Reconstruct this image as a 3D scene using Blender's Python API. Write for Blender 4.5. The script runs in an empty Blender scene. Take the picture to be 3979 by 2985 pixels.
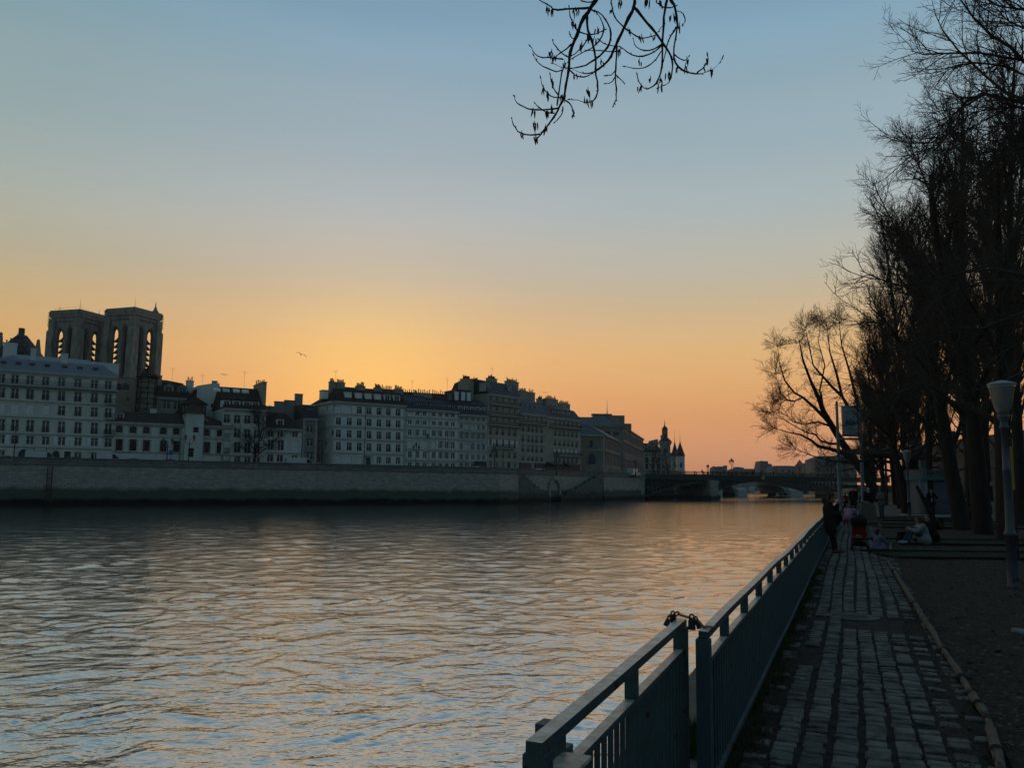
import bpy, math, random, numpy as np
from mathutils import Vector, Matrix, noise as mnoise
random.seed(7)
PI = math.pi
scn = bpy.context.scene
COL = scn.collection
rad = math.radians

# ------------------------------------------------------------------ camera
FPX, IW, IH = 3200.0, 3979.0, 2985.0
PITCH, ROLL, EYE, WATER = rad(6.81), rad(0.7), 1.88, -2.7
cr, sr, cp, sp = math.cos(ROLL), math.sin(ROLL), math.cos(PITCH), math.sin(PITCH)
FWD = Vector((0, cp, sp)); R0 = Vector((1, 0, 0)); U0 = Vector((0, -sp, cp))
RGT = R0*cr + U0*sr; UPV = U0*cr - R0*sr
CAM = Vector((0, 0, EYE))

def ray(px, py):
    return FWD + RGT*((px-IW/2)/FPX) + UPV*((IH/2-py)/FPX)
def at(px, py, Y):
    "point of the sight line through a photo pixel at distance Y"
    d = ray(px, py); return CAM + d*(Y/d.y)
def gr(px, py, z=0.0):
    "where the sight line meets a horizontal level"
    d = ray(px, py); return CAM + d*((z-EYE)/d.z)

cam = bpy.data.cameras.new('camera'); co = bpy.data.objects.new('camera', cam); COL.objects.link(co)
m = Matrix((RGT, UPV, -FWD)).transposed().to_4x4(); m.translation = CAM
co.matrix_world = m
cam.sensor_width = 36; cam.lens = 36*FPX/IW; cam.clip_start = .05; cam.clip_end = 6000
scn.camera = co
scn.view_settings.view_transform = 'Standard'; scn.view_settings.look = 'None'
scn.view_settings.exposure = 0; scn.view_settings.gamma = 1
scn.render.engine = 'CYCLES'
cy = scn.cycles
cy.use_denoising = True
try: cy.denoiser = 'OPENIMAGEDENOISE'
except Exception: pass
cy.max_bounces = 6; cy.diffuse_bounces = 2; cy.glossy_bounces = 3; cy.transmission_bounces = 3
cy.volume_bounces = 0; cy.transparent_max_bounces = 6
cy.use_adaptive_sampling = True; cy.adaptive_threshold = .02
cy.caustics_reflective = False; cy.caustics_refractive = False

# ------------------------------------------------------------------ mesh builder
class MB:
    def __init__(s): s.v = []; s.f = []; s.m = []; s.sm = []
    def add(s, vs, fs, m=0, smooth=False):
        o = len(s.v); s.v.extend([tuple(p) for p in vs])
        for f in fs:
            s.f.append([i+o for i in f]); s.m.append(m); s.sm.append(smooth)
        return s
    def quad(s, a, b, c, d, m=0): return s.add((a, b, c, d), ((0, 1, 2, 3),), m)
    def box(s, x0, x1, y0, y1, z0, z1, m=0):
        return s.add([(x0,y0,z0),(x1,y0,z0),(x1,y1,z0),(x0,y1,z0),(x0,y0,z1),(x1,y0,z1),(x1,y1,z1),(x0,y1,z1)],
            [(0,3,2,1),(4,5,6,7),(0,1,5,4),(1,2,6,5),(2,3,7,6),(3,0,4,7)], m)
    def frustum(s, r0, r1, m=0, cap=True):
        "r = (x0,x1,y0,y1,z)"
        v = []
        for r in (r0, r1): v += [(r[0],r[2],r[4]),(r[1],r[2],r[4]),(r[1],r[3],r[4]),(r[0],r[3],r[4])]
        f = [(0,1,5,4),(1,2,6,5),(2,3,7,6),(3,0,4,7)]
        if cap: f += [(4,5,6,7),(0,3,2,1)]
        return s.add(v, f, m)
    def prism(s, pts, axis, a, b, m=0):
        "extrude a closed 2-D outline along an axis: 'y' -> pts are (x,z); 'x' -> (y,z); 'z' -> (x,y)"
        n = len(pts)
        def mk(p, t):
            return (p[0], t, p[1]) if axis == 'y' else ((t, p[0], p[1]) if axis == 'x' else (p[0], p[1], t))
        v = [mk(p, a) for p in pts] + [mk(p, b) for p in pts]
        f = [(i, (i+1) % n, n+(i+1) % n, n+i) for i in range(n)] + [tuple(range(n-1, -1, -1)), tuple(range(n, 2*n))]
        return s.add(v, f, m)
    def tube(s, pts, rs, n=6, m=0, smooth=True, cap=True):
        P = [Vector(p) for p in pts]
        if isinstance(rs, (int, float)): rs = [rs]*len(P)
        v = []; f = []; prev = None
        for i, p in enumerate(P):
            d = (P[min(i+1, len(P)-1)] - P[max(i-1, 0)])
            if d.length < 1e-9: d = Vector((0, 0, 1))
            d.normalize()
            if prev is None:
                a = d.orthogonal().normalized()
            else:
                a = prev - d*prev.dot(d)
                a = a.normalized() if a.length > 1e-6 else d.orthogonal().normalized()
            prev = a; b = d.cross(a)
            for k in range(n):
                t = 2*PI*k/n
                v.append(p + (a*math.cos(t)+b*math.sin(t))*rs[i])
        for i in range(len(P)-1):
            for k in range(n):
                f.append((i*n+k, i*n+(k+1) % n, (i+1)*n+(k+1) % n, (i+1)*n+k))
        if cap:
            f.append(tuple(range(n-1, -1, -1))); f.append(tuple((len(P)-1)*n+k for k in range(n)))
        return s.add(v, f, m, smooth)
    def lathe(s, prof, c=(0, 0, 0), n=12, m=0, smooth=True):
        v = []; f = []
        for r, z in prof:
            for k in range(n):
                t = 2*PI*k/n; v.append((c[0]+r*math.cos(t), c[1]+r*math.sin(t), c[2]+z))
        for i in range(len(prof)-1):
            for k in range(n):
                f.append((i*n+k, i*n+(k+1) % n, (i+1)*n+(k+1) % n, (i+1)*n+k))
        f.append(tuple(range(n-1, -1, -1))); f.append(tuple((len(prof)-1)*n+k for k in range(n)))
        return s.add(v, f, m, smooth)
    def ell(s, c, r, n=10, m=0, rot=None):
        v = []; f = []; k = n//2
        for i in range(k+1):
            a = PI*i/k - PI/2
            for j in range(n):
                b = 2*PI*j/n
                p = Vector((r[0]*math.cos(a)*math.cos(b), r[1]*math.cos(a)*math.sin(b), r[2]*math.sin(a)))
                if rot is not None: p = rot @ p
                v.append(p + Vector(c))
        for i in range(k):
            for j in range(n): f.append((i*n+j, i*n+(j+1) % n, (i+1)*n+(j+1) % n, (i+1)*n+j))
        return s.add(v, f, m, True)
    def cap(s, p, q, r0, r1, n=10, m=0):
        "tapered limb with round ends"
        p = Vector(p); q = Vector(q)
        s.tube([p, p.lerp(q, .5), q], [r0, (r0+r1)/2, r1], n, m)
        s.ell(p, (r0, r0, r0), n, m); s.ell(q, (r1, r1, r1), n, m)
        return s
    def mesh(s, name, mats):
        me = bpy.data.meshes.new(name)
        me.from_pydata(s.v, [], s.f)
        for mt in (mats if isinstance(mats, (list, tuple)) else [mats]): me.materials.append(mt)
        if any(s.m): me.polygons.foreach_set('material_index', s.m)
        me.polygons.foreach_set('use_smooth', s.sm)
        me.update()
        return me
    def build(s, name, mats, parent=None, loc=None, rz=0):
        return link(name, s.mesh(name, mats), parent, loc, rz)

def link(name, data, parent=None, loc=None, rz=0):
    o = bpy.data.objects.new(name, data); COL.objects.link(o)
    if parent is not None: o.parent = parent
    if loc is not None: o.location = loc
    if rz: o.rotation_euler = (0, 0, rz)
    return o
def tag(o, label, cat, group=None):
    o['label'] = label; o['category'] = cat
    if group: o['group'] = group
    return o
def struct(o, kind='structure'):
    o['kind'] = kind; return o
def empty(name, loc, rz=0):
    o = link(name, None, None, loc, rz); o.empty_display_size = .2
    return o
def copy_tree(o, parent=None):
    c = o.copy(); COL.objects.link(c)
    if parent is not None: c.parent = parent
    for ch in o.children: copy_tree(ch, c)
    return c

# ------------------------------------------------------------------ materials
def mat(name, col, rough=.7, spec=.3, var=.15, scale=3.0, bump=0.0, bscale=None, metal=0.0, col2=None, coord='Object', stretch=None, detail=5.0):
    mt = bpy.data.materials.new(name); mt.use_nodes = True
    nt = mt.node_tree; b = nt.nodes['Principled BSDF']
    b.inputs['Roughness'].default_value = rough; b.inputs['Metallic'].default_value = metal
    b.inputs['Specular IOR Level'].default_value = spec
    tc = nt.nodes.new('ShaderNodeTexCoord'); out = tc.outputs[coord]
    if stretch:
        mp = nt.nodes.new('ShaderNodeMapping'); mp.inputs['Scale'].default_value = stretch
        nt.links.new(out, mp.inputs['Vector']); out = mp.outputs['Vector']
    n = nt.nodes.new('ShaderNodeTexNoise'); n.inputs['Scale'].default_value = scale; n.inputs['Detail'].default_value = detail
    n.inputs['Roughness'].default_value = .62
    nt.links.new(out, n.inputs['Vector'])
    r = nt.nodes.new('ShaderNodeValToRGB')
    r.color_ramp.elements[0].position = .3; r.color_ramp.elements[1].position = .7
    c2 = col2 or tuple(c*(1+var) for c in col); c1 = tuple(c*(1-var) for c in col) if not col2 else col
    r.color_ramp.elements[0].color = (*c1, 1); r.color_ramp.elements[1].color = (*c2, 1)
    nt.links.new(n.outputs['Fac'], r.inputs['Fac']); nt.links.new(r.outputs['Color'], b.inputs['Base Color'])
    if bump:
        bn = nt.nodes.new('ShaderNodeTexNoise'); bn.inputs['Scale'].default_value = bscale or scale*4; bn.inputs['Detail'].default_value = 6
        nt.links.new(out, bn.inputs['Vector'])
        bp = nt.nodes.new('ShaderNodeBump'); bp.inputs['Strength'].default_value = bump; bp.inputs['Distance'].default_value = .05
        nt.links.new(bn.outputs['Fac'], bp.inputs['Height']); nt.links.new(bp.outputs['Normal'], b.inputs['Normal'])
    return mt
def nd(nt, t, **kw):
    n = nt.nodes.new(t)
    for k, v in kw.items(): setattr(n, k, v)
    return n
def mth(nt, op, a, b=None, c=None, clamp=False):
    n = nt.nodes.new('ShaderNodeMath'); n.operation = op; n.use_clamp = clamp
    for i, x in enumerate((a, b, c)):
        if x is None: continue
        if isinstance(x, (int, float)): n.inputs[i].default_value = x
        else: nt.links.new(x, n.inputs[i])
    return n.outputs[0]
def s2l(c):
    return tuple((x/255/12.92 if x/255 <= .04045 else ((x/255+.055)/1.055)**2.4) for x in c)

# stone laid in courses, weathered
def ashlar(name, col, course=.45, length=1.1, mortar=.55, var=.3, grime=(.05, .06, .05), low=None, streak=.35):
    mt = bpy.data.materials.new(name); mt.use_nodes = True
    nt = mt.node_tree; b = nt.nodes['Principled BSDF']; b.inputs['Roughness'].default_value = .85
    b.inputs['Specular IOR Level'].default_value = .2
    uv = nd(nt, 'ShaderNodeUVMap') ; vec = uv.outputs['UV']
    br = nd(nt, 'ShaderNodeTexBrick'); br.offset = .5
    br.inputs['Scale'].default_value = 1; br.inputs['Brick Width'].default_value = length; br.inputs['Row Height'].default_value = course
    br.inputs['Mortar Size'].default_value = .025; br.inputs['Mortar Smooth'].default_value = .3
    br.inputs['Color1'].default_value = (*[c*(1-var) for c in col], 1); br.inputs['Color2'].default_value = (*[c*(1+var) for c in col], 1)
    br.inputs['Mortar'].default_value = (*[c*mortar for c in col], 1)
    nt.links.new(vec, br.inputs['Vector'])
    mp = nd(nt, 'ShaderNodeMapping'); mp.inputs['Scale'].default_value = (.7, 1.7, 1); nt.links.new(vec, mp.inputs['Vector'])
    n = nd(nt, 'ShaderNodeTexNoise'); n.inputs['Scale'].default_value = 1.6; n.inputs['Detail'].default_value = 8; n.inputs['Roughness'].default_value = .68
    nt.links.new(mp.outputs['Vector'], n.inputs['Vector'])
    rp = nd(nt, 'ShaderNodeValToRGB'); rp.color_ramp.elements[0].position = .36; rp.color_ramp.elements[1].position = .62
    rp.color_ramp.elements[0].color = (.55, .55, .56, 1); rp.color_ramp.elements[1].color = (1.18, 1.16, 1.12, 1)
    nt.links.new(n.outputs['Fac'], rp.inputs['Fac'])
    mx = nd(nt, 'ShaderNodeMix', data_type='RGBA', blend_type='MULTIPLY'); mx.inputs['Factor'].default_value = streak*2
    nt.links.new(br.outputs['Color'], mx.inputs['A']); nt.links.new(rp.outputs['Color'], mx.inputs['B'])
    out = mx.outputs['Result']
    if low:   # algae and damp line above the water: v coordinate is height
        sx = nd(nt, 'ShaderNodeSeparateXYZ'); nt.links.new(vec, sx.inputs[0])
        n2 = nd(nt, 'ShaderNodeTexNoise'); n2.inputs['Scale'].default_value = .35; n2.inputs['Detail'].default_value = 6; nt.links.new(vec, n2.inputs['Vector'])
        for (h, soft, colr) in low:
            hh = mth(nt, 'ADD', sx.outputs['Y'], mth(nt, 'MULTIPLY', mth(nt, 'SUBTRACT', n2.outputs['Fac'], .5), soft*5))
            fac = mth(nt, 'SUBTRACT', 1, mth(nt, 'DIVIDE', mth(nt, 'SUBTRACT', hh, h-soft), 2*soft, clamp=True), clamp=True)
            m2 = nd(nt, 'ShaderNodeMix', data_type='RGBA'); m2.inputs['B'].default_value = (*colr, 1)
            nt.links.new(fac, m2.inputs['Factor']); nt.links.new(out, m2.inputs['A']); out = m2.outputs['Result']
    nt.links.new(out, b.inputs['Base Color'])
    bp = nd(nt, 'ShaderNodeBump'); bp.inputs['Strength'].default_value = .5; bp.inputs['Distance'].default_value = .06
    hb = mth(nt, 'ADD', mth(nt, 'MULTIPLY', br.outputs['Fac'], -1), n.outputs['Fac'])
    nt.links.new(hb, bp.inputs['Height']); nt.links.new(bp.outputs['Normal'], b.inputs['Normal'])
    return mt
def box_uv(o):
    "UVs in metres: u along the horizontal run of each face, v = height"
    me = o.data; uv = me.uv_layers.new(name='UVMap')
    for p in me.polygons:
        nrm = p.normal
        h = Vector((-nrm.y, nrm.x, 0))
        h = h.normalized() if h.length > 1e-3 else Vector((1, 0, 0))
        for li in p.loop_indices:
            co_ = me.vertices[me.loops[li].vertex_index].co
            uv.data[li].uv = (co_.dot(h), co_.z if abs(nrm.z) < .8 else co_.y)
    return o

# ------------------------------------------------------------------ world: dusk sky
SUN_AZ = math.atan((1440-IW/2)/FPX)          # the glow stands here, just under the rooftops
SUN_EL = rad(1.5)
sun_dir = Vector((math.sin(SUN_AZ)*math.cos(SUN_EL), math.cos(SUN_AZ)*math.cos(SUN_EL), math.sin(SUN_EL)))
w = bpy.data.worlds.new('World'); scn.world = w; w.use_nodes = True
nt = w.node_tree; bg = nt.nodes['Background']
tc = nd(nt, 'ShaderNodeTexCoord')
sx = nd(nt, 'ShaderNodeSeparateXYZ'); nt.links.new(tc.outputs['Generated'], sx.inputs[0])
elev = mth(nt, 'ARCSINE', mth(nt, 'MAXIMUM', mth(nt, 'MINIMUM', sx.outputs['Z'], 1.0), -.02))
tdeg = mth(nt, 'DIVIDE', mth(nt, 'MULTIPLY', elev, 180/PI), 90.0, clamp=True)
def ramp(stops):
    r = nd(nt, 'ShaderNodeValToRGB'); cr_ = r.color_ramp
    cr_.interpolation = 'CARDINAL'
    while len(cr_.elements) > 1: cr_.elements.remove(cr_.elements[-1])
    for i, (e, c) in enumerate(stops):
        el = cr_.elements[0] if i == 0 else cr_.elements.new(e/90)
        el.position = e/90; el.color = (*s2l(c), 1)
    nt.links.new(tdeg, r.inputs['Fac']); return r.outputs['Color']
WEST = [(0, (190, 134, 106)), (2.1, (207, 148, 110)), (4.6, (222, 160, 108)), (7.2, (226, 174, 117)), (9.8, (218, 180, 130)), (13.2, (194, 181, 156)),
        (17.2, (177, 183, 179)), (21.4, (159, 177, 184)), (26, (145, 170, 183)), (30.6, (125, 159, 181)), (45, (90, 116, 134)), (90, (66, 92, 114))]
EAST = [(0, (82, 102, 104)), (12, (94, 116, 121)), (30, (84, 112, 126)), (60, (70, 102, 126)), (90, (66, 96, 124))]
cw, ce = ramp(WEST), ramp(EAST)
hx = mth(nt, 'SQRT', mth(nt, 'MAXIMUM', mth(nt, 'SUBTRACT', 1, mth(nt, 'MULTIPLY', sx.outputs['Z'], sx.outputs['Z'])), .0001))
caz = mth(nt, 'DIVIDE', mth(nt, 'ADD', mth(nt, 'MULTIPLY', sx.outputs['X'], math.sin(SUN_AZ)), mth(nt, 'MULTIPLY', sx.outputs['Y'], math.cos(SUN_AZ))), hx)
wf = nd(nt, 'ShaderNodeMapRange', interpolation_type='SMOOTHSTEP'); wf.inputs['From Min'].default_value = -.35; wf.inputs['From Max'].default_value = .62
nt.links.new(caz, wf.inputs['Value'])
mx = nd(nt, 'ShaderNodeMix', data_type='RGBA'); nt.links.new(wf.outputs['Result'], mx.inputs['Factor']); nt.links.new(ce, mx.inputs['A']); nt.links.new(cw, mx.inputs['B'])
# glow above the sunken sun
gd = Vector((math.sin(SUN_AZ)*math.cos(rad(4.2)), math.cos(SUN_AZ)*math.cos(rad(4.2)), math.sin(rad(4.2))))
vm = nd(nt, 'ShaderNodeVectorMath', operation='DOT_PRODUCT'); vm.inputs[1].default_value = gd
nt.links.new(tc.outputs['Generated'], vm.inputs[0])
ang = mth(nt, 'ARCCOSINE', mth(nt, 'MINIMUM', vm.outputs['Value'], .99999))
q = mth(nt, 'DIVIDE', ang, rad(7.4)); g = mth(nt, 'EXPONENT', mth(nt, 'MULTIPLY', mth(nt, 'MULTIPLY', q, q), -1))
glow = nd(nt, 'ShaderNodeMix', data_type='RGBA', blend_type='ADD'); glow.inputs['B'].default_value = (.22, .165, .0, 1)
nt.links.new(g, glow.inputs['Factor']); nt.links.new(mx.outputs['Result'], glow.inputs['A'])
q2 = mth(nt, 'DIVIDE', ang, rad(18)); g2 = mth(nt, 'EXPONENT', mth(nt, 'MULTIPLY', mth(nt, 'MULTIPLY', q2, q2), -1))
glow2 = nd(nt, 'ShaderNodeMix', data_type='RGBA', blend_type='ADD'); glow2.inputs['B'].default_value = (.085, .012, -.06, 1)
nt.links.new(g2, glow2.inputs['Factor']); nt.links.new(glow.outputs['Result'], glow2.inputs['A'])
# the sky dulls towards the south
sdf = mth(nt, 'ADD', mth(nt, 'MULTIPLY', sx.outputs['X'], -1.0), mth(nt, 'MULTIPLY', sx.outputs['Z'], .25))
sm_ = nd(nt, 'ShaderNodeMapRange', interpolation_type='SMOOTHSTEP'); sm_.inputs['From Min'].default_value = .22; sm_.inputs['From Max'].default_value = .75; nt.links.new(sdf, sm_.inputs['Value'])
dull = nd(nt, 'ShaderNodeMix', data_type='RGBA', blend_type='MULTIPLY'); dull.inputs['B'].default_value = (.86, .88, .80, 1)
nt.links.new(sm_.outputs['Result'], dull.inputs['Factor']); nt.links.new(glow2.outputs['Result'], dull.inputs['A'])
# faint high streaks of cirrus
mpn = nd(nt, 'ShaderNodeMapping'); mpn.inputs['Scale'].default_value = (1.2, 1.2, 9); mpn.inputs['Rotation'].default_value = (0, rad(14), 0)
nt.links.new(tc.outputs['Generated'], mpn.inputs['Vector'])
cn = nd(nt, 'ShaderNodeTexNoise'); cn.inputs['Scale'].default_value = 2.2; cn.inputs['Detail'].default_value = 4; nt.links.new(mpn.outputs['Vector'], cn.inputs['Vector'])
cf = mth(nt, 'ADD', mth(nt, 'MULTIPLY', cn.outputs['Fac'], .10), .95)
cmul = nd(nt, 'ShaderNodeVectorMath', operation='SCALE'); nt.links.new(dull.outputs['Result'], cmul.inputs[0]); nt.links.new(cf, cmul.inputs['Scale'])
# physical sky of the same low sun, mixed in
sky = nd(nt, 'ShaderNodeTexSky', sky_type='NISHITA'); sky.sun_disc = False; sky.sun_elevation = SUN_EL; sky.sun_rotation = SUN_AZ
sk = nd(nt, 'ShaderNodeVectorMath', operation='SCALE'); sk.inputs['Scale'].default_value = .004
nt.links.new(sky.outputs['Color'], sk.inputs[0])
ad = nd(nt, 'ShaderNodeVectorMath', operation='ADD'); nt.links.new(cmul.outputs['Vector'], ad.inputs[0]); nt.links.new(sk.outputs['Vector'], ad.inputs[1])
nt.links.new(ad.outputs['Vector'], bg.inputs['Color']); bg.inputs['Strength'].default_value = 1.0

sl = bpy.data.lights.new('sun', 'SUN'); sl.energy = .12; sl.angle = rad(.5); sl.color = (1, .62, .32)
so = bpy.data.objects.new('sun', sl); COL.objects.link(so)
so.rotation_euler = (-sun_dir).to_track_quat('-Z', 'Y').to_euler(); so.location = (-30, 100, 80)

# promenade frame: u along the path, v to its right
PAZ = rad(22.4); PU = Vector((math.sin(PAZ), math.cos(PAZ), 0)); PV = Vector((math.cos(PAZ), -math.sin(PAZ), 0))
def uv(u, v, z=0.0): return PU*u + PV*v + Vector((0, 0, z))
def to_uv(p): return (p.x*PU.x+p.y*PU.y, p.x*PV.x+p.y*PV.y)
# ------------------------------------------------------------------ water
def make_water():
    rs = [6.0]
    while rs[-1] < 1600:
        r = rs[-1]; rs.append(r + min(max(.035, .55*r*r/(4.58*823)), r*.02))
    rs = np.array(rs); az = np.radians(np.linspace(-62, 58, 1000))
    R, A = np.meshgrid(rs, az, indexing='ij')
    X = R*np.sin(A); Y = R*np.cos(A)
    DR = np.gradient(rs)[:, None]*np.ones_like(A); DA = R*(az[1]-az[0]); cell = np.maximum(DR*.8, DA)
    rng = np.random.default_rng(3)
    # slow patches: calm lanes and ruffled lanes
    patch = np.zeros_like(X)
    for i in range(14):
        lam = rng.uniform(6, 45); th = rng.uniform(0, 2*PI); k = 2*PI/lam
        patch += np.sin(k*(X*np.cos(th)*.55 + Y*np.sin(th)*1.3)+rng.uniform(0, 6.28))
    patch = 1 + .24*patch/np.sqrt(7); patch = np.clip(patch, .35, 1.8)
    Z = np.zeros_like(X); rough = .72+.95*np.clip((R-14)/55, 0, 1)+1.1*np.clip((R-60)/70, 0, 1)   # sheltered by the near bank
    # domain warp breaks up the regular crests
    wx = np.zeros_like(X); wy = np.zeros_like(X)
    for i in range(10):
        lam = rng.uniform(2.0, 9); th = rng.uniform(0, 2*PI); k = 2*PI/lam
        wx += np.sin(k*(X*np.cos(th)+Y*np.sin(th))+rng.uniform(0, 6.28)); wy += np.sin(k*(X*np.sin(th)-Y*np.cos(th))+rng.uniform(0, 6.28))
    Xw = X + .16*wx; Yw = Y + .10*wy
    main = rad(100)
    N = 220
    for i in range(N):
        lam = .11*(36)**(rng.uniform(0, 1)**1.6); k = 2*PI/lam
        th = main + rng.normal(0, .85)
        slope = .0112*(1.0 if lam < 1.6 else 1.6/lam)
        a = slope/k
        att = np.clip((lam/(cell*2.2)-1)/1.2, 0, 1)
        ph = k*(Xw*np.cos(th)+Yw*np.sin(th)) + rng.uniform(0, 6.28)
        s = np.sin(ph)
        Z += a*att*(s - .32*np.cos(2*ph))*(patch if lam < 1.2 else 1)*rough
    V = np.stack([X, Y, WATER+Z], -1).reshape(-1, 3)
    nr, na = X.shape
    i = np.arange((nr-1)*na).reshape(nr-1, na)[:, :-1].ravel()
    F = np.stack([i, i+1, i+na+1, i+na], -1)
    me = bpy.data.meshes.new('river')
    me.vertices.add(len(V)); me.vertices.foreach_set('co', V.ravel())
    me.loops.add(F.size); me.loops.foreach_set('vertex_index', F.ravel().astype(np.int32))
    me.polygons.add(len(F)); me.polygons.foreach_set('loop_start', np.arange(0, F.size, 4, dtype=np.int32))
    me.polygons.foreach_set('use_smooth', np.ones(len(F), bool))
    me.update(calc_edges=True); me.validate()
    mt = bpy.data.materials.new('river water'); mt.use_nodes = True; nt = mt.node_tree; b = nt.nodes['Principled BSDF']
    b.inputs['Base Color'].default_value = (.03, .036, .03, 1); b.inputs['Roughness'].default_value = .04; b.inputs['IOR'].default_value = 10
    tc = nd(nt, 'ShaderNodeTexCoord')
    mp = nd(nt, 'ShaderNodeMapping'); mp.inputs['Scale'].default_value = (1, 1.9, 1); nt.links.new(tc.outputs['Object'], mp.inputs['Vector'])
    def nz(s, d=3):
        n = nd(nt, 'ShaderNodeTexNoise'); n.inputs['Scale'].default_value = s; n.inputs['Detail'].default_value = d; n.inputs['Roughness'].default_value = .55
        nt.links.new(mp.outputs['Vector'], n.inputs['Vector']); return n.outputs['Fac']
    h = mth(nt, 'ADD', mth(nt, 'MULTIPLY', nz(6.5, 2), .03), mth(nt, 'MULTIPLY', nz(1.1, 3), .11))
    h = mth(nt, 'ADD', h, mth(nt, 'MULTIPLY', nz(.28, 2), .22))
    bp = nd(nt, 'ShaderNodeBump'); bp.inputs['Strength'].default_value = .38; bp.inputs['Distance'].default_value = 1.0
    nt.links.new(h, bp.inputs['Height']); nt.links.new(bp.outputs['Normal'], b.inputs['Normal'])
    me.materials.append(mt)
    o = link('river', me); struct(o)
    o['label'] = 'rippled river reflecting the orange and blue evening sky'
make_water()
# ------------------------------------------------------------------ materials of the far bank
M = {}
M['white'] = mat('cream render', (.58, .575, .53), .85, .2, .16, .6, bump=.15, stretch=(1, 1, .35))
M['whiteb'] = mat('white render', (.60, .61, .575), .85, .2, .13, .5, bump=.15, stretch=(1, 1, .3))
M['beige'] = mat('beige render', (.36, .31, .24), .85, .2, .18, .6, bump=.15, stretch=(1, 1, .35))
M['stone'] = mat('pale limestone', (.36, .33, .28), .85, .2, .2, .9, bump=.2, stretch=(1, 1, .4))
M['dstone'] = mat('weathered limestone', (.24, .215, .18), .88, .2, .28, .5, bump=.25, stretch=(1, 1, .4))
M['gstone'] = mat('old grey limestone', (.27, .245, .21), .88, .2, .45, .8, bump=.3, stretch=(1, 1, .35))
M['grey'] = mat('grey render', (.25, .24, .22), .85, .2, .18, .5, stretch=(1, 1, .4))
M['trim'] = mat('pale stone trim', (.44, .43, .40), .8, .2, .15, 1.2)
M['shut'] = mat('white painted shutter', (.72, .73, .73), .6, .3, .08, 2)
M['frame'] = mat('white window paint', (.55, .56, .57), .5, .3, .08, 3)
M['glass'] = mat('dark window glass', (.012, .014, .016), .08, .5, .2, 3)
M['pane'] = mat('window pane with curtain', (.02, .022, .024), .12, .5, .2, 3)
nt = M['pane'].node_tree; oi = nd(nt, 'ShaderNodeObjectInfo'); rr = nd(nt, 'ShaderNodeValToRGB'); rr.color_ramp.elements[0].position = .35; rr.color_ramp.elements[1].position = 1.0
rr.color_ramp.elements[0].color = (.012, .014, .016, 1); rr.color_ramp.elements[1].color = (.075, .078, .075, 1); nt.links.new(oi.outputs['Random'], rr.inputs['Fac']); nt.links.new(rr.outputs['Color'], nt.nodes['Principled BSDF'].inputs['Base Color'])
M['iron'] = mat('black painted iron', (.018, .02, .022), .5, .4, .2, 8)
M['zinc'] = mat('zinc roofing', (.17, .20, .235), .5, .45, .16, 1.2, stretch=(3, 3, .4))
M['zincd'] = mat('dull zinc roofing', (.085, .095, .105), .6, .35, .16, 1.2, stretch=(3, 3, .4))
M['slate'] = mat('blue slate', (.036, .038, .046), .6, .4, .2, 1.4)
M['tile'] = mat('brown roof tile', (.055, .038, .03), .9, .15, .28, 1.4, bump=.3)
M['pot'] = mat('terracotta pot', (.14, .075, .05), .9, .2, .25, 4)
M['chim'] = mat('rendered chimney', (.30, .285, .25), .88, .2, .2, 1.0)
M['timber'] = mat('dark oak beam', (.05, .035, .025), .85, .2, .25, 4)
M['shop'] = mat('dark blue shop front', (.02, .035, .06), .4, .5, .2, 2)
M['awning'] = mat('grey awning canvas', (.12, .12, .12), .9, .1, .2, 2)
M['door'] = mat('blue painted door', (.03, .05, .085), .5, .4, .15, 2)
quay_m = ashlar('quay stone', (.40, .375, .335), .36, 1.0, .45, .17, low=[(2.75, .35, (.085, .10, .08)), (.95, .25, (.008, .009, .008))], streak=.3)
para_m = ashlar('parapet stone', (.20, .20, .20), .5, 1.6, .6, .15)
bridge_m = ashlar('bridge stone', (.36, .35, .32), .5, 1.2, .7, .15, low=[(1.2, .3, (.05, .055, .05))])

# ------------------------------------------------------------------ the bank's lines
QD = Vector((.86, .51, 0)).normalized()
Q0 = Vector((-82, 131, 0)); Q1 = Q0 + QD*92.4; Q2 = Vector((40.5, 254, 0)); QM = Q0 - QD*90
QTOP, STREET = 5.0, 3.95
P0 = Vector((-91.4, 147, 0)); P1 = P0 + QD*91.5; P2 = Vector((18.8, 232, 0))

class Line:
    "a vertical plane through two ground points: photo pixel -> metres along it and height"
    def __init__(s, a, b):
        s.a = Vector((a.x, a.y, 0)); s.d = (Vector((b.x, b.y, 0))-s.a).normalized(); s.n = Vector((-s.d.y, s.d.x, 0))
        s.ang = math.atan2(s.d.y, s.d.x)
    def hit(s, px, py):
        r = ray(px, py); t = (s.a-CAM).dot(s.n)/r.dot(s.n); return CAM + r*t
    def X(s, px, py=1700): return (s.hit(px, py)-s.a).dot(s.d)
    def Z(s, px, py): return s.hit(px, py).z
    def P(s, x): return s.a + s.d*x
    def off(s, k): return Line(s.a+s.n*k, s.a+s.n*k+s.d)
    def sub(s, pl, pr, py=1700):
        return Line(s.P(s.X(pl, py)), s.P(s.X(pr, py)))

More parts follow.
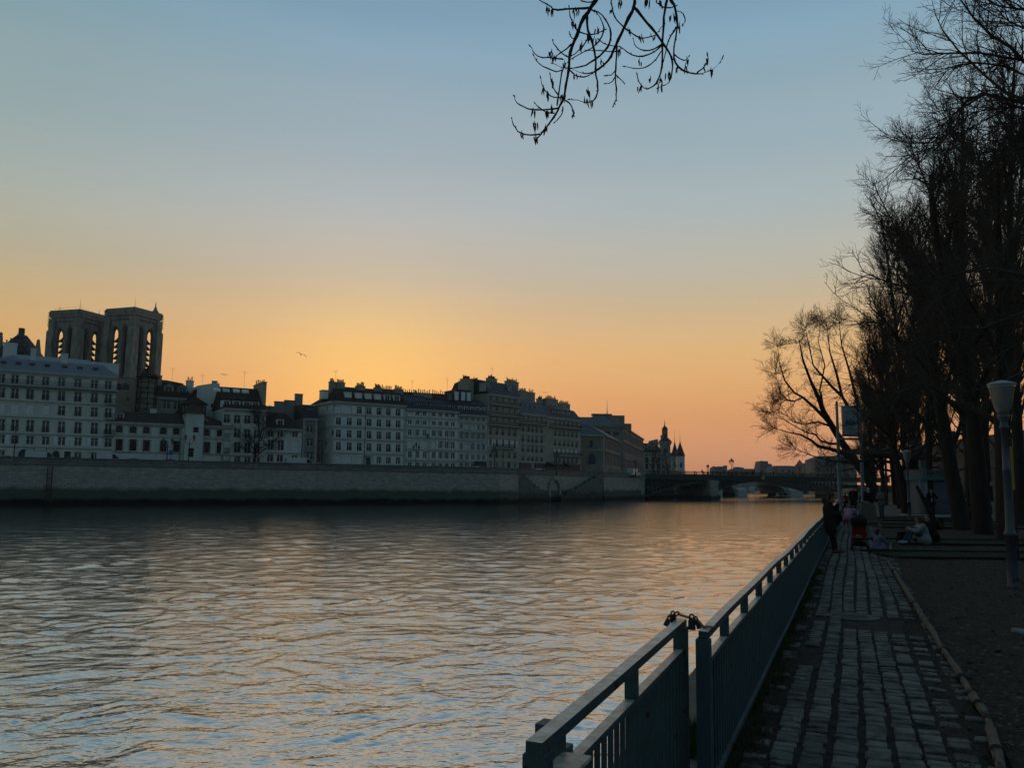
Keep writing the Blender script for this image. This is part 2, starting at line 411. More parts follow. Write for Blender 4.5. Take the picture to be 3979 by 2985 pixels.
# ------------------------------------------------------------------ windows
RV = .24
_wc = {}
def win_meshes(w, h, frame='frame'):
    k = (round(w, 2), round(h, 2), frame)
    if k in _wc: return _wc[k]
    f = MB(); t = .10
    f.box(-w/2, -w/2+t, 0, .07, 0, h); f.box(w/2-t, w/2, 0, .07, 0, h)
    f.box(-w/2+t, w/2-t, 0, .07, h-t, h); f.box(-w/2+t, w/2-t, 0, .07, 0, t)
    f.box(-.085, .085, .003, .066, t, h-t)
    if h > 1.2: f.box(-w/2+t, -.085, .01, .06, h*.66, h*.66+.05); f.box(.085, w/2-t, .01, .06, h*.66, h*.66+.05)
    p = MB(); p.box(-w/2+.01, w/2-.01, .04, .055, .01, h-.01)
    s = MB(); sw = w/2+.03
    s.box(0, sw, -.05, 0, -.03, h+.03)
    for i in range(int(h/.22)): s.box(.05, sw-.05, -.062, -.05, i*.22+.04, i*.22+.16)
    c = MB()
    for sd in (-1, 1):
        a, b = (-w/2+.01, -.012) if sd < 0 else (.012, w/2-.01)
        c.box(a, b, -.10, -.05, .01, h-.01)
        for i in range(int(h/.22)): c.box(a+.05, b-.05, -.112, -.10, i*.22+.05, i*.22+.17)
    r = MB(); rh = min(.95, h*.42)
    r.box(-w/2, w/2, -RV-.06, -RV-.02, rh-.05, rh); r.box(-w/2, w/2, -RV-.06, -RV-.02, .04, .09)
    nb = max(4, int(w/.13))
    for i in range(nb+1):
        x = -w/2+.02+(w-.04)*i/nb; r.box(x-.014, x+.014, -RV-.055, -RV-.025, .09, rh-.05)
    _wc[k] = (f.mesh('window', M[frame]), p.mesh('pane', M['pane']), s.mesh('shutter', M['shut']), c.mesh('closed_shutter', M['shut']), r.mesh('railing', M['iron']))
    return _wc[k]
def add_window(root, x, z, w, h, kind, y=RV):
    "kind letters: r railing, s open shutters, c closed shutters"
    f, p, s, c, r = win_meshes(w, h, 'timber' if 'k' in kind else 'frame')
    if 'k' in kind: p.materials[0] = M['glass']
    o = link('window', f, root, (x, y, z))
    if 'c' in kind: link('closed_shutter', c, o)
    else: link('pane', p, o)
    if 's' in kind:
        link('shutter', s, o, (w/2, -y, 0)); b = link('shutter', s, o, (-w/2-(w/2+.03), -y, 0))
    if 'r' in kind: link('railing', r, o)
    return o

def wall_with_holes(mb, W, z0, z1, holes, y=0.0, depth=RV, m=0, arch=None):
    "front sheet with real openings; holes = (x0,x1,za,zb,arch rise)"
    xs = sorted({0.0, W, *[round(v, 4) for h in holes for v in h[:2]]}); zs = sorted({z0, z1, *[round(v, 4) for h in holes for v in h[2:4]]})
    xs = [x for x in xs if -1e-6 <= x <= W+1e-6]; zs = [z for z in zs if z0-1e-6 <= z <= z1+1e-6]
    def inside(x, z): return any(h[0] < x < h[1] and h[2] < z < h[3] for h in holes)
    for i in range(len(xs)-1):
        j = 0
        while j < len(zs)-1:
            if inside((xs[i]+xs[i+1])/2, (zs[j]+zs[j+1])/2): j += 1; continue
            k = j
            while k+1 < len(zs)-1 and not inside((xs[i]+xs[i+1])/2, (zs[k+1]+zs[k+2])/2): k += 1
            mb.quad((xs[i], y, zs[j]), (xs[i+1], y, zs[j]), (xs[i+1], y, zs[k+1]), (xs[i], y, zs[k+1]), m); j = k+1
    for h in holes:
        x0, x1, a, b = h[:4]; rise = h[4] if len(h) > 4 else 0; pt = len(h) > 5 and h[5]
        b2 = b-rise
        mb.quad((x0, y, a), (x0, y, b2), (x0, y+depth, b2), (x0, y+depth, a), m); mb.quad((x1, y, b2), (x1, y, a), (x1, y+depth, a), (x1, y+depth, b2), m)
        mb.quad((x0, y, a), (x0, y+depth, a), (x1, y+depth, a), (x1, y, a), m)
        if not rise: mb.quad((x0, y, b), (x1, y, b), (x1, y+depth, b), (x0, y+depth, b), m)
        else:
            n = 12; cx = (x0+x1)/2; hw = (x1-x0)/2; pts = []
            for q in range(n+1):
                t = q/n; u = -1+2*t
                if pt: zz = b2 + rise*math.sin(math.acos(min(1, .5+.5*abs(u))))/math.sin(math.acos(.5))
                else: zz = b2 + rise*math.sqrt(max(0, 1-u*u))
                pts.append((cx+hw*u, zz))
            for q in range(n):
                (xa, za), (xb, zb) = pts[q], pts[q+1]
                mb.quad((xa, y, za), (xb, y, zb), (xb, y, b), (xa, y, b), m)
                mb.quad((xa, y, za), (xa, y+depth, za), (xb, y+depth, zb), (xb, y, zb), m)

def house(name, label, L, W, z1, D, wallm, holes_kinds, z0=None, cornice=.35, courses=(), surround=False, base=None, group='riverside houses', quoins=False, extra_holes=()):
    "root at the left foot of the facade; holes_kinds = (x, z, w, h, kind)"
    z0 = STREET-.05 if z0 is None else z0
    root = empty(name, (L.a.x, L.a.y, z0), L.ang); tag(root, label, 'building', group)
    zt = z1-z0
    wl = MB(); holes = [(x-w/2, x+w/2, z-z0, z-z0+h, .28 if 'a' in k else 0) for (x, z, w, h, k) in holes_kinds]
    wall_with_holes(wl, W, 0, zt, holes+[(a, b, max(0.02, c-z0), d-z0, r) for (a, b, c, d, r) in extra_holes])
    wl.quad((0, D, 0), (0, 0, 0), (0, 0, zt), (0, D, zt)); wl.quad((W, 0, 0), (W, D, 0), (W, D, zt), (W, 0, zt)); wl.quad((W, D, 0), (0, D, 0), (0, D, zt), (W, D, zt))
    wl.quad((0, 0, zt), (W, 0, zt), (W, D, zt), (0, D, zt))
    o = wl.build('wall', M[wallm], root)
    for (x, z, w, h, k) in holes_kinds: add_window(root, x, z-z0, w, h, k)
    if extra_holes:
        for (a, b, c, d, r) in extra_holes:
            eb = MB(); eb.box(a+.002, b-.002, RV-.01, RV+.05, max(0.02, c-z0), d-z0); eb.build('gateway', M['door'], root)
    if surround:
        t = .26
        for (x0, x1, a, b, r) in holes:
            sb = MB(); sb.box(x0-t, x0, -.06, -.002, a-.12, b+.1); sb.box(x1, x1+t, -.06, -.002, a-.12, b+.1); sb.box(x0, x1, -.06, -.002, b+.005, b+.22); sb.box(x0-t-.08, x1+t+.08, -.14, -.003, a-.28, a-.125); sb.build('window_surround', M['trim'], root)
    cb = MB()
    if cornice: cb.box(-.05, W+.05, -cornice, -.002, zt-.45, zt-.2); cb.box(-.05, W+.05, -cornice-.15, -.002, zt-.198, zt+.05)
    for z in courses:
        sc_ = MB(); sc_.box(0, W, -.14, -.002, z-z0-.1, z-z0+.1); sc_.box(0, W, -.08, -.002, z-z0-.2, z-z0-.1); sc_.build('string_course', M['trim'], root)
    if quoins:
        qb = MB()
        for i in range(int(zt/.6)):
            l = .55 if i % 2 else .35
            qb.box(W-l, W-.01, -.05, -.002, i*.6+.03, i*.6+.57); qb.box(.01, l, -.05, -.002, i*.6+.03, i*.6+.57)
        qb.build('quoin', M['trim'], root)['kind'] = 'stuff'
    if cb.v: cb.build('cornice', M['trim'], root)
    return root
def roof(root, W, z, D, prof, matn, hl=0.0, hr=0.0, z0=STREET-.05, over=.35, seams=0):
    "stack of frustums: prof = (inset, height) steps; hl, hr = how much of the inset the ends follow"
    b = MB(); lv = [(-over*min(1, hl), W+over*min(1, hr), -over, D+over, z-z0+.06)]
    for ins, h in prof: lv.append((ins*hl, W-ins*hr, min(ins, D/2-.05), max(D-ins, D/2+.05), z-z0+.06+h))
    for i in range(len(lv)-1): b.frustum(lv[i], lv[i+1], 0, i in (0, len(lv)-2))
    if seams:
        a, c = lv[0], lv[1]; n = int(W/seams)
        for i in range(1, n):
            t = i/n; xa = a[0]+(a[1]-a[0])*t; xc = c[0]+(c[1]-c[0])*t
            b.tube([(xa, a[2], a[4]+.02), (xc, c[2], c[4]+.02)], .03, 4, 0, False)
    return b.build('roof', M[matn], root)
def behind(root, x, y):
    'slide a roof piece along the facade so that it stands where the sight line says, y metres back'
    a = root.rotation_euler.z; t = Vector((math.cos(a), math.sin(a))); n = Vector((-t.y, t.x)); d = Vector((root.location.x, root.location.y))+t*x
    return x+y*d.dot(t)/d.dot(n)
def chimney(root, x, y, w, d, za, zb, pots=5, matn='chim', z0=STREET-.05, raw=False):
    if not raw: x = behind(root, x, y)
    b = MB(); b.box(x-w/2, x+w/2, y-d/2, y+d/2, za-z0, zb-z0); b.box(x-w/2-.08, x+w/2+.08, y-d/2-.08, y+d/2+.08, zb-z0+.002, zb-z0+.2)
    for i in range(pots):
        r = random.Random(i*7+int(x*10)); px_ = x + (w-.3)*((i+.5)/pots-.5) if w >= d else x
        py_ = y if w >= d else y + (d-.3)*((i+.5)/pots-.5)
        h = r.uniform(.45, 1.0); b.lathe([(.13, 0), (.10, h*.8), (.15, h*.82), (.14, h)], (px_, py_, zb-z0+.2), 6, 1)
    return b.build('chimney', [M[matn], M['pot']], root)
def dormer(root, x, y, z, w, h, D=1.6, style='flat', z0=STREET-.05, face='shut', roofm='zinc', win=True):
    b = MB(); z -= z0
    b.box(x-w/2, x+w/2, y, y+D, z, z+h, 0)
    if style == 'gable':
        b.prism([(x-w/2-.12, z+h+.002), (x+w/2+.12, z+h+.002), (x, z+h+w*.36)], 'y', y-.15, y+D, 1)
    elif style == 'flat': b.box(x-w/2-.1, x+w/2+.1, y-.15, y+D, z+h+.002, z+h+.14, 1)
    else: b.prism([(x+(w/2+.06)*math.cos(t*PI/8), z+h+.002+w*.3*math.sin(t*PI/8)) for t in range(9)], 'y', y-.1, y+D, 1)
    o = b.build('dormer', [M[face], M[roofm]], root)
    if win:
        f, p, s_, c, r = win_meshes(w*.66, h*.78)
        pb = MB(); pb.box(x-w*.33, x+w*.33, y-.02, y-.003, z+h*.12, z+h*.9); ww = pb.build('pane', M['glass'], o)
        fb = MB(); fb.box(x-.04, x+.04, y-.04, y-.022, z+h*.12, z+h*.9); fb.box(x-w*.33-.06, x-w*.33, y-.05, y-.003, z+h*.08, z+h*.94); fb.box(x+w*.33, x+w*.33+.06, y-.05, y-.003, z+h*.08, z+h*.94)
        fb.build('frame', M['frame'], o)
    return o
def skylight(root, L, px, py, dy, z0=STREET-.05):
    pass
def balcony(root, x0, x1, z, depth=.8, z0=STREET-.05, slab='trim'):
    b = MB(); z -= z0
    b.box(x0, x1, -depth, -.003, z-.18, z, 0)
    n = max(2, int((x1-x0)/.9))
    for i in range(n+1): b.box(x0+.1+(x1-x0-.3)*i/n, x0+.22+(x1-x0-.3)*i/n, -depth*.7, -.003, z-.5, z-.182, 0)
    o = b.build('balcony', M[slab], root)
    r = MB(); h = .95
    r.box(x0, x1, -depth+.02, -depth+.06, z+h-.05, z+h); r.box(x0, x1, -depth+.02, -depth+.06, z+.08, z+.12)
    r.box(x0, x0+.04, -depth+.06, -.01, z+h-.05, z+h); r.box(x1-.04, x1, -depth+.06, -.01, z+h-.05, z+h)
    nb = int((x1-x0)/.14)
    for i in range(nb+1):
        x = x0+.02+(x1-x0-.04)*i/max(1, nb); r.box(x-.013, x+.013, -depth+.027, -depth+.053, z, z+h-.05)
    for i in range(5):
        y = -depth+.08+(depth-.1)*i/5; r.box(x0+.01, x0+.034, y, y+.026, z, z+h-.05); r.box(x1-.034, x1-.01, y, y+.026, z, z+h-.05)
    for i in range(int((x1-x0)/.45)):
        xx = x0+.2+i*.45; r.lathe([(.09, .0), (.10, .02), (.09, .04)], (xx, -depth+.035, z+.45), 5)
    r.build('railing', M['iron'], o)
    return o
def antenna(root, x, y, z, h=2.2, z0=STREET-.05):
    x = behind(root, x, y); b = MB(); z -= z0
    b.tube([(x, y, z-.5), (x, y, z+h)], .025, 4)
    for k in (.98, .86): b.tube([(x-.6, y, z+h*k), (x+.5, y, z+h*k)], .016, 3)
    for i in range(5): b.tube([(x-.5+.22*i, y-.25, z+h*.98), (x-.5+.22*i, y+.25, z+h*.98)], .012, 3)
    return b.build('antenna', M['iron'], root)
def grid(L, cols, rows, ref, w, kinds, pyref=1700):
    "window list from photo columns and photo rows (top, bottom) measured at column ref"
    out = []
    for ri, (t, b) in enumerate(rows):
        zt, zb = L.Z(ref, t), L.Z(ref, b)
        for ci, c in enumerate(cols):
            k = kinds[ri] if isinstance(kinds[ri], str) else kinds[ri][ci]
            if k == '-': continue
            out.append((L.X(c, (t+b)/2), zb, w if not isinstance(w, (list, tuple)) else w[ri], zt-zb, k))
    return out
BASE = Line(P0, P1); BASE2 = Line(P1, P2)
# ---- tall cream block at the left
L = BASE.sub(-95, 440); W = L.X(440); zt = L.Z(302, 1456)
rows = [(1472, 1506), (1522, 1562), (1580, 1617), (1640, 1685), (1700, 1734), (1757, 1783)]
cols = [-58, 3, 57, 116, 177, 239, 303, 367, 421]
wn = grid(L, cols, rows, 302, 1.25, ['', 'r', ['c', 'c', 'c', 'c', 'c', 'r', 'r', 'r', 'r'], 'r', ['s', 's', '', '', '', 's', 's', 's', 'r'], ['-', '', '-', '-', '-', '-', '', '', '-']])
gates = [(L.X(70, 1760), L.X(112, 1760), STREET, L.Z(90, 1747), 1.0), (L.X(202, 1760), L.X(233, 1760), STREET, L.Z(215, 1752), 1.0), (L.X(250, 1760), L.X(275, 1760), STREET, L.Z(260, 1755), 0)]
hA = house('apartment_building', 'cream six storey block with blue zinc hipped roof at the left edge', L, W, zt, 13, 'white', wn, courses=[L.Z(302, y) for y in (1569, 1629, 1692, 1742)], extra_holes=gates, quoins=False)
roof(hA, W, zt, 13, [(2.3, 2.3), (5.2, 3.5)], 'zinc', 1, 1, seams=.7)
balcony(hA, 0, W+.4, L.Z(302, 1510), .9)
for y in (1568, 1626, 1689): balcony(hA, L.X(403), L.X(441), L.Z(421, y), .7)
chimney(hA, L.X(10), 5.0, 2.2, 1.0, zt+1.5, zt+5.4, 3, 'whiteb'); chimney(hA, L.X(103), 2.7, .9, .9, zt+1.2, zt+4.4, 0, 'whiteb'); chimney(hA, L.X(226), 2.6, 1.2, .9, zt+1.0, zt+3.9, 0, 'whiteb')
chimney(hA, L.X(395), 8.5, 4.2, 3.0, zt+.5, zt+3.3, 0, 'whiteb')
for c in (13, 70, 125, 184, 252, 312, 374):
    sb = MB(); x = L.X(c, 1425); sb.box(x-.5, x+.5, .9, 1.9, zt-STREET+1.15, zt-STREET+1.75); sb.box(x-.4, x+.4, .88, .895, zt-STREET+1.2, zt-STREET+1.7, 1); sb.build('roof_window', [M['zinc'], M['glass']], hA)
sg = MB(); x0, x1 = L.X(131, 1745), L.X(182, 1745); za, zb = L.Z(150, 1752)-STREET, L.Z(150, 1738)-STREET
sg.box(x0, x1, -.1, -.004, za, zb, 0); sg.box(x0+.12, x1-.12, -.112, -.101, za+.1, zb-.1, 1); sg.build('name_board', [M['iron'], M['whiteb']], hA)

# ---- low white house with stair tower
L = BASE.sub(440, 896); W = L.X(896); zt = L.Z(517, 1643)
cols = [463, 517, 569, 635, 686, 804, 855]
wn = grid(L, cols, [(1657, 1684), (1709, 1753)], 517, 1.2, ['ak', 'k'])
hB = house('white_house', 'low white two storey house with stone framed dark windows and a square stair tower', L, W, zt, 11, 'whiteb', wn, surround=True, courses=[L.Z(517, 1695), L.Z(517, 1757)])
roof(hB, W, zt, 11, [(4.2, 2.3)], 'tile', .3, 1)
x0, x1 = L.X(716, 1680), L.X(785, 1680); tz = L.Z(750, 1607)-STREET
tb = MB(); tb.box(x0, x1, -1.3, 6, 0, tz); tb.box(x0-.05, x1+.05, -1.36, -1.302, L.Z(750, 1697)-STREET-.1, L.Z(750, 1697)-STREET+.1)
tw = tb.build('stair_tower', M['whiteb'], hB)
rb = MB(); rb.frustum((x0-.4, x1+.4, -1.7, 6.3, tz+.003), ((x0+x1)/2-.1, (x0+x1)/2+.1, 2.2, 2.4, tz+2.2)); rb.build('roof', M['tile'], tw)
for (px_, t, b_) in ((757, 1661, 1681), (738, 1742, 1776)):
    pb = MB(); x = L.X(px_, t); pb.box(x-.5, x+.5, -1.33, -1.301, L.Z(px_, b_)-STREET, L.Z(px_, t)-STREET); pb.build('window', M['glass'], tw)
for (px_, wd, up) in ((468, 1.5, 2.3), (800, 1.2, 1.6)):
    dormer(hB, L.X(px_, 1630), 1.4, zt+.4, wd, up*.6, 2.5, 'gable', face='white')
chimney(hB, L.X(595, 1610), 4.5, 1.2, .8, zt+1.2, zt+3.0, 0, 'whiteb')
tr = MB(); cx = L.X(782, 1580)                       # little timbered lantern behind the tower
z_ = L.Z(782, 1607)-STREET
for i in range(7):
    xx = cx-2.0+4.0*i/6; tr.box(xx-.12, xx+.12, 6.6, 6.8, z_-1.5, z_+2.4, 1)
tr.box(cx-2.0, cx+2.0, 6.85, 9.5, z_-3, z_+2.4, 0); tr.box(cx-2.15, cx+2.15, 6.55, 6.6, z_+.4, z_+.65, 1)
tr.frustum((cx-2.6, cx+2.6, 6.2, 10, z_+2.403), (cx-.1, cx+.1, 8, 8.2, z_+4.2), 2); tr.build('roof_lantern', [M['beige'], M['timber'], M['tile']], hB)
pb = MB(); pb.box(L.X(700.5), L.X(702.5), -.1, -.004, 0, zt-STREET); pb.build('drainpipe', M['iron'], hB)

# ---- beige old house behind
LB = BASE.off(15); L = LB.sub(425, 742, 1560); W = L.X(742, 1560); zt = L.Z(620, 1544)
wn = grid(L, [585, 648, 689], [(1556, 1590)], 648, 1.5, ['']) + grid(L, [585, 648, 689, 715], [(1612, 1640)], 648, 1.5, [''])
hC = house('old_house', 'beige old house behind the low white house, with a timber stair turret', L, W, zt, 10, 'beige', wn, courses=[L.Z(620, 1600)])
roof(hC, W, zt, 10, [(1.6, 3.4), (4.6, 4.2)], 'tile', 0, 1)
lw = L.X(548, 1520); lz = L.Z(480, 1474)-STREET
b = MB(); b.box(-.5, lw, -1.5, 8, 0, lz); bay = b.build('side_wing', M['beige'], hC)
for px_ in (456, 485):
    pb = MB(); x = L.X(px_, 1505); za, zb = L.Z(px_, 1517)-STREET, L.Z(px_, 1490)-STREET
    pb.prism([(x-.7, za), (x+.7, za)]+[(x+.7*math.cos(t*PI/8), zb-.7+.7*math.sin(t*PI/8)) for t in range(9)], 'y', -1.54, -1.501); pb.build('window', M['glass'], bay)
for (px_, py_) in ((536, 1503), (535, 1553), (493, 1553)):
    pb = MB(); x = L.X(px_, py_); z = L.Z(px_, py_)-STREET; pb.prism([(x+.4*math.cos(t*PI/6), z+.4*math.sin(t*PI/6)) for t in range(12)], 'y', -1.54, -1.501); pb.build('round_window', M['glass'], bay)
for px_ in (657, 710): dormer(hC, L.X(px_, 1520), .5, zt+.5, 2.0, 2.0, 3, 'gable', face='beige')
cx = L.X(563, 1540); zb_, zt_ = L.Z(563, 1612)-STREET, L.Z(563, 1472)-STREET
t8 = MB(); R8 = 1.9; cyy = -2.6
t8.lathe([(R8-.25, zb_-3), (R8-.25, zt_)], (cx, cyy, 0), 8, 1, False)
for k in range(8):
    a = 2*PI*k/8; x, y = cx+R8*math.cos(a), cyy+R8*math.sin(a); t8.tube([(x, y, zb_-3), (x, y, zt_)], .11, 4, 0, False)
    a2 = 2*PI*(k+1)/8; x2, y2 = cx+R8*math.cos(a2), cyy+R8*math.sin(a2)
    for q in range(8):
        z = zb_+(zt_-zb_)*q/7; t8.tube([(x, y, z), (x2, y2, z)], .08, 4, 0, False)
        if q < 7 and q % 2 == 0: t8.tube([(x, y, z), (x2, y2, z+(zt_-zb_)/7)], .05, 4, 0, False)
t8.lathe([(R8+.5, zt_), (R8+.4, zt_+.3), (.9, zt_+1.5), (.25, zt_+2.1), (.02, zt_+2.6)], (cx, cyy, 0), 8, 2, False)
t8.build('stair_turret', [M['timber'], M['grey'], M['tile']], hC)
chimney(hC, L.X(605, 1500), 1.5, 2.2, .8, zt+.5, zt+4.6, 0, 'beige'); chimney(hC, L.X(737, 1500), 2, 1.5, .8, zt+.5, zt+4.0, 3, 'whiteb'); antenna(hC, L.X(669, 1480), 4, zt+4, 3)
antenna(hC, L.X(788, 1480), 4, zt+3, 3)

# ---- blind white gable
L2 = BASE.off(12); L = L2.sub(764, 850, 1560); W = L.X(850, 1560); z1 = L.Z(842, 1488)
root = empty('gable_house', (L.a.x, L.a.y, STREET-.05), L.ang); tag(root, 'tall white blind gable wall with one small window, rising above the stair tower', 'building', 'riverside houses')
b = MB(); h0 = L.Z(764, 1498)-STREET; h1 = z1-STREET
b.prism([(0, 0), (W, 0), (W, h1), (W-1, h1), (0, h0)], 'y', 0, 7); b.build('wall', M['whiteb'], root)
pb = MB(); x = L.X(829, 1575); pb.box(x-.45, x+.45, -.05, -.003, L.Z(829, 1583)-STREET, L.Z(829, 1568)-STREET); pb.build('window', M['glass'], root)
b = MB(); b.prism([(-6, h0-9), (-.02, h0-.6), (-.02, h0-9)], 'y', .2, 7); b.build('roof', M['tile'], root)
chimney(root, W-.5, 3, 1.0, .9, z1, z1+.5, 0, raw=True)

# ---- four storey house behind the street tree
L = BASE.sub(862, 1030); W = L.X(1030); zt = L.Z(950, 1591)
wn = grid(L, [882, 922, 962, 998], [(1612, 1645), (1667, 1700), (1719, 1760), (1775, 1802)], 922, 1.3, ['r', 'r', 'r', 'r'])
hD = house('tiled_house', 'pale house with brown tiled roof, white dormers and skylights, behind the bare street tree', L, W, zt, 12, 'white', wn, courses=[L.Z(922, 1770)])
roof(hD, W, zt, 12, [(1.5, 1.9), (5.6, 4.9)], 'tile', 0, 0)
for px_ in (882, 921, 960, 995): dormer(hD, L.X(px_, 1575), .5, zt+.35, 1.5, 1.35, 2.5, 'round', face='shut', roofm='tile')
for (px_, py_) in ((856, 1532), (892, 1545), (892, 1538), (933, 1541), (968, 1543)):
    x = L.X(px_, py_); b = MB(); b.add([(x-.7, 3.4, zt-STREET+4.0), (x+.7, 3.4, zt-STREET+4.0), (x+.7, 4.0, zt-STREET+4.55), (x-.7, 4.0, zt-STREET+4.55)], [(0, 1, 2, 3)]); b.box(x-.72, x+.72, 3.38, 3.44, zt-STREET+3.7, zt-STREET+4.0); b.build('roof_window', M['shut'], hD)
chimney(hD, W-.35, 5.0, .7, 8.5, zt, zt+5.9, 5, 'beige', raw=True); antenna(hD, L.X(948, 1500), 6, zt+5.6, 3)

# ---- low house with dark roof
L = BASE.sub(1030, 1173); W = L.X(1173); zt = L.Z(1100, 1667)
wn = grid(L, [1052, 1089, 1147], [(1676, 1698)], 1089, 1.2, ['']) + grid(L, [1052, 1091, 1147], [(1710, 1752)], 1089, 1.3, [['s', 's', 'c']]) + grid(L, [1050, 1088, 1145], [(1768, 1797)], 1089, 1.3, [''])
hE = house('small_house', 'small white house with steep dark roof and one dormer beside the street tree', L, W, zt, 9, 'whiteb', wn, courses=[L.Z(1089, 1760)])
roof(hE, W, zt, 9, [(4.4, 3.6)], 'tile', 0, .6)
dormer(hE, L.X(1092, 1650), .7, zt+.3, 1.5, 1.7, 3, 'flat', face='shut')
# ---- grey buildings behind it
L = BASE.off(9).sub(1018, 1180, 1600); W = L.X(1180, 1600); zt = L.Z(1100, 1581)
hE2 = house('grey_building', 'plain grey building with flat roof and blocky chimneys behind the small dark roofed house', L, W, zt, 9, 'grey', [], cornice=0)
chimney(hE2, L.X(1090, 1570), 3, 2.6, 1, zt, zt+1.2, 0, 'grey'); chimney(hE2, L.X(1125, 1570), 3, 2.2, 1, zt, zt+1.6, 0, 'grey'); chimney(hE2, L.X(1160, 1560), 3, 1.6, 1, zt, zt+3.2, 0, 'chim')
L = BASE.off(2).sub(1176, 1232); W = L.X(1232); zt = L.Z(1200, 1628)
wn = grid(L, [1205], [(1650, 1682), (1704, 1735), (1757, 1790)], 1205, 1.5, ['', '', ''])
hE3 = house('narrow_house', 'narrow grey house squeezed between the small house and the cream corner building', L, W, zt, 9, 'grey', wn, quoins=True)
roof(hE3, W, zt, 9, [(.9, 2.9), (3.5, 3.3)], 'slate', 0, 0); dormer(hE3, L.X(1208, 1605), .45, zt+.4, 1.7, 1.6, 2, 'flat', face='trim')

# ---- cream corner building with shutters and the big tiled roof
LF = BASE.sub(1290, 1574); L = LF; W = L.X(1574); zt = L.Z(1396, 1566)
cols = [1315, 1357, 1396, 1434, 1473, 1509, 1547]
rws = [(1581, 1608), (1627, 1654), (1674, 1703), (1722, 1752), (1774, 1801)]
wn = grid(L, cols, rws, 1396, 1.15, [['cs', 'cs', 'rs', 'rs', 'rs', 'rs', 'rs'], 'rs', 'rs', 'rs', ['c', 'c', 'c', '-', 's', 's', 's']])
hF = house('corner_building', 'large cream corner building with white shutters and a big brown hipped roof with five chimneys', L, W, zt, 12, 'whiteb', wn, courses=[L.Z(1396, y) for y in (1613, 1661, 1709, 1762)], quoins=True, extra_holes=[(L.X(1421, 1790), L.X(1440, 1790), STREET, L.Z(1430, 1778), 0)])
sb = MB(); sb.box(L.X(1415, 1775), L.X(1446, 1775), -.4, -.004, L.Z(1430, 1771)-STREET, L.Z(1430, 1769)-STREET); sb.build('door_hood', M['trim'], hF)
pb = MB(); pb.box(L.X(1416.5), L.X(1418.5), -.12, -.004, 0, zt-STREET-.5); pb.build('drainpipe', M['iron'], hF)
# the receding side face, with its own windows
A1 = L.a; side = Line(A1+Vector((-5.6, 8.2, 0)), A1); Ws = (A1-side.a).length
dz = STREET-.05
wl = MB(); rel = []
for (t, b_) in rws:
    za, zb = L.Z(1396, b_), L.Z(1396, t)
    for c in (1236, 1272): rel.append((side.X(c, (t+b_)/2), za, 1.05, zb-za))
lw = link('side_wall', None, hF); lw.empty_display_size = .1
hF_inv = Matrix.Translation(-Vector((L.a.x, L.a.y, dz)))
wl = MB(); wall_with_holes(wl, Ws, 0, zt-dz, [(x-w/2, x+w/2, z-dz, z-dz+h, 0) for (x, z, w, h) in rel])
wl.box(-.05, Ws, -.35, -.002, zt-dz-.45, zt-dz-.2); wl.box(-.05, Ws, -.5, -.002, zt-dz-.198, zt-dz+.05)
for y in (1613, 1661, 1709, 1762): wl.box(0, Ws, -.14, -.002, L.Z(1396, y)-dz-.1, L.Z(1396, y)-dz+.1)
sm = wl.mesh('side_wall', M['whiteb']); bpy.data.objects.remove(lw); lw = link('side_wall', sm, hF)
d2 = Matrix.Rotation(-L.ang, 4, 'Z') @ Matrix.Translation(side.a-L.a); lw.location = d2.translation; lw.rotation_euler = (0, 0, side.ang-L.ang)
for (x, z, w_, h_) in rel:
    f, p, s_, c_, r_ = win_meshes(w_, h_); o = link('window', f, lw, (x, RV, z-dz)); p2 = MB(); 
for (x, z, w_, h_) in rel:
    pb = MB(); pb.box(x-w_/2+.08, x+w_/2-.08, RV+.02, RV+.03, z-dz+.05, z-dz+h_-.05); pb.build('pane', M['glass'], lw)
rb = MB(); e = zt-dz+.06
def loc(p): return d2 @ Vector(p)
c0 = loc((-.5, -.5, 0)); 
B0 = [(c0.x, c0.y, e), (-.3, -.5, e), (W+.05, -.5, e), (W+.05, 12.4, e), (c0.x, 12.4, e)]
B1 = [(c0.x+2.6, c0.y+.6, e+1.9), (.6, 1.3, e+1.9), (W+.05, 1.3, e+1.9), (W+.05, 10.7, e+1.9), (c0.x+2.6, 10.7, e+1.9)]
B2 = [(1.6, 5.6, e+3.9), (2.6, 5.4, e+3.9), (W+.05, 5.4, e+3.9), (W+.05, 6.4, e+3.9), (1.6, 6.4, e+3.9)]
v = B0+B1+B2; f = []
for k in (0, 5):
    for i in range(5): f.append((k+i, k+(i+1) % 5, k+5+(i+1) % 5, k+5+i))
rb.add(v, f+[(10, 11, 12, 13, 14), (4, 3, 2, 1, 0)]); rb.build('roof', M['tile'], hF)
for i, c in enumerate((1356, 1396, 1434, 1471, 1508, 1545)): dormer(hF, L.X(c, 1550), .45, zt+.45, 1.55, 1.9, 2.2, 'flat', face='shut', roofm='tile', win=i > 3)
dormer(hF, -1.0, 2.6, zt+.7, 1.3, 1.8, 2.2, 'flat', face='shut', roofm='tile', win=False)
for (c, zz, ww, pn) in ((1290, 4.6, 1.3, 4), (1322, 4.6, 1.9, 6), (1400, 4.1, 2.1, 7), (1468, 4.0, 1.7, 6), (1548, 4.0, 2.1, 7)): chimney(hF, L.X(c, 1500), 4.6, ww, .9, zt+2.2, zt+zz, pn, 'chim')
chimney(hF, L.X(1500, 1500), 6.5, 3.2, .8, zt+2.6, zt+4.0, 8, 'pot'); antenna(hF, L.X(1304, 1480), 5, zt+4.9, 2.6)

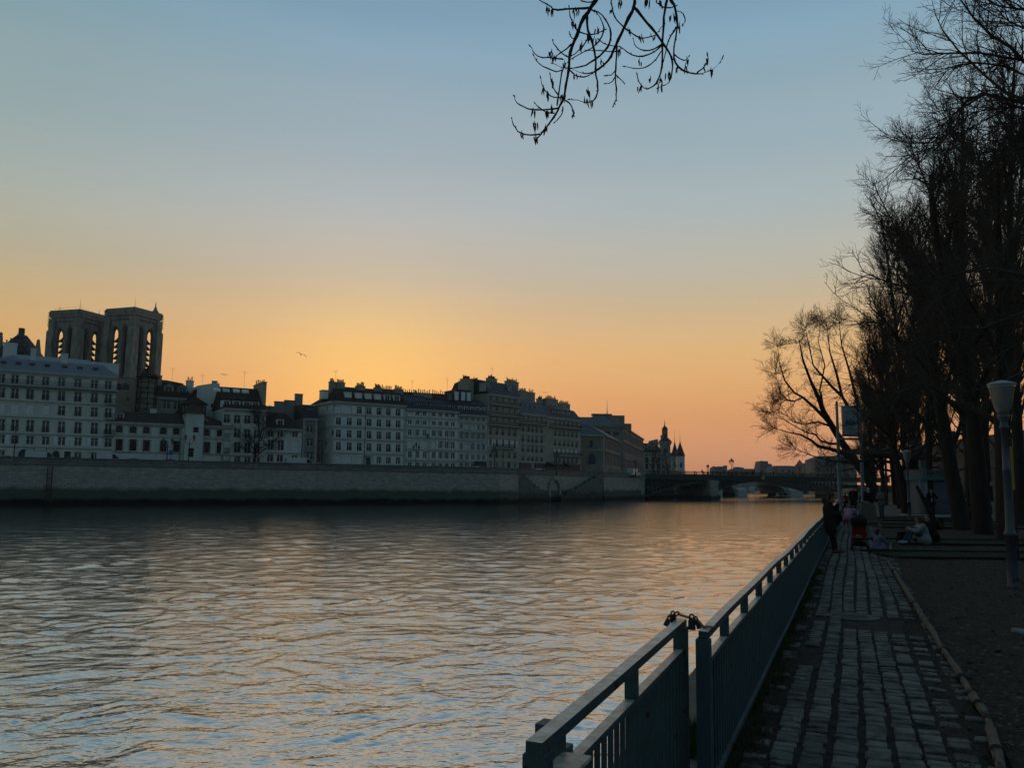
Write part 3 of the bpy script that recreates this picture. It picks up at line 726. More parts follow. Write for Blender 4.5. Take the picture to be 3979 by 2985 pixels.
# ---- pair of plain shuttered houses
rws = [(1600, 1617), (1635, 1652), (1671, 1695), (1714, 1740), (1756, 1781), (1799, 1814)]
for (pl, pr, cols, kinds, nm, lab) in (
        (1574, 1670, [1593, 1622, 1650], [['c', 's', 's'], 's', 's', 'c', 's', ''], 'shuttered_house', 'white six storey house three windows wide with pale shutters, right of the cream corner building'),
        (1670, 1779, [1685, 1711, 1736, 1760], ['s', 's', 's', ['c', 's', 's', 's'], 's', ''], 'shuttered_house', 'white six storey house four windows wide with grey shutters, under a long dark mansard')):
    L = BASE.sub(pl, pr); W = L.X(pr); zt = L.Z(1650, 1593)
    wn = grid(L, cols, rws, 1650, 1.0, kinds)
    h = house(nm, lab, L, W, zt, 12, 'white' if pl > 1600 else 'whiteb', wn, courses=[L.Z(1650, y) for y in (1624, 1659, 1702, 1748, 1790)], quoins=pl < 1600)
    roof(h, W, zt, 12, [(1.0, 1.9), (5.0, 4.1 if pl < 1600 else 3.5)], 'slate', 0, 0)
    for c in cols[1:] if pl < 1600 else cols: dormer(h, L.X(c, 1580), .35, zt+.35, 1.5, 1.3, 1.5, 'flat', face='grey', roofm='slate')
    if pl < 1600: chimney(h, L.X(1640, 1560), 4.5, 4.6, .9, zt+2.2, zt+4.2, 9, 'chim'); chimney(h, L.X(1590, 1560), 5, 4.0, .7, zt+3.0, zt+4.2, 7, 'pot'); antenna(h, L.X(1601, 1520), 5, zt+4.6, 2.6)
    else: chimney(h, L.X(1708, 1560), 5, 4.5, .8, zt+2.6, zt+4.3, 8, 'pot'); antenna(h, L.X(1738, 1520), 5, zt+4.5, 4); chimney(h, L.X(1762, 1560), 4, 3.0, .8, zt+2, zt+4.4, 5, 'grey')

# ---- ornate narrow white house
L = BASE.sub(1779, 1891); W = L.X(1891); zt = L.Z(1837, 1614)
cols = [1792, 1814, 1837, 1859, 1879]
wn = grid(L, cols, [(1623, 1637), (1650, 1669), (1683, 1708), (1725, 1750), (1768, 1788), (1801, 1816)], 1837, .85, ['', ['s', 'c', 'c', 's', 's'], '', ['s', 'c', '', 's', 's'], 's', ''])
hH = house('ornate_house', 'narrow white house with pointed window pediments and a blue slate mansard of white dormers', L, W, zt, 11, 'whiteb', wn, surround=True, courses=[L.Z(1837, y) for y in (1644, 1715, 1757, 1795)])
pd = MB()
for c in cols:
    x = L.X(c, 1680); z = L.Z(1837, 1681)-STREET; pd.prism([(x-.75, z), (x+.75, z), (x, z+.75)], 'y', -.28, -.004)
pd.build('pediment', M['trim'], hH)
roof(hH, W, zt, 11, [(1.0, 2.6), (4.5, 4.2)], 'slate', 0, 0)
for c in cols: dormer(hH, L.X(c, 1600), .3, zt+.4, 1.15, 1.7, 1.6, 'round', face='shut', roofm='slate')
ex = MB(); x1 = L.X(1842, 1560); ex.box(.1, x1, 1.6, 8, zt-STREET+2.5, zt-STREET+6.2); att = ex.build('attic_storey', M['slate'], hH)
for c in (1785, 1811, 1833):
    x = L.X(c, 1560); pb = MB(); pb.box(x-.5, x+.5, 1.5, 1.597, zt-STREET+3.6, zt-STREET+5.6); pb.build('window', M['shut'], att)
fs = MB(); fs.box(L.X(1842, 1800), W-.1, -.25, -.003, 0, L.Z(1865, 1793)-STREET); sh = fs.build('shop_front', M['shop'], hH)

# ---- tallest house with balconies and party walls
L = BASE2.sub(1893, 2017); W = L.X(2017); zt = L.Z(1953, 1538)
cols = [1905, 1930, 1954, 1978, 2000]
wn = grid(L, cols, [(1545, 1562), (1583, 1600), (1623, 1643), (1666, 1692), (1710, 1735), (1756, 1780), (1797, 1818)], 1953, 1.0, ['', '', '', 'r', ['s', 's', 's', 's', 's'], 'r', ['', '', '', '-', '']])
hI = house('tall_house', 'tallest stone house on the far bank, with three balconies and bare party walls', L, W, zt, 13, 'stone', wn, courses=[L.Z(1953, y) for y in (1572, 1700, 1745, 1788)], quoins=True, extra_holes=[(L.X(1972, 1800), L.X(1984, 1800), STREET, L.Z(1977, 1797), 0)])
for y in (1575, 1616, 1655): balcony(hI, .1, W-.1, L.Z(1953, y), .8)
balcony(hI, L.X(1915), L.X(1996), L.Z(1953, 1742), .6)
roof(hI, W, zt, 13, [(1.7, 3.3), (5.5, 4.1)], 'slate', 0, 0)
for c, s in ((1900, 'flat'), (1989, 'round')): dormer(hI, L.X(c, 1520), .6, zt+.7, 1.4, 2.0, 2, s, face='trim', roofm='zinc')
for c in (1921, 1950, 1958): 
    x = L.X(c, 1510); b = MB(); b.add([(x-.35, .75, zt-STREET+1.6), (x+.35, .75, zt-STREET+1.6), (x+.35, 1.2, zt-STREET+2.5), (x-.35, 1.2, zt-STREET+2.5)], [(0, 1, 2, 3)]); b.build('roof_window', M['shut'], hI)
chimney(hI, L.X(1910, 1480), 4.5, 3.0, 1.2, zt+2, zt+4.6, 9, 'chim'); chimney(hI, L.X(1988, 1500), 5, 4.6, 1.1, zt+1, zt+4.7, 11, 'chim')
pw = MB(); LP = BASE.off(7.5)
pw.box(-3.9, -.7, 4, 6.4, 4, LP.Z(1815, 1478)-STREET-.2); pw.box(-.7, .3, 5, 6.4, 4, LP.Z(1815, 1500)-STREET); pw.box(.3, 2.0, 4, 6.4, 4, LP.Z(1860, 1478)-STREET-.2)
pw.box(.9, 1.6, .5, 12, 10, zt-STREET+2.2); pw.build('party_wall', M['beige'], hI)
for x0_, n in ((-2.3, 9), (1.15, 6)): chimney(hI, x0_, 5.2, 2.8 if x0_ < 0 else 1.5, 1.6, LP.Z(1815, 1478)-.2, LP.Z(1815, 1478)+.1, n, 'beige', raw=True)
antenna(hI, L.X(1912, 1450), 5, zt+5, 2.6)

# ---- stone house with blue zinc mansard
L = BASE2.sub(2017, 2119); W = L.X(2119); zt = L.Z(2067, 1611)
cols = [2031, 2052, 2068, 2084, 2104]
wn = grid(L, cols, [(1619, 1634), (1657, 1680), (1693, 1720), (1731, 1758), (1775, 1792)], 2067, 1.0, ['', 'r', 'r', 'r', 'r'])
hJ = house('mansard_house', 'stone house with zinc mansard and dark shop fronts, right of the tallest house', L, W, zt, 12, 'stone', wn, courses=[L.Z(2067, y) for y in (1686, 1725, 1797)])
roof(hJ, W, zt, 12, [(1.9, 3.4), (5.4, 4.6)], 'zincd', 0, 0, seams=.8)
balcony(hJ, .1, W-.1, L.Z(2067, 1647), .8)
for c in (2024, 2040, 2058, 2075, 2093): dormer(hJ, L.X(c, 1590), .7, zt+.7, .95, 1.6, 1.6, 'round', face='zinc', roofm='zinc')
chimney(hJ, L.X(2030, 1560), 5.5, 3.2, 1.1, zt+3, zt+6.6, 7, 'chim'); chimney(hJ, L.X(2063, 1560), 6, 2.4, 1.0, zt+3, zt+6.6, 4, 'chim'); chimney(hJ, L.X(2098, 1560), 6, 2.2, 1.0, zt+3, zt+5.2, 5, 'chim')
fs = MB(); fs.box(.2, L.X(2060, 1810), -.4, -.003, 0, L.Z(2040, 1798)-STREET); fs.box(L.X(2078, 1810), W-.2, -.3, -.003, 0, L.Z(2090, 1800)-STREET); fs.build('shop_front', M['shop'], hJ)

# ---- corner house with café awnings
L = BASE2.sub(2119, 2254); W = L.X(2254); zt = L.Z(2191, 1628)
cols = [2157, 2174, 2191, 2207, 2223, 2240]
wn = grid(L, cols, [(1636, 1655), (1676, 1697), (1712, 1735), (1744, 1762), (1779, 1798)], 2191, 1.05, ['', 'r', 'r', 'c', 'r'])
hK = house('cafe_house', 'stone corner house with long black balcony and café awnings, left of the big public building', L, W, zt, 12, 'stone', wn, courses=[L.Z(2191, y) for y in (1703, 1740)])
roof(hK, W, zt, 12, [(1.3, 2.6), (5.0, 4.0)], 'slate', 0, .8)
balcony(hK, L.X(2134), W-.1, L.Z(2191, 1662), .9); balcony(hK, L.X(2150), W-.1, L.Z(2191, 1771), .8)
for c in (2158, 2178, 2196, 2214): dormer(hK, L.X(c, 1610), .5, zt+.4, 1.5, 1.7, 1.6, 'round', face='trim', roofm='slate')
chimney(hK, L.X(2140, 1580), 5, 5.4, 1.1, zt+2, zt+5.6, 11, 'chim'); chimney(hK, L.X(2190, 1580), 6, 5.0, 1.0, zt+2, zt+5.0, 10, 'chim')
aw = MB()
for (a, b_) in ((2122, 2168), (2184, 2236)): aw.prism([(-.01, L.Z(2191, 1797)-STREET), (-2.2, L.Z(2191, 1806)-STREET), (-2.2, L.Z(2191, 1808)-STREET), (-.01, L.Z(2191, 1800)-STREET)], 'x', L.X(a, 1800), L.X(b_, 1800))
aw.build('awning', M['awning'], hK)
fs = MB(); fs.box(.2, W-.2, -.25, -.003, 0, L.Z(2191, 1802)-STREET); fs.build('shop_front', M['shop'], hK)
# ------------------------------------------------------------------ quay wall, street
def wall_strip(name, label, pts, za, zb, th=1.2, mt=None, courses=True):
    b = MB()
    for i in range(len(pts)-1):
        p, q = Vector(pts[i]), Vector(pts[i+1]); d = (q-p).normalized(); n = Vector((-d.y, d.x, 0))
        k = Vector((d.y, -d.x, 0))*.0
        for (lo, hi, out) in ([(za, zb-1.25, 0), (zb-1.25, zb-1.0, .16), (zb-1.0, zb-.16, -.06), (zb-.16, zb, .08)] if courses else [(za, zb, 0)]):
            a = p - n*out; c = q - n*out; e = p + n*th; f = q + n*th
            sl_ = n*(-.35 if lo == za else 0)
            b.add([a+sl_+Vector((0, 0, lo)), c+sl_+Vector((0, 0, lo)), f+Vector((0, 0, lo)), e+Vector((0, 0, lo)), a+Vector((0, 0, hi)), c+Vector((0, 0, hi)), f+Vector((0, 0, hi)), e+Vector((0, 0, hi))],
                  [(0, 3, 2, 1), (4, 5, 6, 7), (0, 1, 5, 4), (1, 2, 6, 5), (2, 3, 7, 6), (3, 0, 4, 7)], 1 if courses and lo > za+.1 else 0)
    # heights for the damp lines are measured from the water
    o = b.build(name, [mt or quay_m, para_m]); 
    o.location = (0, 0, WATER); 
    for v in o.data.vertices: v.co.z -= WATER
    box_uv(o); return o
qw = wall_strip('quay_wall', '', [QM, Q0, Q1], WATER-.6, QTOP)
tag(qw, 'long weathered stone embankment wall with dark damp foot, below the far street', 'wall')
LQ1 = Line(Q1, Q2)
xa, xb = LQ1.X(2012, 1900), LQ1.X(2345, 1900); xe = LQ1.X(2501, 1900)
D1 = LQ1.d; N1 = LQ1.n
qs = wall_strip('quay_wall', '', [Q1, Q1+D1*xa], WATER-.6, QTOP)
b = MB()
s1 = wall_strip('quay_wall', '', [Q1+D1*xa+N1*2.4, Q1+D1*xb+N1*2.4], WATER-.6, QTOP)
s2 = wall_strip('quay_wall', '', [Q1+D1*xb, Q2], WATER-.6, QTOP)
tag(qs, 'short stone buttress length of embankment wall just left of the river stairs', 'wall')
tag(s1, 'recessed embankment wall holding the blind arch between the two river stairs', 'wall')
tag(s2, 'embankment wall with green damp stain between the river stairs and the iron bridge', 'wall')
# blind arch in the recess
xm = LQ1.off(2.4).X(2150, 1910)
ar = MB(); outl = [(-2.6, 0), (2.6, 0)]+[(2.6*math.cos(t*PI/10), 2.6+2.6*math.sin(t*PI/10)) for t in range(11)]
ring = [(2.6*math.cos(t*PI/12), 2.6+2.6*math.sin(t*PI/12)) for t in range(13)]; rout = [(3.3*math.cos(t*PI/12), 2.6+3.3*math.sin(t*PI/12)) for t in range(13)]
v = []; f = []
ri = [(2.6, -.5)]+ring+[(-2.6, -.5)]; ro = [(3.3, -.5)]+rout+[(-3.3, -.5)]
for (x, z) in ri: v.append((x, -.62, z))
for (x, z) in ro: v.append((x, -.62, z))
for (x, z) in ri: v.append((x, -.3, z))
for (x, z) in ro: v.append((x, -.3, z))
n = len(ri)
for i in range(n-1): f += [(i, i+1, n+i+1, n+i), (i, 2*n+i, 2*n+i+1, i+1), (n+i, n+i+1, 3*n+i+1, 3*n+i)]
ar.add(v, f); o = ar.build('arch_surround', bridge_m, s1); pA = Q1+D1*xm+N1*2.4
box_uv(o); o.location = (pA.x, pA.y, 0); o.rotation_euler = (0, 0, LQ1.ang)
# two river stairs
stair_m = ashlar('shade darkened stair stone', (.15, .155, .14), .42, 1.0, .4, .3, low=[(2.2, .5, (.05, .06, .045)), (.9, .3, (.008, .009, .008))])  # base colour darkened for the stairs' shadow side; low bands are the damp foot
def stairs(name, label, xs, xe_, zs, ze, n=20):
    "solid flight seen from the river, stepping from (xs,zs) down to (xe,ze)"
    root = empty(name, Q1+D1*xs+Vector((0, 0, WATER)), LQ1.ang); tag(root, label, 'stairs', 'river stairs')
    sgn = 1 if xe_ > xs else -1; Lx = abs(xe_-xs); b = MB(); p = MB()
    for i in range(n):
        x0 = sgn*Lx*i/n; x1 = sgn*Lx*(i+1)/n; h = zs+(ze-zs)*(i+.5)/n-WATER
        b.box(min(x0, x1), max(x0, x1), .35, 2.3, -.5, h)
    m_ = 9
    for i in range(m_):
        x0 = sgn*Lx*i/m_; x1 = sgn*Lx*(i+1)/m_; h = zs+(ze-zs)*(i+.35)/m_-WATER+.75
        p.box(min(x0, x1), max(x0, x1), 0, .345, -.5, h)
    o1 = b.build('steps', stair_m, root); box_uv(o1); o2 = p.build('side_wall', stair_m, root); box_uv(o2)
    return root
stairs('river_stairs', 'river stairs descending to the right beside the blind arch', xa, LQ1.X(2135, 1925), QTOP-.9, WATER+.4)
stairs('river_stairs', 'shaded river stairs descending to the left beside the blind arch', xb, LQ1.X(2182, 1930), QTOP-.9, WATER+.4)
# iron ladder let into the wall
lad = MB(); Lq = Line(Q0, Q1); xl = Lq.X(190, 1880)
for s in (-.35, .35): lad.box(s-.06, s+.06, -.55, -.42, .4, 6.4)
for i in range(20): lad.box(-.35, .35, -.52, -.45, .6+i*.3, .66+i*.3)
pl = Q0+QD*xl; o = lad.build('wall_ladder', M['iron'], None, (pl.x, pl.y, WATER), Lq.ang); tag(o, 'dark iron ladder let into the stone embankment wall below the white van', 'ladder')
# far bank ground: one sheet behind the walls
isl = MB(); qe = Vector((60, 300, 0)); 
pts = [QM+Lq.n*1.2, Q0+Lq.n*1.2, Q1+Lq.n*1.2, Q1+D1*xa+N1*3.5, Q1+D1*xb+N1*3.5, Q2+N1*1, Vector((58, 330, 0)), Vector((110, 520, 0)), Vector((-100, 620, 0)), Vector((-420, 520, 0)), Vector((-420, 160, 0))]
isl.add([(p.x, p.y, STREET) for p in pts], [tuple(range(len(pts)))])
asph = mat('asphalt', (.05, .05, .05), .9, .2, .2, 1.5)
struct(isl.build('street', asph))

# ------------------------------------------------------------------ big public building
def block(name, label, corner, cl, cr_, D, zt, wallm, roofm, prof, z0=STREET-.05, group=None, hips=(1, 1)):
    pass
LL = Line(at(2253, 1700, 238), at(2350, 1700, 238)); W = LL.X(2350); zt = LL.Z(2340, 1691)
root = house('public_building', 'large dark stone public building with arcaded side and flat attic beside the bridge', LL, W, zt, 12, 'dstone',
    [], courses=[LL.Z(2300, 1748)], quoins=True, group=None, extra_holes=[(LL.X(2286), LL.X(2315), LL.Z(2300, 1805), LL.Z(2300, 1763), 1.4), (LL.X(2292), LL.X(2303), LL.Z(2300, 1738), LL.Z(2300, 1712), 0)])
z0 = STREET-.05
roof(root, W, zt, 14, [(5, 3.3)], 'zincd', 0, 1)
def side_arcade(parent, La, W, zt, rows, n, wm, mname='side_wall'):
    b = MB(); holes = []; st = W/n
    for (za, zb) in rows:
        for i in range(n): holes.append((st*(i+.22), st*(i+.78), za-z0, zb-z0, .5))
    wall_with_holes(b, W, 0, zt-z0, holes, depth=.5); b.box(-.05, W, -.45, -.003, zt-z0-.5, zt-z0); 
    for (za, zb) in rows: b.box(0, W, -.2, -.003, za-z0-1.0, za-z0-.7)
    o = b.build(mname, M[wm], parent)
    pb = MB()
    for (x0_, x1_, a, c, r) in holes: pb.box(x0_, x1_, .5, .55, a, c)
    pb.build('pane', M['glass'], o)
    rl = Matrix.Rotation(-LL.ang, 4, 'Z') @ Matrix.Translation(La.a-LL.a); o.location = rl.translation; o.rotation_euler = (0, 0, La.ang-LL.ang)
    return o
c1 = LL.P(W); Ls = Line(c1, at(2410, 1700, 276)); Ws = (at(2410, 1700, 276)-c1).xy.length
side_arcade(root, Ls, Ws, zt, [(LL.Z(2350, 1805), LL.Z(2350, 1755)), (LL.Z(2350, 1742), LL.Z(2350, 1705))], 11, 'dstone')
rl = Matrix.Rotation(-LL.ang, 4, 'Z') @ Matrix.Translation(Ls.a-LL.a)
b = MB(); b.frustum((-.3, Ws, -.4, 12, zt-z0+.02), (3, Ws-3, 5, 7, zt-z0+3.2)); o = b.build('wing_roof', M['zincd'], root); o.location = rl.translation; o.rotation_euler = (0, 0, Ls.ang-LL.ang)
# main block behind
Lm = Line(at(2253, 1700, 290), at(2423, 1700, 290)); Wm = Lm.X(2423); zm = Lm.Z(2400, 1657)
rm = Matrix.Rotation(-LL.ang, 4, 'Z') @ Matrix.Translation(Lm.a-LL.a)
b = MB(); b.box(0, Wm, 0, 40, 0, zm-z0); b.box(-.1, Wm+.4, -.5, -.003, zm-z0-.5, zm-z0)
o = b.build('main_wall', M['dstone'], root); o.location = rm.translation
for (px_, dx) in ((2360, .8), (2395, .8)):
    pb = MB(); x = Lm.X(px_, 1685); pb.box(x-.9, x+.9, -.06, -.003, Lm.Z(px_, 1692)-z0, Lm.Z(px_, 1677)-z0); pb.build('window', M['glass'], o)
Lr = Line(Lm.P(Wm), at(2500, 1720, 372)); Wr = (at(2500, 1720, 372)-Lm.P(Wm)).xy.length
o = side_arcade(root, Lr, Wr, zm, [(zm-15.5, zm-11), (zm-9, zm-5.5), (zm-4.6, zm-1.4)], 18, 'dstone', 'river_wall')
b = MB(); b.frustum((-.5, Wm+.6, -.6, 30, zm-z0+.02), (-.5, Wm-6, 6, 24, zm-z0+3.6)); o = b.build('main_roof', M['zincd'], root); o.location = rm.translation
b = MB(); b.box(Lm.X(2316, 1640), Lm.X(2434, 1640)+.6, 9, 26, zm-z0+.05, zm-z0+4.6); b.box(Lm.X(2314, 1640)-.4, Lm.X(2390, 1640), 8.6, 12, zm-z0+4.6, zm-z0+5.1); b.tube([(Lm.X(2377, 1600), 14, zm-z0+4.5), (Lm.X(2377, 1600), 14, zm-z0+6.6), (Lm.X(2377, 1600), 14, zm-z0+11)], [.35, .12, .03], 5)
o = b.build('attic', M['gstone'], root); o.location = rm.translation
b = MB(); b.box(Wm+2, Wm+6, 22, 26, zm-z0-1, zm-z0+2.6); o = b.build('chimney', M['dstone'], root); o.location = rm.translation

# ------------------------------------------------------------------ court house, clock tower, round towers
def far_root(name, label, cat, px, Y, z=STREET-.05):
    p = at(px, 1830, Y); r = empty(name, (p.x, p.y, z)); tag(r, label, cat); return r
def mk(Y): 
    k = Y/FPX
    return lambda px, py: (at(px, py, Y).x, at(px, py, Y).z)
Y = 385; f_ = mk(Y); r = far_root('court_house', 'pale stone court house with steep roof and round dormers, left of the clock tower', 'building', 2525, Y); ox = r.location.x; oz = r.location.z
xl, xr_ = f_(2470, 1760)[0]-ox, f_(2572, 1760)[0]-ox; ze = f_(2525, 1760)[1]-oz; ztp = f_(2525, 1722)[1]-oz
b = MB(); b.box(xl, xr_, 0, 16, 0, ze); b.box(xl-.3, xr_+.3, -.5, -.004, ze-.7, ze); b.build('wall', M['stone'], r)
b = MB(); b.frustum((xl-.3, xr_+.3, -.3, 16, ze+.02), (xl+2, xr_-2, 3, 13, ztp)); rf = b.build('roof', M['slate'], r)
for px_ in (2497, 2524, 2549): 
    x = f_(px_, 1738)[0]-ox; z = f_(px_, 1738)[1]-oz; b = MB(); b.prism([(x+1.3*math.cos(t*PI/6), z+1.3*math.sin(t*PI/6)) for t in range(12)], 'y', -.2, 2.5); d = b.build('dormer', M['stone'], r); b = MB(); b.prism([(x+.7*math.cos(t*PI/6), z+.7*math.sin(t*PI/6)) for t in range(12)], 'y', -.26, -.203); b.build('pane', M['glass'], d)
for (py_, hh) in ((1763, 1.6), (1788, 2.6), (1812, 2.6)):
    for px_ in (2490, 2513, 2537, 2560):
        x, z = f_(px_, py_); b = MB(); b.box(x-ox-.7, x-ox+.7, -.08, -.004, z-oz-hh/2, z-oz+hh/2); b.build('window', M['glass'], r)
for px_ in (2497, 2535, 2545, 2558): x, z = f_(px_, 1722); b = MB(); b.box(x-ox-.8, x-ox+.8, 5, 6.5, z-oz-2, z-oz+1.2+(px_ % 3)*.4); b.build('chimney', M['chim'], r)
Y = 400; f_ = mk(Y); r = far_root('clock_tower', 'square stone clock tower with open belfry and slim spire against the sunset', 'tower', 2588, Y); ox = r.location.x; oz = r.location.z
hw = (f_(2606, 1740)[0]-f_(2570, 1740)[0])/2; zz = lambda py: f_(2588, py)[1]-oz
b = MB(); b.box(-hw, hw, 0, 2*hw, 0, zz(1717)); b.box(-hw-.5, hw+.5, -.5, 2*hw+.5, zz(1727), zz(1716)); b.build('shaft', M['gstone'], r)
b = MB(); b.frustum((-hw-.6, hw+.6, -.6, 2*hw+.6, zz(1716)+.01), (-hw*.52, hw*.52, hw*.48, hw*1.52, zz(1700))); b.box(-hw*.52, hw*.52, hw*.48, hw*1.52, zz(1700)+.01, zz(1690)); b.build('roof', M['slate'], r)
b = MB(); a_ = hw*.42
for sx_ in (-1, 0, 1):
    for sy in (-1, 1): b.box(sx_*a_-.25, sx_*a_+.25, hw+sy*a_-.25, hw+sy*a_+.25, zz(1690)+.01, zz(1670))
b.box(-a_-.3, a_+.3, hw-a_-.3, hw+a_+.3, zz(1670), zz(1667)); b.frustum((-a_-.4, a_+.4, hw-a_-.4, hw+a_+.4, zz(1667)), (-.7, .7, hw-.7, hw+.7, zz(1658))); b.tube([(0, hw, zz(1659)), (0, hw, zz(1651)), (0, hw, zz(1632))], [.6, .22, .05], 6); b.build('belfry', M['slate'], r)
b = MB(); b.box(-hw+.1, -hw+1.6, .5, 2, zz(1716), zz(1691)); b.build('chimney', M['gstone'], r)
b = MB(); b.box(-.8, .8, -.06, -.004, zz(1762), zz(1745)); b.build('window', M['glass'], r)
Y = 430; f_ = mk(Y); 
for (px_, ap, ct, rp, lab) in ((2623, 1718, 1772, 14, 'round tower with slate cone roof, the left one beside the clock tower'), (2633, 1720, 1774, 17, 'round tower with slate cone roof and pale wall, right of its twin by the river')):
    r = far_root('round_tower', lab, 'tower', px_, Y, WATER); tag(r, lab, 'tower', 'twin cone towers'); zb = r.location.z
    if px_ > 2630: r.location.x += .2; r.location.y -= 6
    rr = rp*Y/FPX; z1, z2 = f_(px_, ct)[1]-zb, f_(px_, ap)[1]-zb
    b = MB(); b.lathe([(rr*1.04, 0), (rr, 3), (rr, z1)], (0, 0, 0), 20); b.build('wall', M['trim'] if px_ > 2630 else M['gstone'], r)
    b = MB(); b.lathe([(rr*1.12, z1+.01), (rr*.95, z1+1.2), (rr*.35, z1+(z2-z1)*.7), (.15, z2), (.05, z2+3.2), (.03, z2+6.5)], (0, 0, 0), 20); b.build('roof', M['slate'], r)
    for q in range(3): b = MB(); b.box(-.5, .5, -rr-.1, -rr+.3, z1-6-q*8, z1-3.5-q*8); b.build('window', M['glass'], r)
r = far_root('river_wing', 'pale plain wing beside the round cone towers, right at the water', 'building', 2630, 438, WATER); b = MB(); zt = at(2630, 1778, 438).z-WATER; b.box(-4.2, 2.9, 0, 10, 0, zt); b.build('wall', M['trim'], r)
b = MB(); b.frustum((-4.3, 3.0, -.1, 10.1, zt+.01), (-3.0, 2.0, 3, 7, zt+2.6)); b.build('roof', M['slate'], r)

# ------------------------------------------------------------------ cathedral
Yc = 300
cx1 = at(300, 1400, Yc); root = empty('cathedral', (cx1.x, cx1.y, STREET)); tag(root, 'weathered grey gothic cathedral with two square belfry towers behind the cream block', 'cathedral')
def tower(px, pyt, lab=None):
    c = at(px, 1400, Yc); ox = c.x-cx1.x; oy = c.y-cx1.y
    zt = at(px, pyt, Yc).z-STREET; zb = at(px, 1482, Yc).z-STREET       # top of belfry stage, foot of belfry
    half = 5.8; t = link('tower', None, root, (ox, oy, 0), PI/2-math.atan2(c.x, c.y)-PI/4)
    b = MB()
    wb = MB()
    for k in range(4):
        wb2 = MB(); Wd = 2*half-.02
        holes = [(Wd/2-3.85, Wd/2-1.0, zb+.6, zt-3.8, 2.3, True), (Wd/2+1.0, Wd/2+3.85, zb+.6, zt-3.8, 2.3, True)]
        wall_with_holes(wb2, Wd, zb, zt, holes, depth=1.2)
        for dp, g in ((.35, .35), (.7, .7)):       # stepped mouldings round the openings
            for h in holes:
                for xx in (h[0]-g, h[1]+g-.3): wb2.tube([(xx+.15, -.1, zb+.3), (xx+.15, -.1, h[3]-2)], .15, 5)
                n = 8; pts = []
                for q in range(n+1):
                    u = -1+2*q/n; pts.append(((h[0]+h[1])/2+((h[1]-h[0])/2+g-.15)*u, -.1, h[3]-2+(2.0+g)*math.sin(math.acos(min(1, .5+.5*abs(u))))/math.sin(PI/3)))
                wb2.tube(pts, .15, 5)
        rot = Matrix.Rotation(k*PI/2, 4, 'Z') @ Matrix.Translation((-half, -half, 0))
        wb.add([rot @ Vector(v) for v in wb2.v], wb2.f)
        for v0 in (0,):   # inner face of the wall so that it reads thick
            pass
    for sx_ in (-1, 1):
        for sy in (-1, 1):    # stepped corner buttresses
            wb.box(sx_*half-1.75, sx_*half+1.75, sy*half-1.75, sy*half+1.75, 0, zb+1); wb.box(sx_*half-1.45, sx_*half+1.45, sy*half-1.45, sy*half+1.45, zb+1.002, zt-5); wb.box(sx_*half-1.1, sx_*half+1.1, sy*half-1.1, sy*half+1.1, zt-4.998, zt-.5)
            wb.frustum((sx_*half-1.45, sx_*half+1.45, sy*half-1.45, sy*half+1.45, zt-4.999), (sx_*half-.3, sx_*half+.3, sy*half-.3, sy*half+.3, zt-3.2))
    b.box(-half-.5, half+.5, -half-.5, half+.5, 0, zb-6); b.box(-half-1.2, half+1.2, -half-1.2, half+1.2, zb-.9, zb); b.box(-half-.3, half+.3, -half-.3, half+.3, zb-6, zb-5.4)
    for k in range(4):   # open gallery below the belfry
        for i in range(13):
            x = -half+.3+(2*half-.6)*i/12; R = Matrix.Rotation(k*PI/2, 4, 'Z'); q = R @ Vector((x, -half+.1, 0)); b.tube([(q.x, q.y, zb-5.4), (q.x, q.y, zb-.9)], .17, 5)
    b.box(-half+1.2, half-1.2, -half+1.2, half-1.2, zb-5.4, zb-.9)
    for k in range(4):
        for i in range(9):
            x = -half+1.2+(2*half-2.4)*i/8; q = Matrix.Rotation(k*PI/2, 4, 'Z') @ Vector((x, -half-.55, 0)); b.box(q.x-.35, q.x+.35, q.y-.35, q.y+.35, zb-9.5, zb-7)
    b.build('lower_stage', M['gstone'], t)
    b = MB(); b.box(-half-1.0, half+1.0, -half-1.0, half+1.0, zt, zt+.9); b.box(-half-.5, half+.5, -half-.5, half+.5, zt-1.3, zt)
    for k in range(4):
        R = Matrix.Rotation(k*PI/2, 4, 'Z')
        for i in range(17):
            x = -half-.8+(2*half+1.6)*i/16; q = R @ Vector((x, -half-.8, 0)); b.box(q.x-.33, q.x+.33, q.y-.33, q.y+.33, zt+.9, zt+2.3)
        p, q = R @ Vector((-half-.95, -half-.95, 0)), R @ Vector((half+.95, -half-.65, 0)); b.box(min(p.x, q.x), max(p.x, q.x), min(p.y, q.y), max(p.y, q.y), zt+2.3+k*.002, zt+2.7+k*.002)
    b.build('parapet', M['gstone'], t)
    b = MB(); b.frustum((-half+.3, half-.3, -half+.3, half-.3, zt+.95), (-.4, .4, -.4, .4, zt+3.6)); b.tube([(0, 0, zt+3.5), (0, 0, zt+4.4), (0, 0, zt+8)], [.25, .08, .025], 5); b.build('roof', M['slate'], t)
    lv = MB()
    for k in range(4):
        R = Matrix.Rotation(k*PI/2, 4, 'Z')
        for sx_ in (-2.42, 2.42):
            for i in range(9):
                z = zb+1.5+i*2.1
                if z > zt-8: break
                P = [R @ Vector(p) for p in ((sx_-1.42, -half+.9, z), (sx_+1.42, -half+.9, z), (sx_+1.42, -half+2.6, z+1.5), (sx_-1.42, -half+2.6, z+1.5))]
                Q = [p+Vector((0, 0, .12)) for p in P]; lv.add(P+Q, [(0, 3, 2, 1), (4, 5, 6, 7), (0, 1, 5, 4), (1, 2, 6, 5), (2, 3, 7, 6), (3, 0, 4, 7)])
    lv.box(-3.1, 3.1, -3.1, 3.1, zb, zt-2); lv.build('louver', M['timber'], t)
    ck = wb
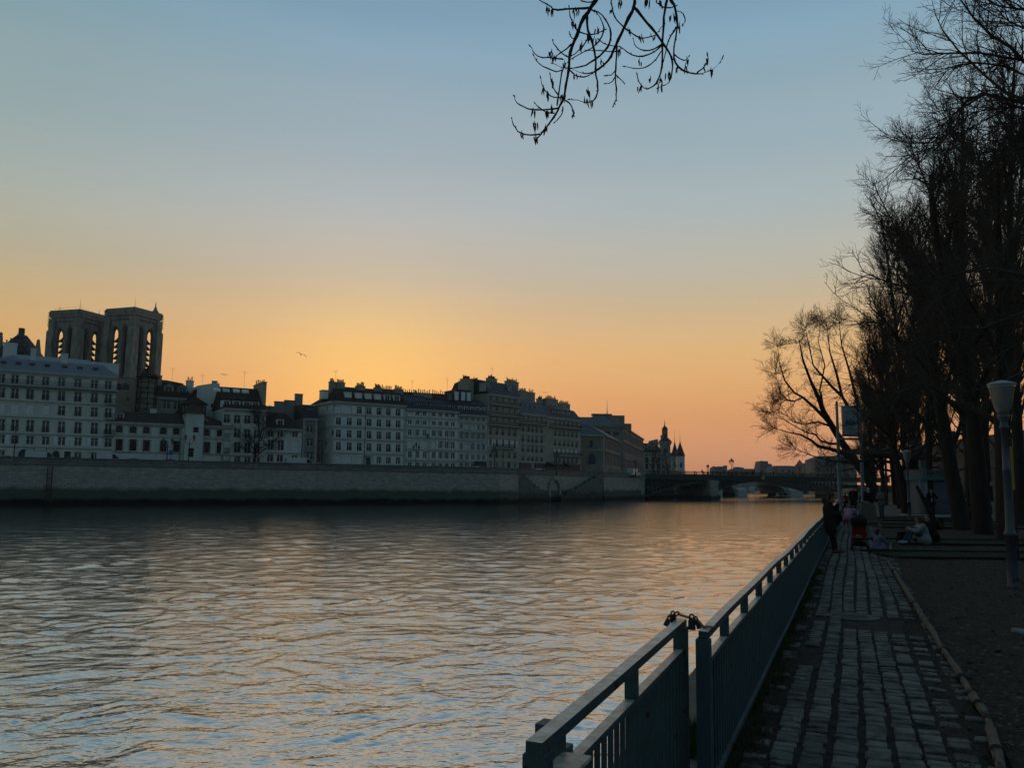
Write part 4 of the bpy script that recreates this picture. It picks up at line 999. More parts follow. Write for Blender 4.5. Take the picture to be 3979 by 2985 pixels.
    for sx_ in (-1, 1):
        for sy in (-1, 1):
            for (z, rr) in [(zt-3.0+i*.9, .5) for i in range(6)]+[(zb-4.5+i*1.0, .55) for i in range(6)]+[(zt-6+i*.7, .4) for i in range(2)]:
                x, y = sx_*(half+1.15), sy*(half+1.15); ck.tube([(x-sx_*.6, y-sy*.6, z-.25), (x, y, z), (x+sx_*.2, y+sy*.2, z+.4)], [.3, .22, .06], 5)
    wb.build('belfry', M['gstone'], t)
    return t, zt, half
t1, z1, hf = tower(296, 1246); t2, z2, hf = tower(510, 1238)
b = MB(); b.lathe([(.9, z2+.9), (.9, z2+3.0), (1.3, z2+3.3), (.8, z2+3.7), (.12, z2+5.6), (.22, z2+5.7), (.03, z2+7.2)], (hf-.6, -hf+1.0, 0), 8, 0, False); b.build('pinnacle', M['gstone'], t2)
# access frames on the unfinished tower, nave block and scaffolded transept roof
b = MB()
for (x, y) in ((-hf+.4, -hf+.4), (-hf+.4, hf-2), (hf-2.2, -hf+.4)):
    for (dx, dy) in ((0, 0), (2.4, 0)): b.tube([(x+dx*.7, y+dx*.7, z1+1), (x+dx*.7, y+dx*.7, z1+4.4)], .06, 4)
    b.tube([(x, y, z1+4.4), (x+1.7, y+1.7, z1+4.4)], .06, 4)
b.tube([(-hf, -hf, z1+3.4), (0, 0, z1+5.4), (hf, -hf+2, z1+3)], .03, 4); b.tube([(-hf, hf, z1+3.4), (0, 0, z1+5.4)], .03, 4)
b.build('access_frame', M['iron'], t1)
nb = MB(); f_ = mk(270); 
def cx(px, py): return f_(px, py)[0]-cx1.x, f_(px, py)[1]-STREET
x0_, zb_ = cx(20, 1380); x1_, _ = cx(135, 1380); xm_, za_ = cx(88, 1285); yy = 270-Yc
nb.frustum((x0_, x1_, yy-6, yy+6, zb_-25), (x0_, x1_, yy-6, yy+6, zb_), 0); nb.frustum((x0_, x1_, yy-6, yy+6, zb_+.01), (xm_-1.0, xm_+1.0, yy-1, yy+1, za_-1.5)); nb.box(xm_-.9, xm_+.3, yy-.8, yy+.8, za_-1.5, za_+.8)
nb.build('transept', M['slate'], root)
sc = MB(); xa_, za2 = cx(38, 1325); xb_, _ = cx(172, 1325); zl = zb_-3
for q in range(9):
    x = xa_+(xb_-xa_)*q/8
    top = za2+(0 if q in (0, 8) else 1.5 if q < 6 else -1)
    if 2 <= q <= 4: continue
    for y in (yy-8, yy-6.5): sc.tube([(x, y, zl), (x, y, top-(3.5 if q == 8 else 0))], .05, 4)
for q in range(6):
    z = zl+q*1.5; 
    for y in (yy-8, yy-6.5): sc.tube([(xa_-.6, y, z), (xa_+(xb_-xa_)*.14, y, z)], .05, 4); sc.tube([(xa_+(xb_-xa_)*.6, y, z), (xb_-(1.5 if q > 3 else 0), y, z)], .05, 4)
    sc.box(xa_+(xb_-xa_)*.62, xb_-1.2, yy-8, yy-6.6, z+.06, z+.12)
for q in range(4): sc.tube([(xa_+(xb_-xa_)*(.62+.09*q), yy-8, zl+q*1.5), (xa_+(xb_-xa_)*(.71+.09*q), yy-8, zl+q*1.5+1.5)], .05, 4)
sc.build('scaffold', M['iron'], root)
for (px_, pt, pb_) in ((5, 1290, 1400), (150, 1318, 1400)):
    x, za_ = cx(px_, pt); _, zb2 = cx(px_, pb_); b = MB(); b.lathe([(1.9, zb2-20), (1.9, zb2), (1.3, zb2+1), (.5, za_-.8), (.5, za_-.4), (.1, za_)], (x, yy, 0), 8, 0, False); b.build('spire', M['gstone'], root)
b = MB(); xa_, zk = cx(430, 1600); b.box(-2, 8, -4, 6, 0, zk+14); 
c = at(400, 1500, 300); b = MB(); b.box(c.x-cx1.x-7, c.x-cx1.x+4, -2, 8, 0, at(400, 1485, 300).z-STREET); b.build('facade_centre', M['gstone'], root)
# ------------------------------------------------------------------ iron bridge
paint = mat('dark green bridge paint', (.028, .040, .036), .5, .4, .25, 1.2)
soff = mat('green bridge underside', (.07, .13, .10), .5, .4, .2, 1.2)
BL = Line(Vector((40.5, 254, 0)), Vector((118, 283, 0))); BW = 18.0
Lb = BL.X(3330, 1850); DK = BL.Z(2900, 1849)      # deck level
root = empty('iron_bridge', BL.a+Vector((0, 0, WATER)), BL.ang); tag(root, 'dark green iron arch bridge with lattice railing crossing the river', 'bridge')
w0 = WATER
xP0, xP1 = BL.X(2750, 1900), BL.X(2784, 1900); xM = BL.X(2975, 1880); xR = BL.X(3262, 1910)
dz = DK-w0; zg = BL.Z(2900, 1868)-w0
def arch(b, xs, xe, f, th, y0, y1, m=0, top=None, n=28):
    "curved rib or spandrel plate between y0 and y1"
    pts = [(xs+(xe-xs)*i/n) for i in range(n+1)]
    lo = [(x, f(x)) for x in pts]; hi = [(x, (f(x)+th) if top is None else max(top, f(x)+.05)) for x in reversed(pts)]
    for i in range(n):
        b.prism([lo[i], lo[i+1], hi[n-1-i], hi[n-i]], 'y', y0, y1, m)
zl0, zl1 = BL.Z(2505, 1936)-w0, BL.Z(2747, 1878)-w0
fl = lambda x: zl0+(zl1-zl0)*(1-(1-min(1, max(0, x/xP0)))**1.7)
zs = BL.Z(2795, 1912)-w0; zc = BL.Z(2975, 1871)-w0
fr = lambda x: zc-(zc-zs)*((x-xM)/(xM-xP1))**2 if x < xM else zc-(zc-(BL.Z(3262, 1916)-w0))*((x-xM)/(xR-xM))**2
def rib(*a): b = MB(); arch(b, *a); b.build('arch_rib', [paint, soff], root)
rib(0, xP0+.3, fl, .7, 0, .5, 0); rib(xP1-.3, xR, fr, .7, 0, .5, 0); rib(0, xP0+.3, fl, .7, BW-.5, BW, 1); rib(xP1-.3, xR, fr, .7, BW-.5, BW, 1)
for k in range(1, 6): rib(0, xP0+.3, fl, .5, BW*k/6-.2, BW*k/6+.2, 1); rib(xP1-.3, xR, fr, .5, BW*k/6-.2, BW*k/6+.2, 1)
b = MB()     # spandrel struts and bracing
for (xs, xe, f) in ((0, xP0, fl), (xP1, xR, fr)):
    n = int((xe-xs)/1.5)
    for i in range(n+1):
        x = xs+(xe-xs)*i/n; z = f(x)+.6
        if zg-z > .3:
            b.box(x-.16, x+.16, .1, .4, z, zg); b.box(x-.16, x+.16, BW-.4, BW-.1, z, zg)
            x2 = xs+(xe-xs)*(i+1)/n; z2 = f(min(x2, xe))+.6
            b.tube([(x, .25, z), (x2, .25, zg)], .12, 4); b.tube([(x2, .25, z2), (x, .25, zg)], .12, 4)
    for i in range(1, n): 
        x = xs+(xe-xs)*i/n; z = f(x)+.5; b.box(x-.1, x+.1, .5, BW-.5, z, z+.3)
    if xs == 0: arch(b, 0, xP0, lambda x: fl(x)+.5, 0, 8, 8.2, 0, zg)
b.build('spandrel', paint, root)
b = MB(); b.box(-1, Lb+14, -.4, BW+.4, zg, dz-.35); b.box(-1, Lb+14, -.65, BW+.65, dz-.348, dz); 
b.build('deck', [paint], root)
b = MB(); b.box(xP0, xP1, -1.2, BW+1.2, -1.5, zg-.05); b.box(xP0-.15, xP1+.15, -1.9, BW+1.9, -1.5, 1.6); b.box(xP0-.1, xP1+.1, -1.4, BW+1.4, zg-1.0, zg-.6); o = b.build('pier', bridge_m, root); box_uv(o)
for yy in (-.45, BW+.35):
    b = MB(); b.box(-1, Lb+14, yy, yy+.1, dz+1.0, dz+1.1); b.box(-1, Lb+14, yy, yy+.1, dz+.1, dz+.18); b.box(-1, Lb+14, yy+.01, yy+.09, dz+.78, dz+.83)
    n = int((Lb+15)/.4)
    for i in range(n): x = -1+i*.4; b.box(x, x+.05, yy+.02, yy+.08, dz, dz+1.0)
    for i in range(0, n, 8): x = -1+i*.4; b.box(x-.08, x+.13, yy-.05, yy+.15, dz, dz+1.2)
    b.build('railing', M['iron'], root)
b = MB(); b.box(-20, -.3, -1.6, BW+2, -1.5, dz-.2); b.box(-20, -.1, -1.9, BW+2, dz-1.6, dz-1.1); b.box(-20, -.1, -2.2, BW+2, dz-.198, dz+.95); o = b.build('abutment', bridge_m, root); box_uv(o)
b = MB(); b.box(4.01, 13.5, 4, BW+10, -1.5, zg-2.2); o = b.build('abutment', quay_m, root); box_uv(o)
sg = MB(); xs_ = BL.X(2960, 1858); zz = BL.Z(2960, 1858)-w0; sg.prism([(xs_-.7, zz), (xs_, zz-.7), (xs_+.7, zz), (xs_, zz+.7)], 'y', -.78, -.7); o = sg.build('navigation_sign', mat('yellow sign paint', (.55, .42, .03), .5, .3, .05), root)
o['label'] = 'yellow diamond navigation sign on the bridge'

def lamp_head(b, x, y, z, s=1.0, g=1):
    "tapered glazed lantern with a little roof and finial"
    b.lathe([(.10*s, 0), (.22*s, .52*s)], (x, y, z), 6, g, False); b.lathe([(.27*s, .52*s), (.20*s, .66*s), (.07*s, .80*s), (.05*s, .9*s), (.01, 1.0*s)], (x, y, z), 6, 0, False); b.lathe([(.12*s, -.06*s), (.12*s, 0)], (x, y, z), 6, 0)
lglass = mat('lantern glass', (.12, .13, .13), .25, .5, .1, 5)
def candelabra(name, label, p, H, arms, s=1.2, rz=0, group='old street lamps'):
    root = empty(name, p, rz); tag(root, label, 'street lamp', group)
    b = MB(); b.lathe([(.28, 0), (.3, .3), (.2, .45), (.2, .9), (.13, 1.1), (.09, 1.6), (.075, H*.8), (.1, H*.81), (.05, H*.85), (.05, H)], (0, 0, 0), 8)
    b.build('post', M['iron'], root)
    if arms == 2: P = [(-.75, H*.92), (.75, H*.92)]
    elif arms == 3: P = [(-.6, H*.88), (.6, H*.88), (0, H)]
    else: P = [(0, H)]
    for (dx, z) in P:
        b = MB()
        if abs(dx) > .01: b.tube([(0, 0, H*.78), (dx*.5, 0, H*.80), (dx*.95, 0, z-.25*s), (dx, 0, z-.05)], .045, 5)
        lamp_head(b, dx, 0, z, s); b.build('lantern', [M['iron'], lglass], root)
    return root
for i, (px, arms) in enumerate(((2843, 3), (2849, 1), (3108, 3), (3113, 1), (2748, 1), (2753, 1))):
    yy = .6 if i in (0, 2) else BW-.6
    x = BL.off(yy).X(px, 1830); p = BL.a+BL.d*x+BL.n*yy+Vector((0, 0, DK))
    H = 4.4 if i in (0, 2) else 4.6 if i in (1, 3) else 2.6
    lab = ['three lantern lamp standing tall in the middle of the iron bridge railing', 'lamp on the far railing half hidden by the three lantern lamp mid bridge', 'three lantern lamp on the iron bridge nearest the right bank trees',
           'lamp on the far railing next to the lamp nearest the right bank trees', 'small lamp on the iron bridge above the stone pier, left of a pair', 'small lamp on the iron bridge above the stone pier, right of a pair'][i]
    candelabra('bridge_lamp', lab, p, H, arms, 1.3, BL.ang, 'lamps along the iron bridge')

# ------------------------------------------------------------------ stone bridges beyond
def stone_bridge(label, La, x0, x1, zt, openings, W=14):
    root = empty('stone_bridge', (La.a.x, La.a.y, WATER), La.ang); tag(root, label, 'bridge')
    b = MB(); ops = sorted(openings); cur = x0
    def seg(xa, xb, fz): 
        n = 24
        for i in range(n):
            a = xa+(xb-xa)*i/n; c = xa+(xb-xa)*(i+1)/n
            b.prism([(a, fz(a)), (c, fz(c)), (c, zt), (a, zt)], 'y', 0, W)
    for (a, c, h) in ops:
        b.box(cur, a, 0, W, -2, zt); 
        seg(a, c, lambda x: max(.02, h*math.sqrt(max(0, 1-((x-(a+c)/2)/((c-a)/2))**2)))); cur = c
    b.box(cur, x1, 0, W, -2, zt)
    o = b.build('arches', bridge_m, root); box_uv(o)
    p = MB(); p.box(x0, x1, -.3, .1, zt+.002, zt+1.1); p.box(x0, x1, -.5, .1, zt-.35, zt); p.box(x0, x1, W-.1, W+.3, zt+.002, zt+1.1)
    for i in range(len(ops)-1):
        a = ops[i][1]; c = ops[i+1][0]
        p.prism([(-2.2, -2), (-2.2, 2.6), (-.01, 3.6), (-.01, -2)], 'x', a-.2, c+.2)
        n = 10; p.prism([((a+c)/2+1.3*math.cos(t*PI/8), zt-2.2+1.3*math.sin(t*PI/8)) for t in range(16)], 'y', -.25, -.01)
    p.build('parapet', M['trim'], root)
    return root
B2 = Line(at(2500, 1900, 332), at(3300, 1900, 362))
X2 = lambda px: B2.X(px, 1910)
stone_bridge('pale stone arch bridge seen through the iron bridge', B2, X2(2480), X2(3330), 7.6, [(X2(2680), X2(2765), 4.6), (X2(2795), X2(2857), 4.4), (X2(2890), X2(3060), 5.2), (X2(3106), X2(3250), 5.0)])
B3 = Line(at(2600, 1900, 500), at(3300, 1900, 520)); X3 = lambda px: B3.X(px, 1905)
stone_bridge('farthest stone bridge with small round arches', B3, X3(2560), X3(3330), 6.4, [(X3(2700), X3(2760), 4.2), (X3(2772), X3(2818), 4.2), (X3(2842), X3(2905), 4.5), (X3(2925), X3(2990), 4.5), (X3(3010), X3(3070), 4.2)], 12)

# ------------------------------------------------------------------ far skyline, right bank
hz = mat('distant stone', (.20, .18, .17), .9, .1, .15, .1)
hr_ = mat('distant roof', (.10, .10, .11), .8, .2, .15, .1)
def far_house(label, pl, pr, pt, pe, Y, prof='mansard', ch=(), name='distant_building', deep=20):
    f_ = mk(Y); c = at((pl+pr)/2, 1840, Y); root = empty(name, (c.x, c.y, 0)); tag(root, label, 'building', 'distant skyline buildings')
    xl = f_(pl, 1850)[0]-c.x; xr = f_(pr, 1850)[0]-c.x; ze = f_((pl+pr)/2, pe)[1]; zt = f_((pl+pr)/2, pt)[1]
    b = MB(); b.box(xl, xr, 0, deep, -1, ze); b.build('wall', hz, root)
    n = max(2, int((xr-xl)/6))
    b = MB(); i_ = min(3.0, (xr-xl)*.12) if prof == 'mansard' else min(6, (xr-xl)*.3)
    b.frustum((xl-.3, xr+.3, -.3, deep, ze+.01), (xl+i_, xr-i_, i_, deep-i_, zt)); rf = b.build('roof', hr_, root)
    for (px_, w_, py_) in ch:
        x, z = f_(px_, py_); b = MB(); b.box(x-c.x-w_, x-c.x+w_, 4, 6, ze, z); b.build('chimney', hz, root)
    for i in range(n):
        for r_ in range(2):
            x = xl+(xr-xl)*(i+.5)/n; z = ze-4-r_*5; b = MB(); b.box(x-.9, x+.9, -.06, -.005, z, z+2.6); b.build('window', M['glass'], root)
    return root
far_house('distant pavilion with tall chimneys, left end of the far skyline behind the bridge', 2776, 2812, 1815, 1826, 820, ch=((2778, 1.2, 1812), (2796, 1.5, 1813), (2808, 1.3, 1813)))
far_house('distant small roofs with two domed turrets beside the bridge lamp', 2814, 2842, 1832, 1836, 800, ch=((2819, 1.0, 1810), (2826, .9, 1809)))
far_house('long low distant gallery roof on the far skyline', 2846, 2962, 1822, 1828, 860, ch=((2870, 3, 1815), (2887, 2, 1817), (2863, 2, 1818)))
far_house('tall distant pavilion roof standing highest on the far skyline', 2954, 2990, 1793, 1822, 840, ch=((2966, 1.5, 1791), (2983, 1.5, 1792)))
far_house('stepped distant block right of the tallest pavilion', 2986, 3006, 1803, 1822, 838, prof='m')
far_house('row of distant low roofs between the pavilion and the trees', 3004, 3130, 1811, 1820, 780, ch=((3040, 2, 1810), (3066, 3, 1810), (3090, 2, 1812)))
far_house('large dark block stepping up toward the leaning tree', 3125, 3190, 1800, 1808, 640, ch=((3160, 3, 1797),))
far_house('broad rounded roof half hidden behind the leaning tree', 3168, 3330, 1772, 1788, 600, prof='m')
far_house('distant right bank houses behind the arches', 2660, 2780, 1868, 1875, 700)
# right bank river wall beyond the bridges
rb_pts = [uv(105, -1.6), uv(180, 1), Vector((112, 300, 0)), Vector((160, 420, 0)), Vector((215, 560, 0)), Vector((190, 900, 0))]
rw = wall_strip('quay_wall', '', [at(3330, 1925, 300), at(3190, 1925, 395), at(3125, 1915, 560), at(3065, 1906, 900)][::-1], WATER-.5, 2.6, 1.5, mat('sunlit quay stone', (.30, .23, .17), .9, .1, .2, .3), False)
tag(rw, 'distant right bank embankment wall seen under the bridge arches', 'wall')
far = MB(); far.box(-600, 420, 905, 980, WATER-.5, 3.0); struct(far.build('land', hz))
lt = MB(); lt.add([(x, y, 2.4) for (x, y) in ((127, 300), (151, 395), (202, 560), (306, 900), (700, 900), (700, 300))], [tuple(range(6))]); struct(lt.build('bank', mat('bank soil', (.06, .055, .045), .95, .1, .2, .2)))
# ------------------------------------------------------------------ promenade ground
rnd = random.Random(11)
soil = mat('damp earth', (.042, .037, .032), .95, .15, .35, 6, bump=.6, bscale=40)
mulch_m = mat('bark mulch bed', (.055, .043, .036), .95, .15, .4, 9, bump=.9, bscale=55)
cob_m = mat('granite sett', (.13, .128, .115), .75, .3, .35, 7, bump=.35, bscale=60)
# every sett has its own tone, dusted with dirt
nt = cob_m.node_tree; gi = nd(nt, 'ShaderNodeNewGeometry'); rr = nd(nt, 'ShaderNodeValToRGB'); rr.color_ramp.elements[0].color = (.55, .54, .54, 1); rr.color_ramp.elements[1].color = (1.25, 1.22, 1.15, 1); nt.links.new(gi.outputs['Random Per Island'], rr.inputs['Fac'])
b_ = nt.nodes['Principled BSDF']; src = b_.inputs['Base Color'].links[0].from_socket; mm = nd(nt, 'ShaderNodeMix', data_type='RGBA', blend_type='MULTIPLY'); mm.inputs['Factor'].default_value = 1; nt.links.new(src, mm.inputs['A']); nt.links.new(rr.outputs['Color'], mm.inputs['B'])
tcn = nd(nt, 'ShaderNodeTexCoord'); nz = nd(nt, 'ShaderNodeTexNoise'); nz.inputs['Scale'].default_value = 3.2; nz.inputs['Detail'].default_value = 9; nz.inputs['Roughness'].default_value = .7; nt.links.new(tcn.outputs['Object'], nz.inputs['Vector']); rp = nd(nt, 'ShaderNodeValToRGB'); rp.color_ramp.elements[0].position = .50; rp.color_ramp.elements[1].position = .60; nt.links.new(nz.outputs['Fac'], rp.inputs['Fac'])
md = nd(nt, 'ShaderNodeMix', data_type='RGBA'); md.inputs['B'].default_value = (.045, .038, .032, 1); nt.links.new(rp.outputs['Color'], md.inputs['Factor']); nt.links.new(mm.outputs['Result'], md.inputs['A']); nt.links.new(md.outputs['Result'], b_.inputs['Base Color'])
def sheet(name, u0, u1, v0, v1, nu, nv, z, amp, m_, sc=3.0, edge=None):
    b = MB(); V = []
    for i in range(nu+1):
        t = i/nu; u = u0+(u1-u0)*t**2.2
        for j in range(nv+1):
            v = v0+(v1-v0)*(j/nv)**1.6
            zz = z+amp*mnoise.noise(Vector((u*sc, v*sc, 1.7)))+amp*.4*mnoise.noise(Vector((u*sc*4, v*sc*4, 7)))
            p = uv(u, v, zz); V.append(p)
    F = [(i*(nv+1)+j, (i+1)*(nv+1)+j, (i+1)*(nv+1)+j+1, i*(nv+1)+j+1) for i in range(nu) for j in range(nv)]
    F = [f[::-1] for f in F]
    b.add(V, F, 0, True)
    return b.build(name, m_)
g = MB(); g.quad(uv(-14, -1.5, -.03), uv(-14, 90, -.03), uv(330, 90, -.03), uv(330, -1.5, -.03))
for f in range(len(g.f)): g.f[f] = g.f[f]
struct(g.build('ground', soil))
struct(sheet('path', 0.5, 70, -.86, .95, 170, 26, 0.0, .012, soil, 2.2))
struct(sheet('mulch_bed', 1.0, 60, .93, 20, 150, 60, .015, .03, mulch_m, 1.2))
# granite setts: seven lines running along the path, the right ones sinking into the earth
cb = MB(); 
NC = 9
for c in range(NC):
    u = 1.2+rnd.random()*.1; vc = -.696+c*.196
    while u < 62:
        l = rnd.uniform(.105, .165); wd = rnd.uniform(.138, .164)
        vv = vc+rnd.gauss(0, .005)+.02*math.sin(u*.5+c)
        bury = max(0, (c-5)/3.6) if c else .8
        wave = mnoise.noise(Vector((u*.45, c*.8, 3.1)))
        if 11.8 < u < 13.2 and -.2 < vv < .75: u += l+.01; continue
        if rnd.random() < bury*.75+wave*.35*(bury > 0) or (c == 1 and wave > .22 and u < 14): u += l+.012; continue
        top = .026+rnd.uniform(-.005, .006)-bury*.013+wave*.004
        t1, t2 = rnd.gauss(0, .002), rnd.gauss(0, .002)
        bev = .017; V = []
        skew = rnd.gauss(0, .006)
        for (k, z) in ((0, -.02), (0, top-.011), (bev*.45, top-.003), (bev*1.3, top)):
            for (a, e) in ((-1, -1), (1, -1), (1, 1), (-1, 1)):
                V.append(uv(u+l/2+a*(l/2-.004-k)+e*skew*.5, vv+e*(wd/2-k)+rnd.gauss(0, .003), z+(t1*a+t2*e if z > 0 else 0)))
        F = []
        for q in range(3):
            for s in range(4): F.append((q*4+s, q*4+(s+1) % 4, q*4+4+(s+1) % 4, q*4+4+s))
        F.append((12, 13, 14, 15)); F = [f[::-1] for f in F]
        cb.add(V, F, 0, False); u += l+rnd.uniform(.007, .014)
o = struct(cb.build('path', cob_m)); o['label'] = 'lines of worn granite setts along the riverside path'
# stone coping at the river edge and the wall below
cp_m = mat('worn coping stone', (.15, .125, .10), .85, .2, .3, 4, bump=.4, bscale=30)
b = MB(); u = -4
while u < 80:
    l = rnd.uniform(1.1, 1.6); p = [(-1.52, -.02), (-1.52, .05), (-1.48, .075), (-.90, .085), (-.90, -.02)]
    V = [uv(u+.006, v, z) for v, z in p]+[uv(u+l-.006, v, z) for v, z in p]; n = 5
    b.add(V, [(i, (i+1) % n, n+(i+1) % n, n+i) for i in range(n)]+[(4, 3, 2, 1, 0), (5, 6, 7, 8, 9)], 0); u += l
struct(b.build('kerb', cp_m))
b = MB(); b.add([uv(-14, -1.46, WATER-1), uv(330, -1.46, WATER-1), uv(330, -1.46, -.01), uv(-14, -1.46, -.01), uv(-14, -.9, WATER-1), uv(330, -.9, WATER-1), uv(330, -.9, -.01), uv(-14, -.9, -.01)],
    [(0, 1, 2, 3), (5, 4, 7, 6), (3, 2, 6, 7), (1, 5, 6, 2), (4, 0, 3, 7)]); o = b.build('river_wall', quay_m); box_uv(o); tag(o, 'low stone river wall under the blue fence and the coping', 'wall')
# manhole cover and slot
mh = MB(); c = gr(3315, 2400); mh.lathe([(.36, -.02), (.36, .012), (.34, .014), (.33, .008), (.28, .008), (.27, .012)], (c.x, c.y, 0.006), 36)
for i in range(-5, 6):
    for j in range(-5, 6):
        if i*i+j*j < 24: mh.box(c.x+i*.045-.012, c.x+i*.045+.012, c.y+j*.045-.012, c.y+j*.045+.012, .014, .024)
o = mh.build('manhole_cover', mat('cast iron', (.05, .05, .048), .6, .4, .2, 10)); tag(o, 'round cast iron manhole cover set between the granite setts', 'manhole cover')
# fallen leaves, bark chips, grass
def scatter(name, n, region, size, m_, seed, lift=.02, label=None):
    r = random.Random(seed); b = MB(); V = []; F = []
    for i in range(n):
        u, v, z = region(r); s = size*r.uniform(.5, 1.5); a = r.uniform(0, 6.28); tl = r.gauss(0, .35)
        du = PU*math.cos(a)+PV*math.sin(a); dv = (PV*math.cos(a)-PU*math.sin(a)); dv = dv*math.cos(tl)+Vector((0, 0, math.sin(tl)))
        p = uv(u, v, z+lift*r.random()); k = len(V)
        V += [p-du*s*.5, p+dv*s*.28+Vector((0, 0, s*.1)), p+du*s*.5, p-dv*s*.28+Vector((0, 0, s*.08))]; F.append((k, k+1, k+2, k+3))
    b.add(V, F); o = b.build(name, m_); struct(o, 'stuff')
    if label: o['label'] = label
    return o
leaf_m = mat('dry leaf litter', (.07, .05, .036), .9, .15, .5, 9); leaf2 = mat('pale wood chip', (.13, .10, .08), .9, .15, .5, 9)
def reg_mulch(r):
    u = 3.5+26*r.random()**1.9; return u, .95+(u*.42+1.2)*r.random(), .03
def reg_path(r):
    u = 2.5+20*r.random()**1.7; v = r.choice((-.72+.2*abs(r.gauss(0, .5)), -.402+.196*r.randrange(7)+r.gauss(0, .012), .45+.3*r.random(), .6+.3*r.random())); return u, v, .008
scatter('wood_chips', 12000, reg_mulch, .05, leaf2, 3, .03, 'brown bark chips covering the planting bed')
scatter('wood_chips', 9000, reg_mulch, .06, leaf_m, 4, .03, 'dark leaf litter over the planting bed')
scatter('leaf_litter', 9000, reg_path, .032, leaf_m, 5, .01, 'dry leaves caught between the setts')
def blades(name, spots, m_, label, seed=1):
    r = random.Random(seed); V = []; F = []
    for (p, n, rad_, h) in spots:
        for i in range(n):
            a = r.uniform(0, 6.28); d = rad_*math.sqrt(r.random()); b0 = p+PU*d*math.cos(a)*2.2+PV*d*math.sin(a)*.6; hh = h*r.uniform(.4, 1.2)
            l = Vector((r.gauss(0, .45), r.gauss(0, .45), 1))*hh; w_ = Vector((math.cos(a), math.sin(a), 0))*.004; k = len(V)
            V += [b0-w_, b0+w_, b0+l*.6+w_*.6, b0+l]; F.append((k, k+1, k+2, k+3))
    b = MB(); b.add(V, F); o = b.build(name, m_); struct(o, 'stuff'); o['label'] = label
grass_m = mat('rough grass', (.035, .055, .02), .8, .2, .4, 4)
sp_ = [(uv(u, -.80+.06*math.sin(u*3), .01), 130, .16, .07) for u in np.arange(5.2, 20, .33)]
sp_ += [(gr(2700, 2900, .07)+PV*k, 500, .16, .12) for k in (-.05, .05, .14)]
blades('grass', sp_, grass_m, 'rough grass tufts along the foot of the blue fence')
# artificial green strips with dark timber kerbs on the lawn steps
turf = mat('green turf strip', (.018, .036, .015), .9, .1, .3, 8, bump=.5, bscale=80); tim = mat('dark sleeper', (.018, .014, .012), .9, .2, .3, 5)
def strip(pyA, pyB, pxl, label):
    a = gr(pxl, (pyA+pyB)/2).x; y0, y1 = gr(3700, pyB).y, gr(3700, pyA).y; x1 = a+26
    root = empty('turf_step', (a, y0, 0)); tag(root, label, 'lawn step', 'green turf steps')
    b = MB(); n = 30
    for i in range(n):
        for j in range(4):
            xa, xb = (x1-a)*i/n, (x1-a)*(i+1)/n; ya, yb = (y1-y0)*j/4, (y1-y0)*(j+1)/4
            h = lambda x, y: .045+.02*mnoise.noise(Vector((x*1.3, (y+y0)*1.3, 2)))
            b.quad((xa, ya, h(xa, ya)), (xb, ya, h(xb, ya)), (xb, yb, h(xb, yb)), (xa, yb, h(xa, yb)))
    b.build('turf', turf, root)
    for yy in (-.12, y1-y0+.01):
        b = MB(); b.box(0, x1-a, yy, yy+.11, -.02, .085); b.build('sleeper', tim, root)
    return root
strip(2152, 2176, 3440, 'nearest green turf step, below the seated woman in the pale jacket')
strip(2104, 2122, 3450, 'green turf step on which the woman in the pale jacket sits')
strip(2044, 2057, 3400, 'green turf step behind the seated woman, running to the trunks')
strip(2022, 2030, 3420, 'farthest green turf step, level with the foot of the second lamp')
# brushwood rolls edging the bed
log_m = mat('peeled branch wood', (.15, .115, .085), .85, .2, .35, 6, bump=.6, bscale=30, stretch=(1, 1, 1))
def roll(p, q, label, ties):
    d = (q-p); L_ = d.length; root = empty('edging_log', p); tag(root, label, 'log edging', 'log edging along the bed'); n = int(L_/.09)+2; d.normalize(); sd = Vector((d.y, -d.x, 0))
    b = MB(); upv = Vector((0, 0, 1))
    for k in range(11):
        a0 = k*2.4; rr_ = .027*math.sqrt(k/10)
        i0 = 0 if k < 6 else rnd.randrange(0, max(1, n//3)); i1 = n if k < 6 else n-rnd.randrange(0, max(1, n//3))
        P = [d*(L_*i/n)+sd*(.006*math.sin(i*.21)+rr_*math.cos(a0+i*.07)+rnd.gauss(0, .002))+upv*(.048+rr_*math.sin(a0+i*.07)+rnd.gauss(0, .0015)) for i in range(i0, i1+1)]
        if len(P) > 1: b.tube(P, .0135+.004*rnd.random(), 6)
    b.build('log', log_m, root)
    for t in ties:
        c = d*(L_*t)+Vector((0, 0, .05)); b = MB(); b.tube([c-d*.008, c+d*.008], .054, 10); b.build('tie', M['iron'], root)
    return root
roll(gr(3772, 2714), gr(3448, 2186), 'longest brushwood roll, from the turf step to the gap beside the setts', (.04, .14, .42, .8))
roll(gr(3836, 2812), gr(3776, 2724), 'short broken brushwood roll between its two longer neighbours', (.5,))
roll(gr(3895, 3030), gr(3842, 2832), 'brushwood roll at the lower right corner of the bed', (.35,))
roll(gr(3460, 2143), gr(3462, 2118), 'stub of brushwood roll beside the toddler', ())
roll(gr(3425, 2050), gr(3408, 2034), 'far stub of brushwood roll beyond the red pushchair', ())

# ------------------------------------------------------------------ blue fences
fence_m = mat('blue grey fence paint', (.031, .066, .080), .55, .4, .22, 6, bump=.15, bscale=50)
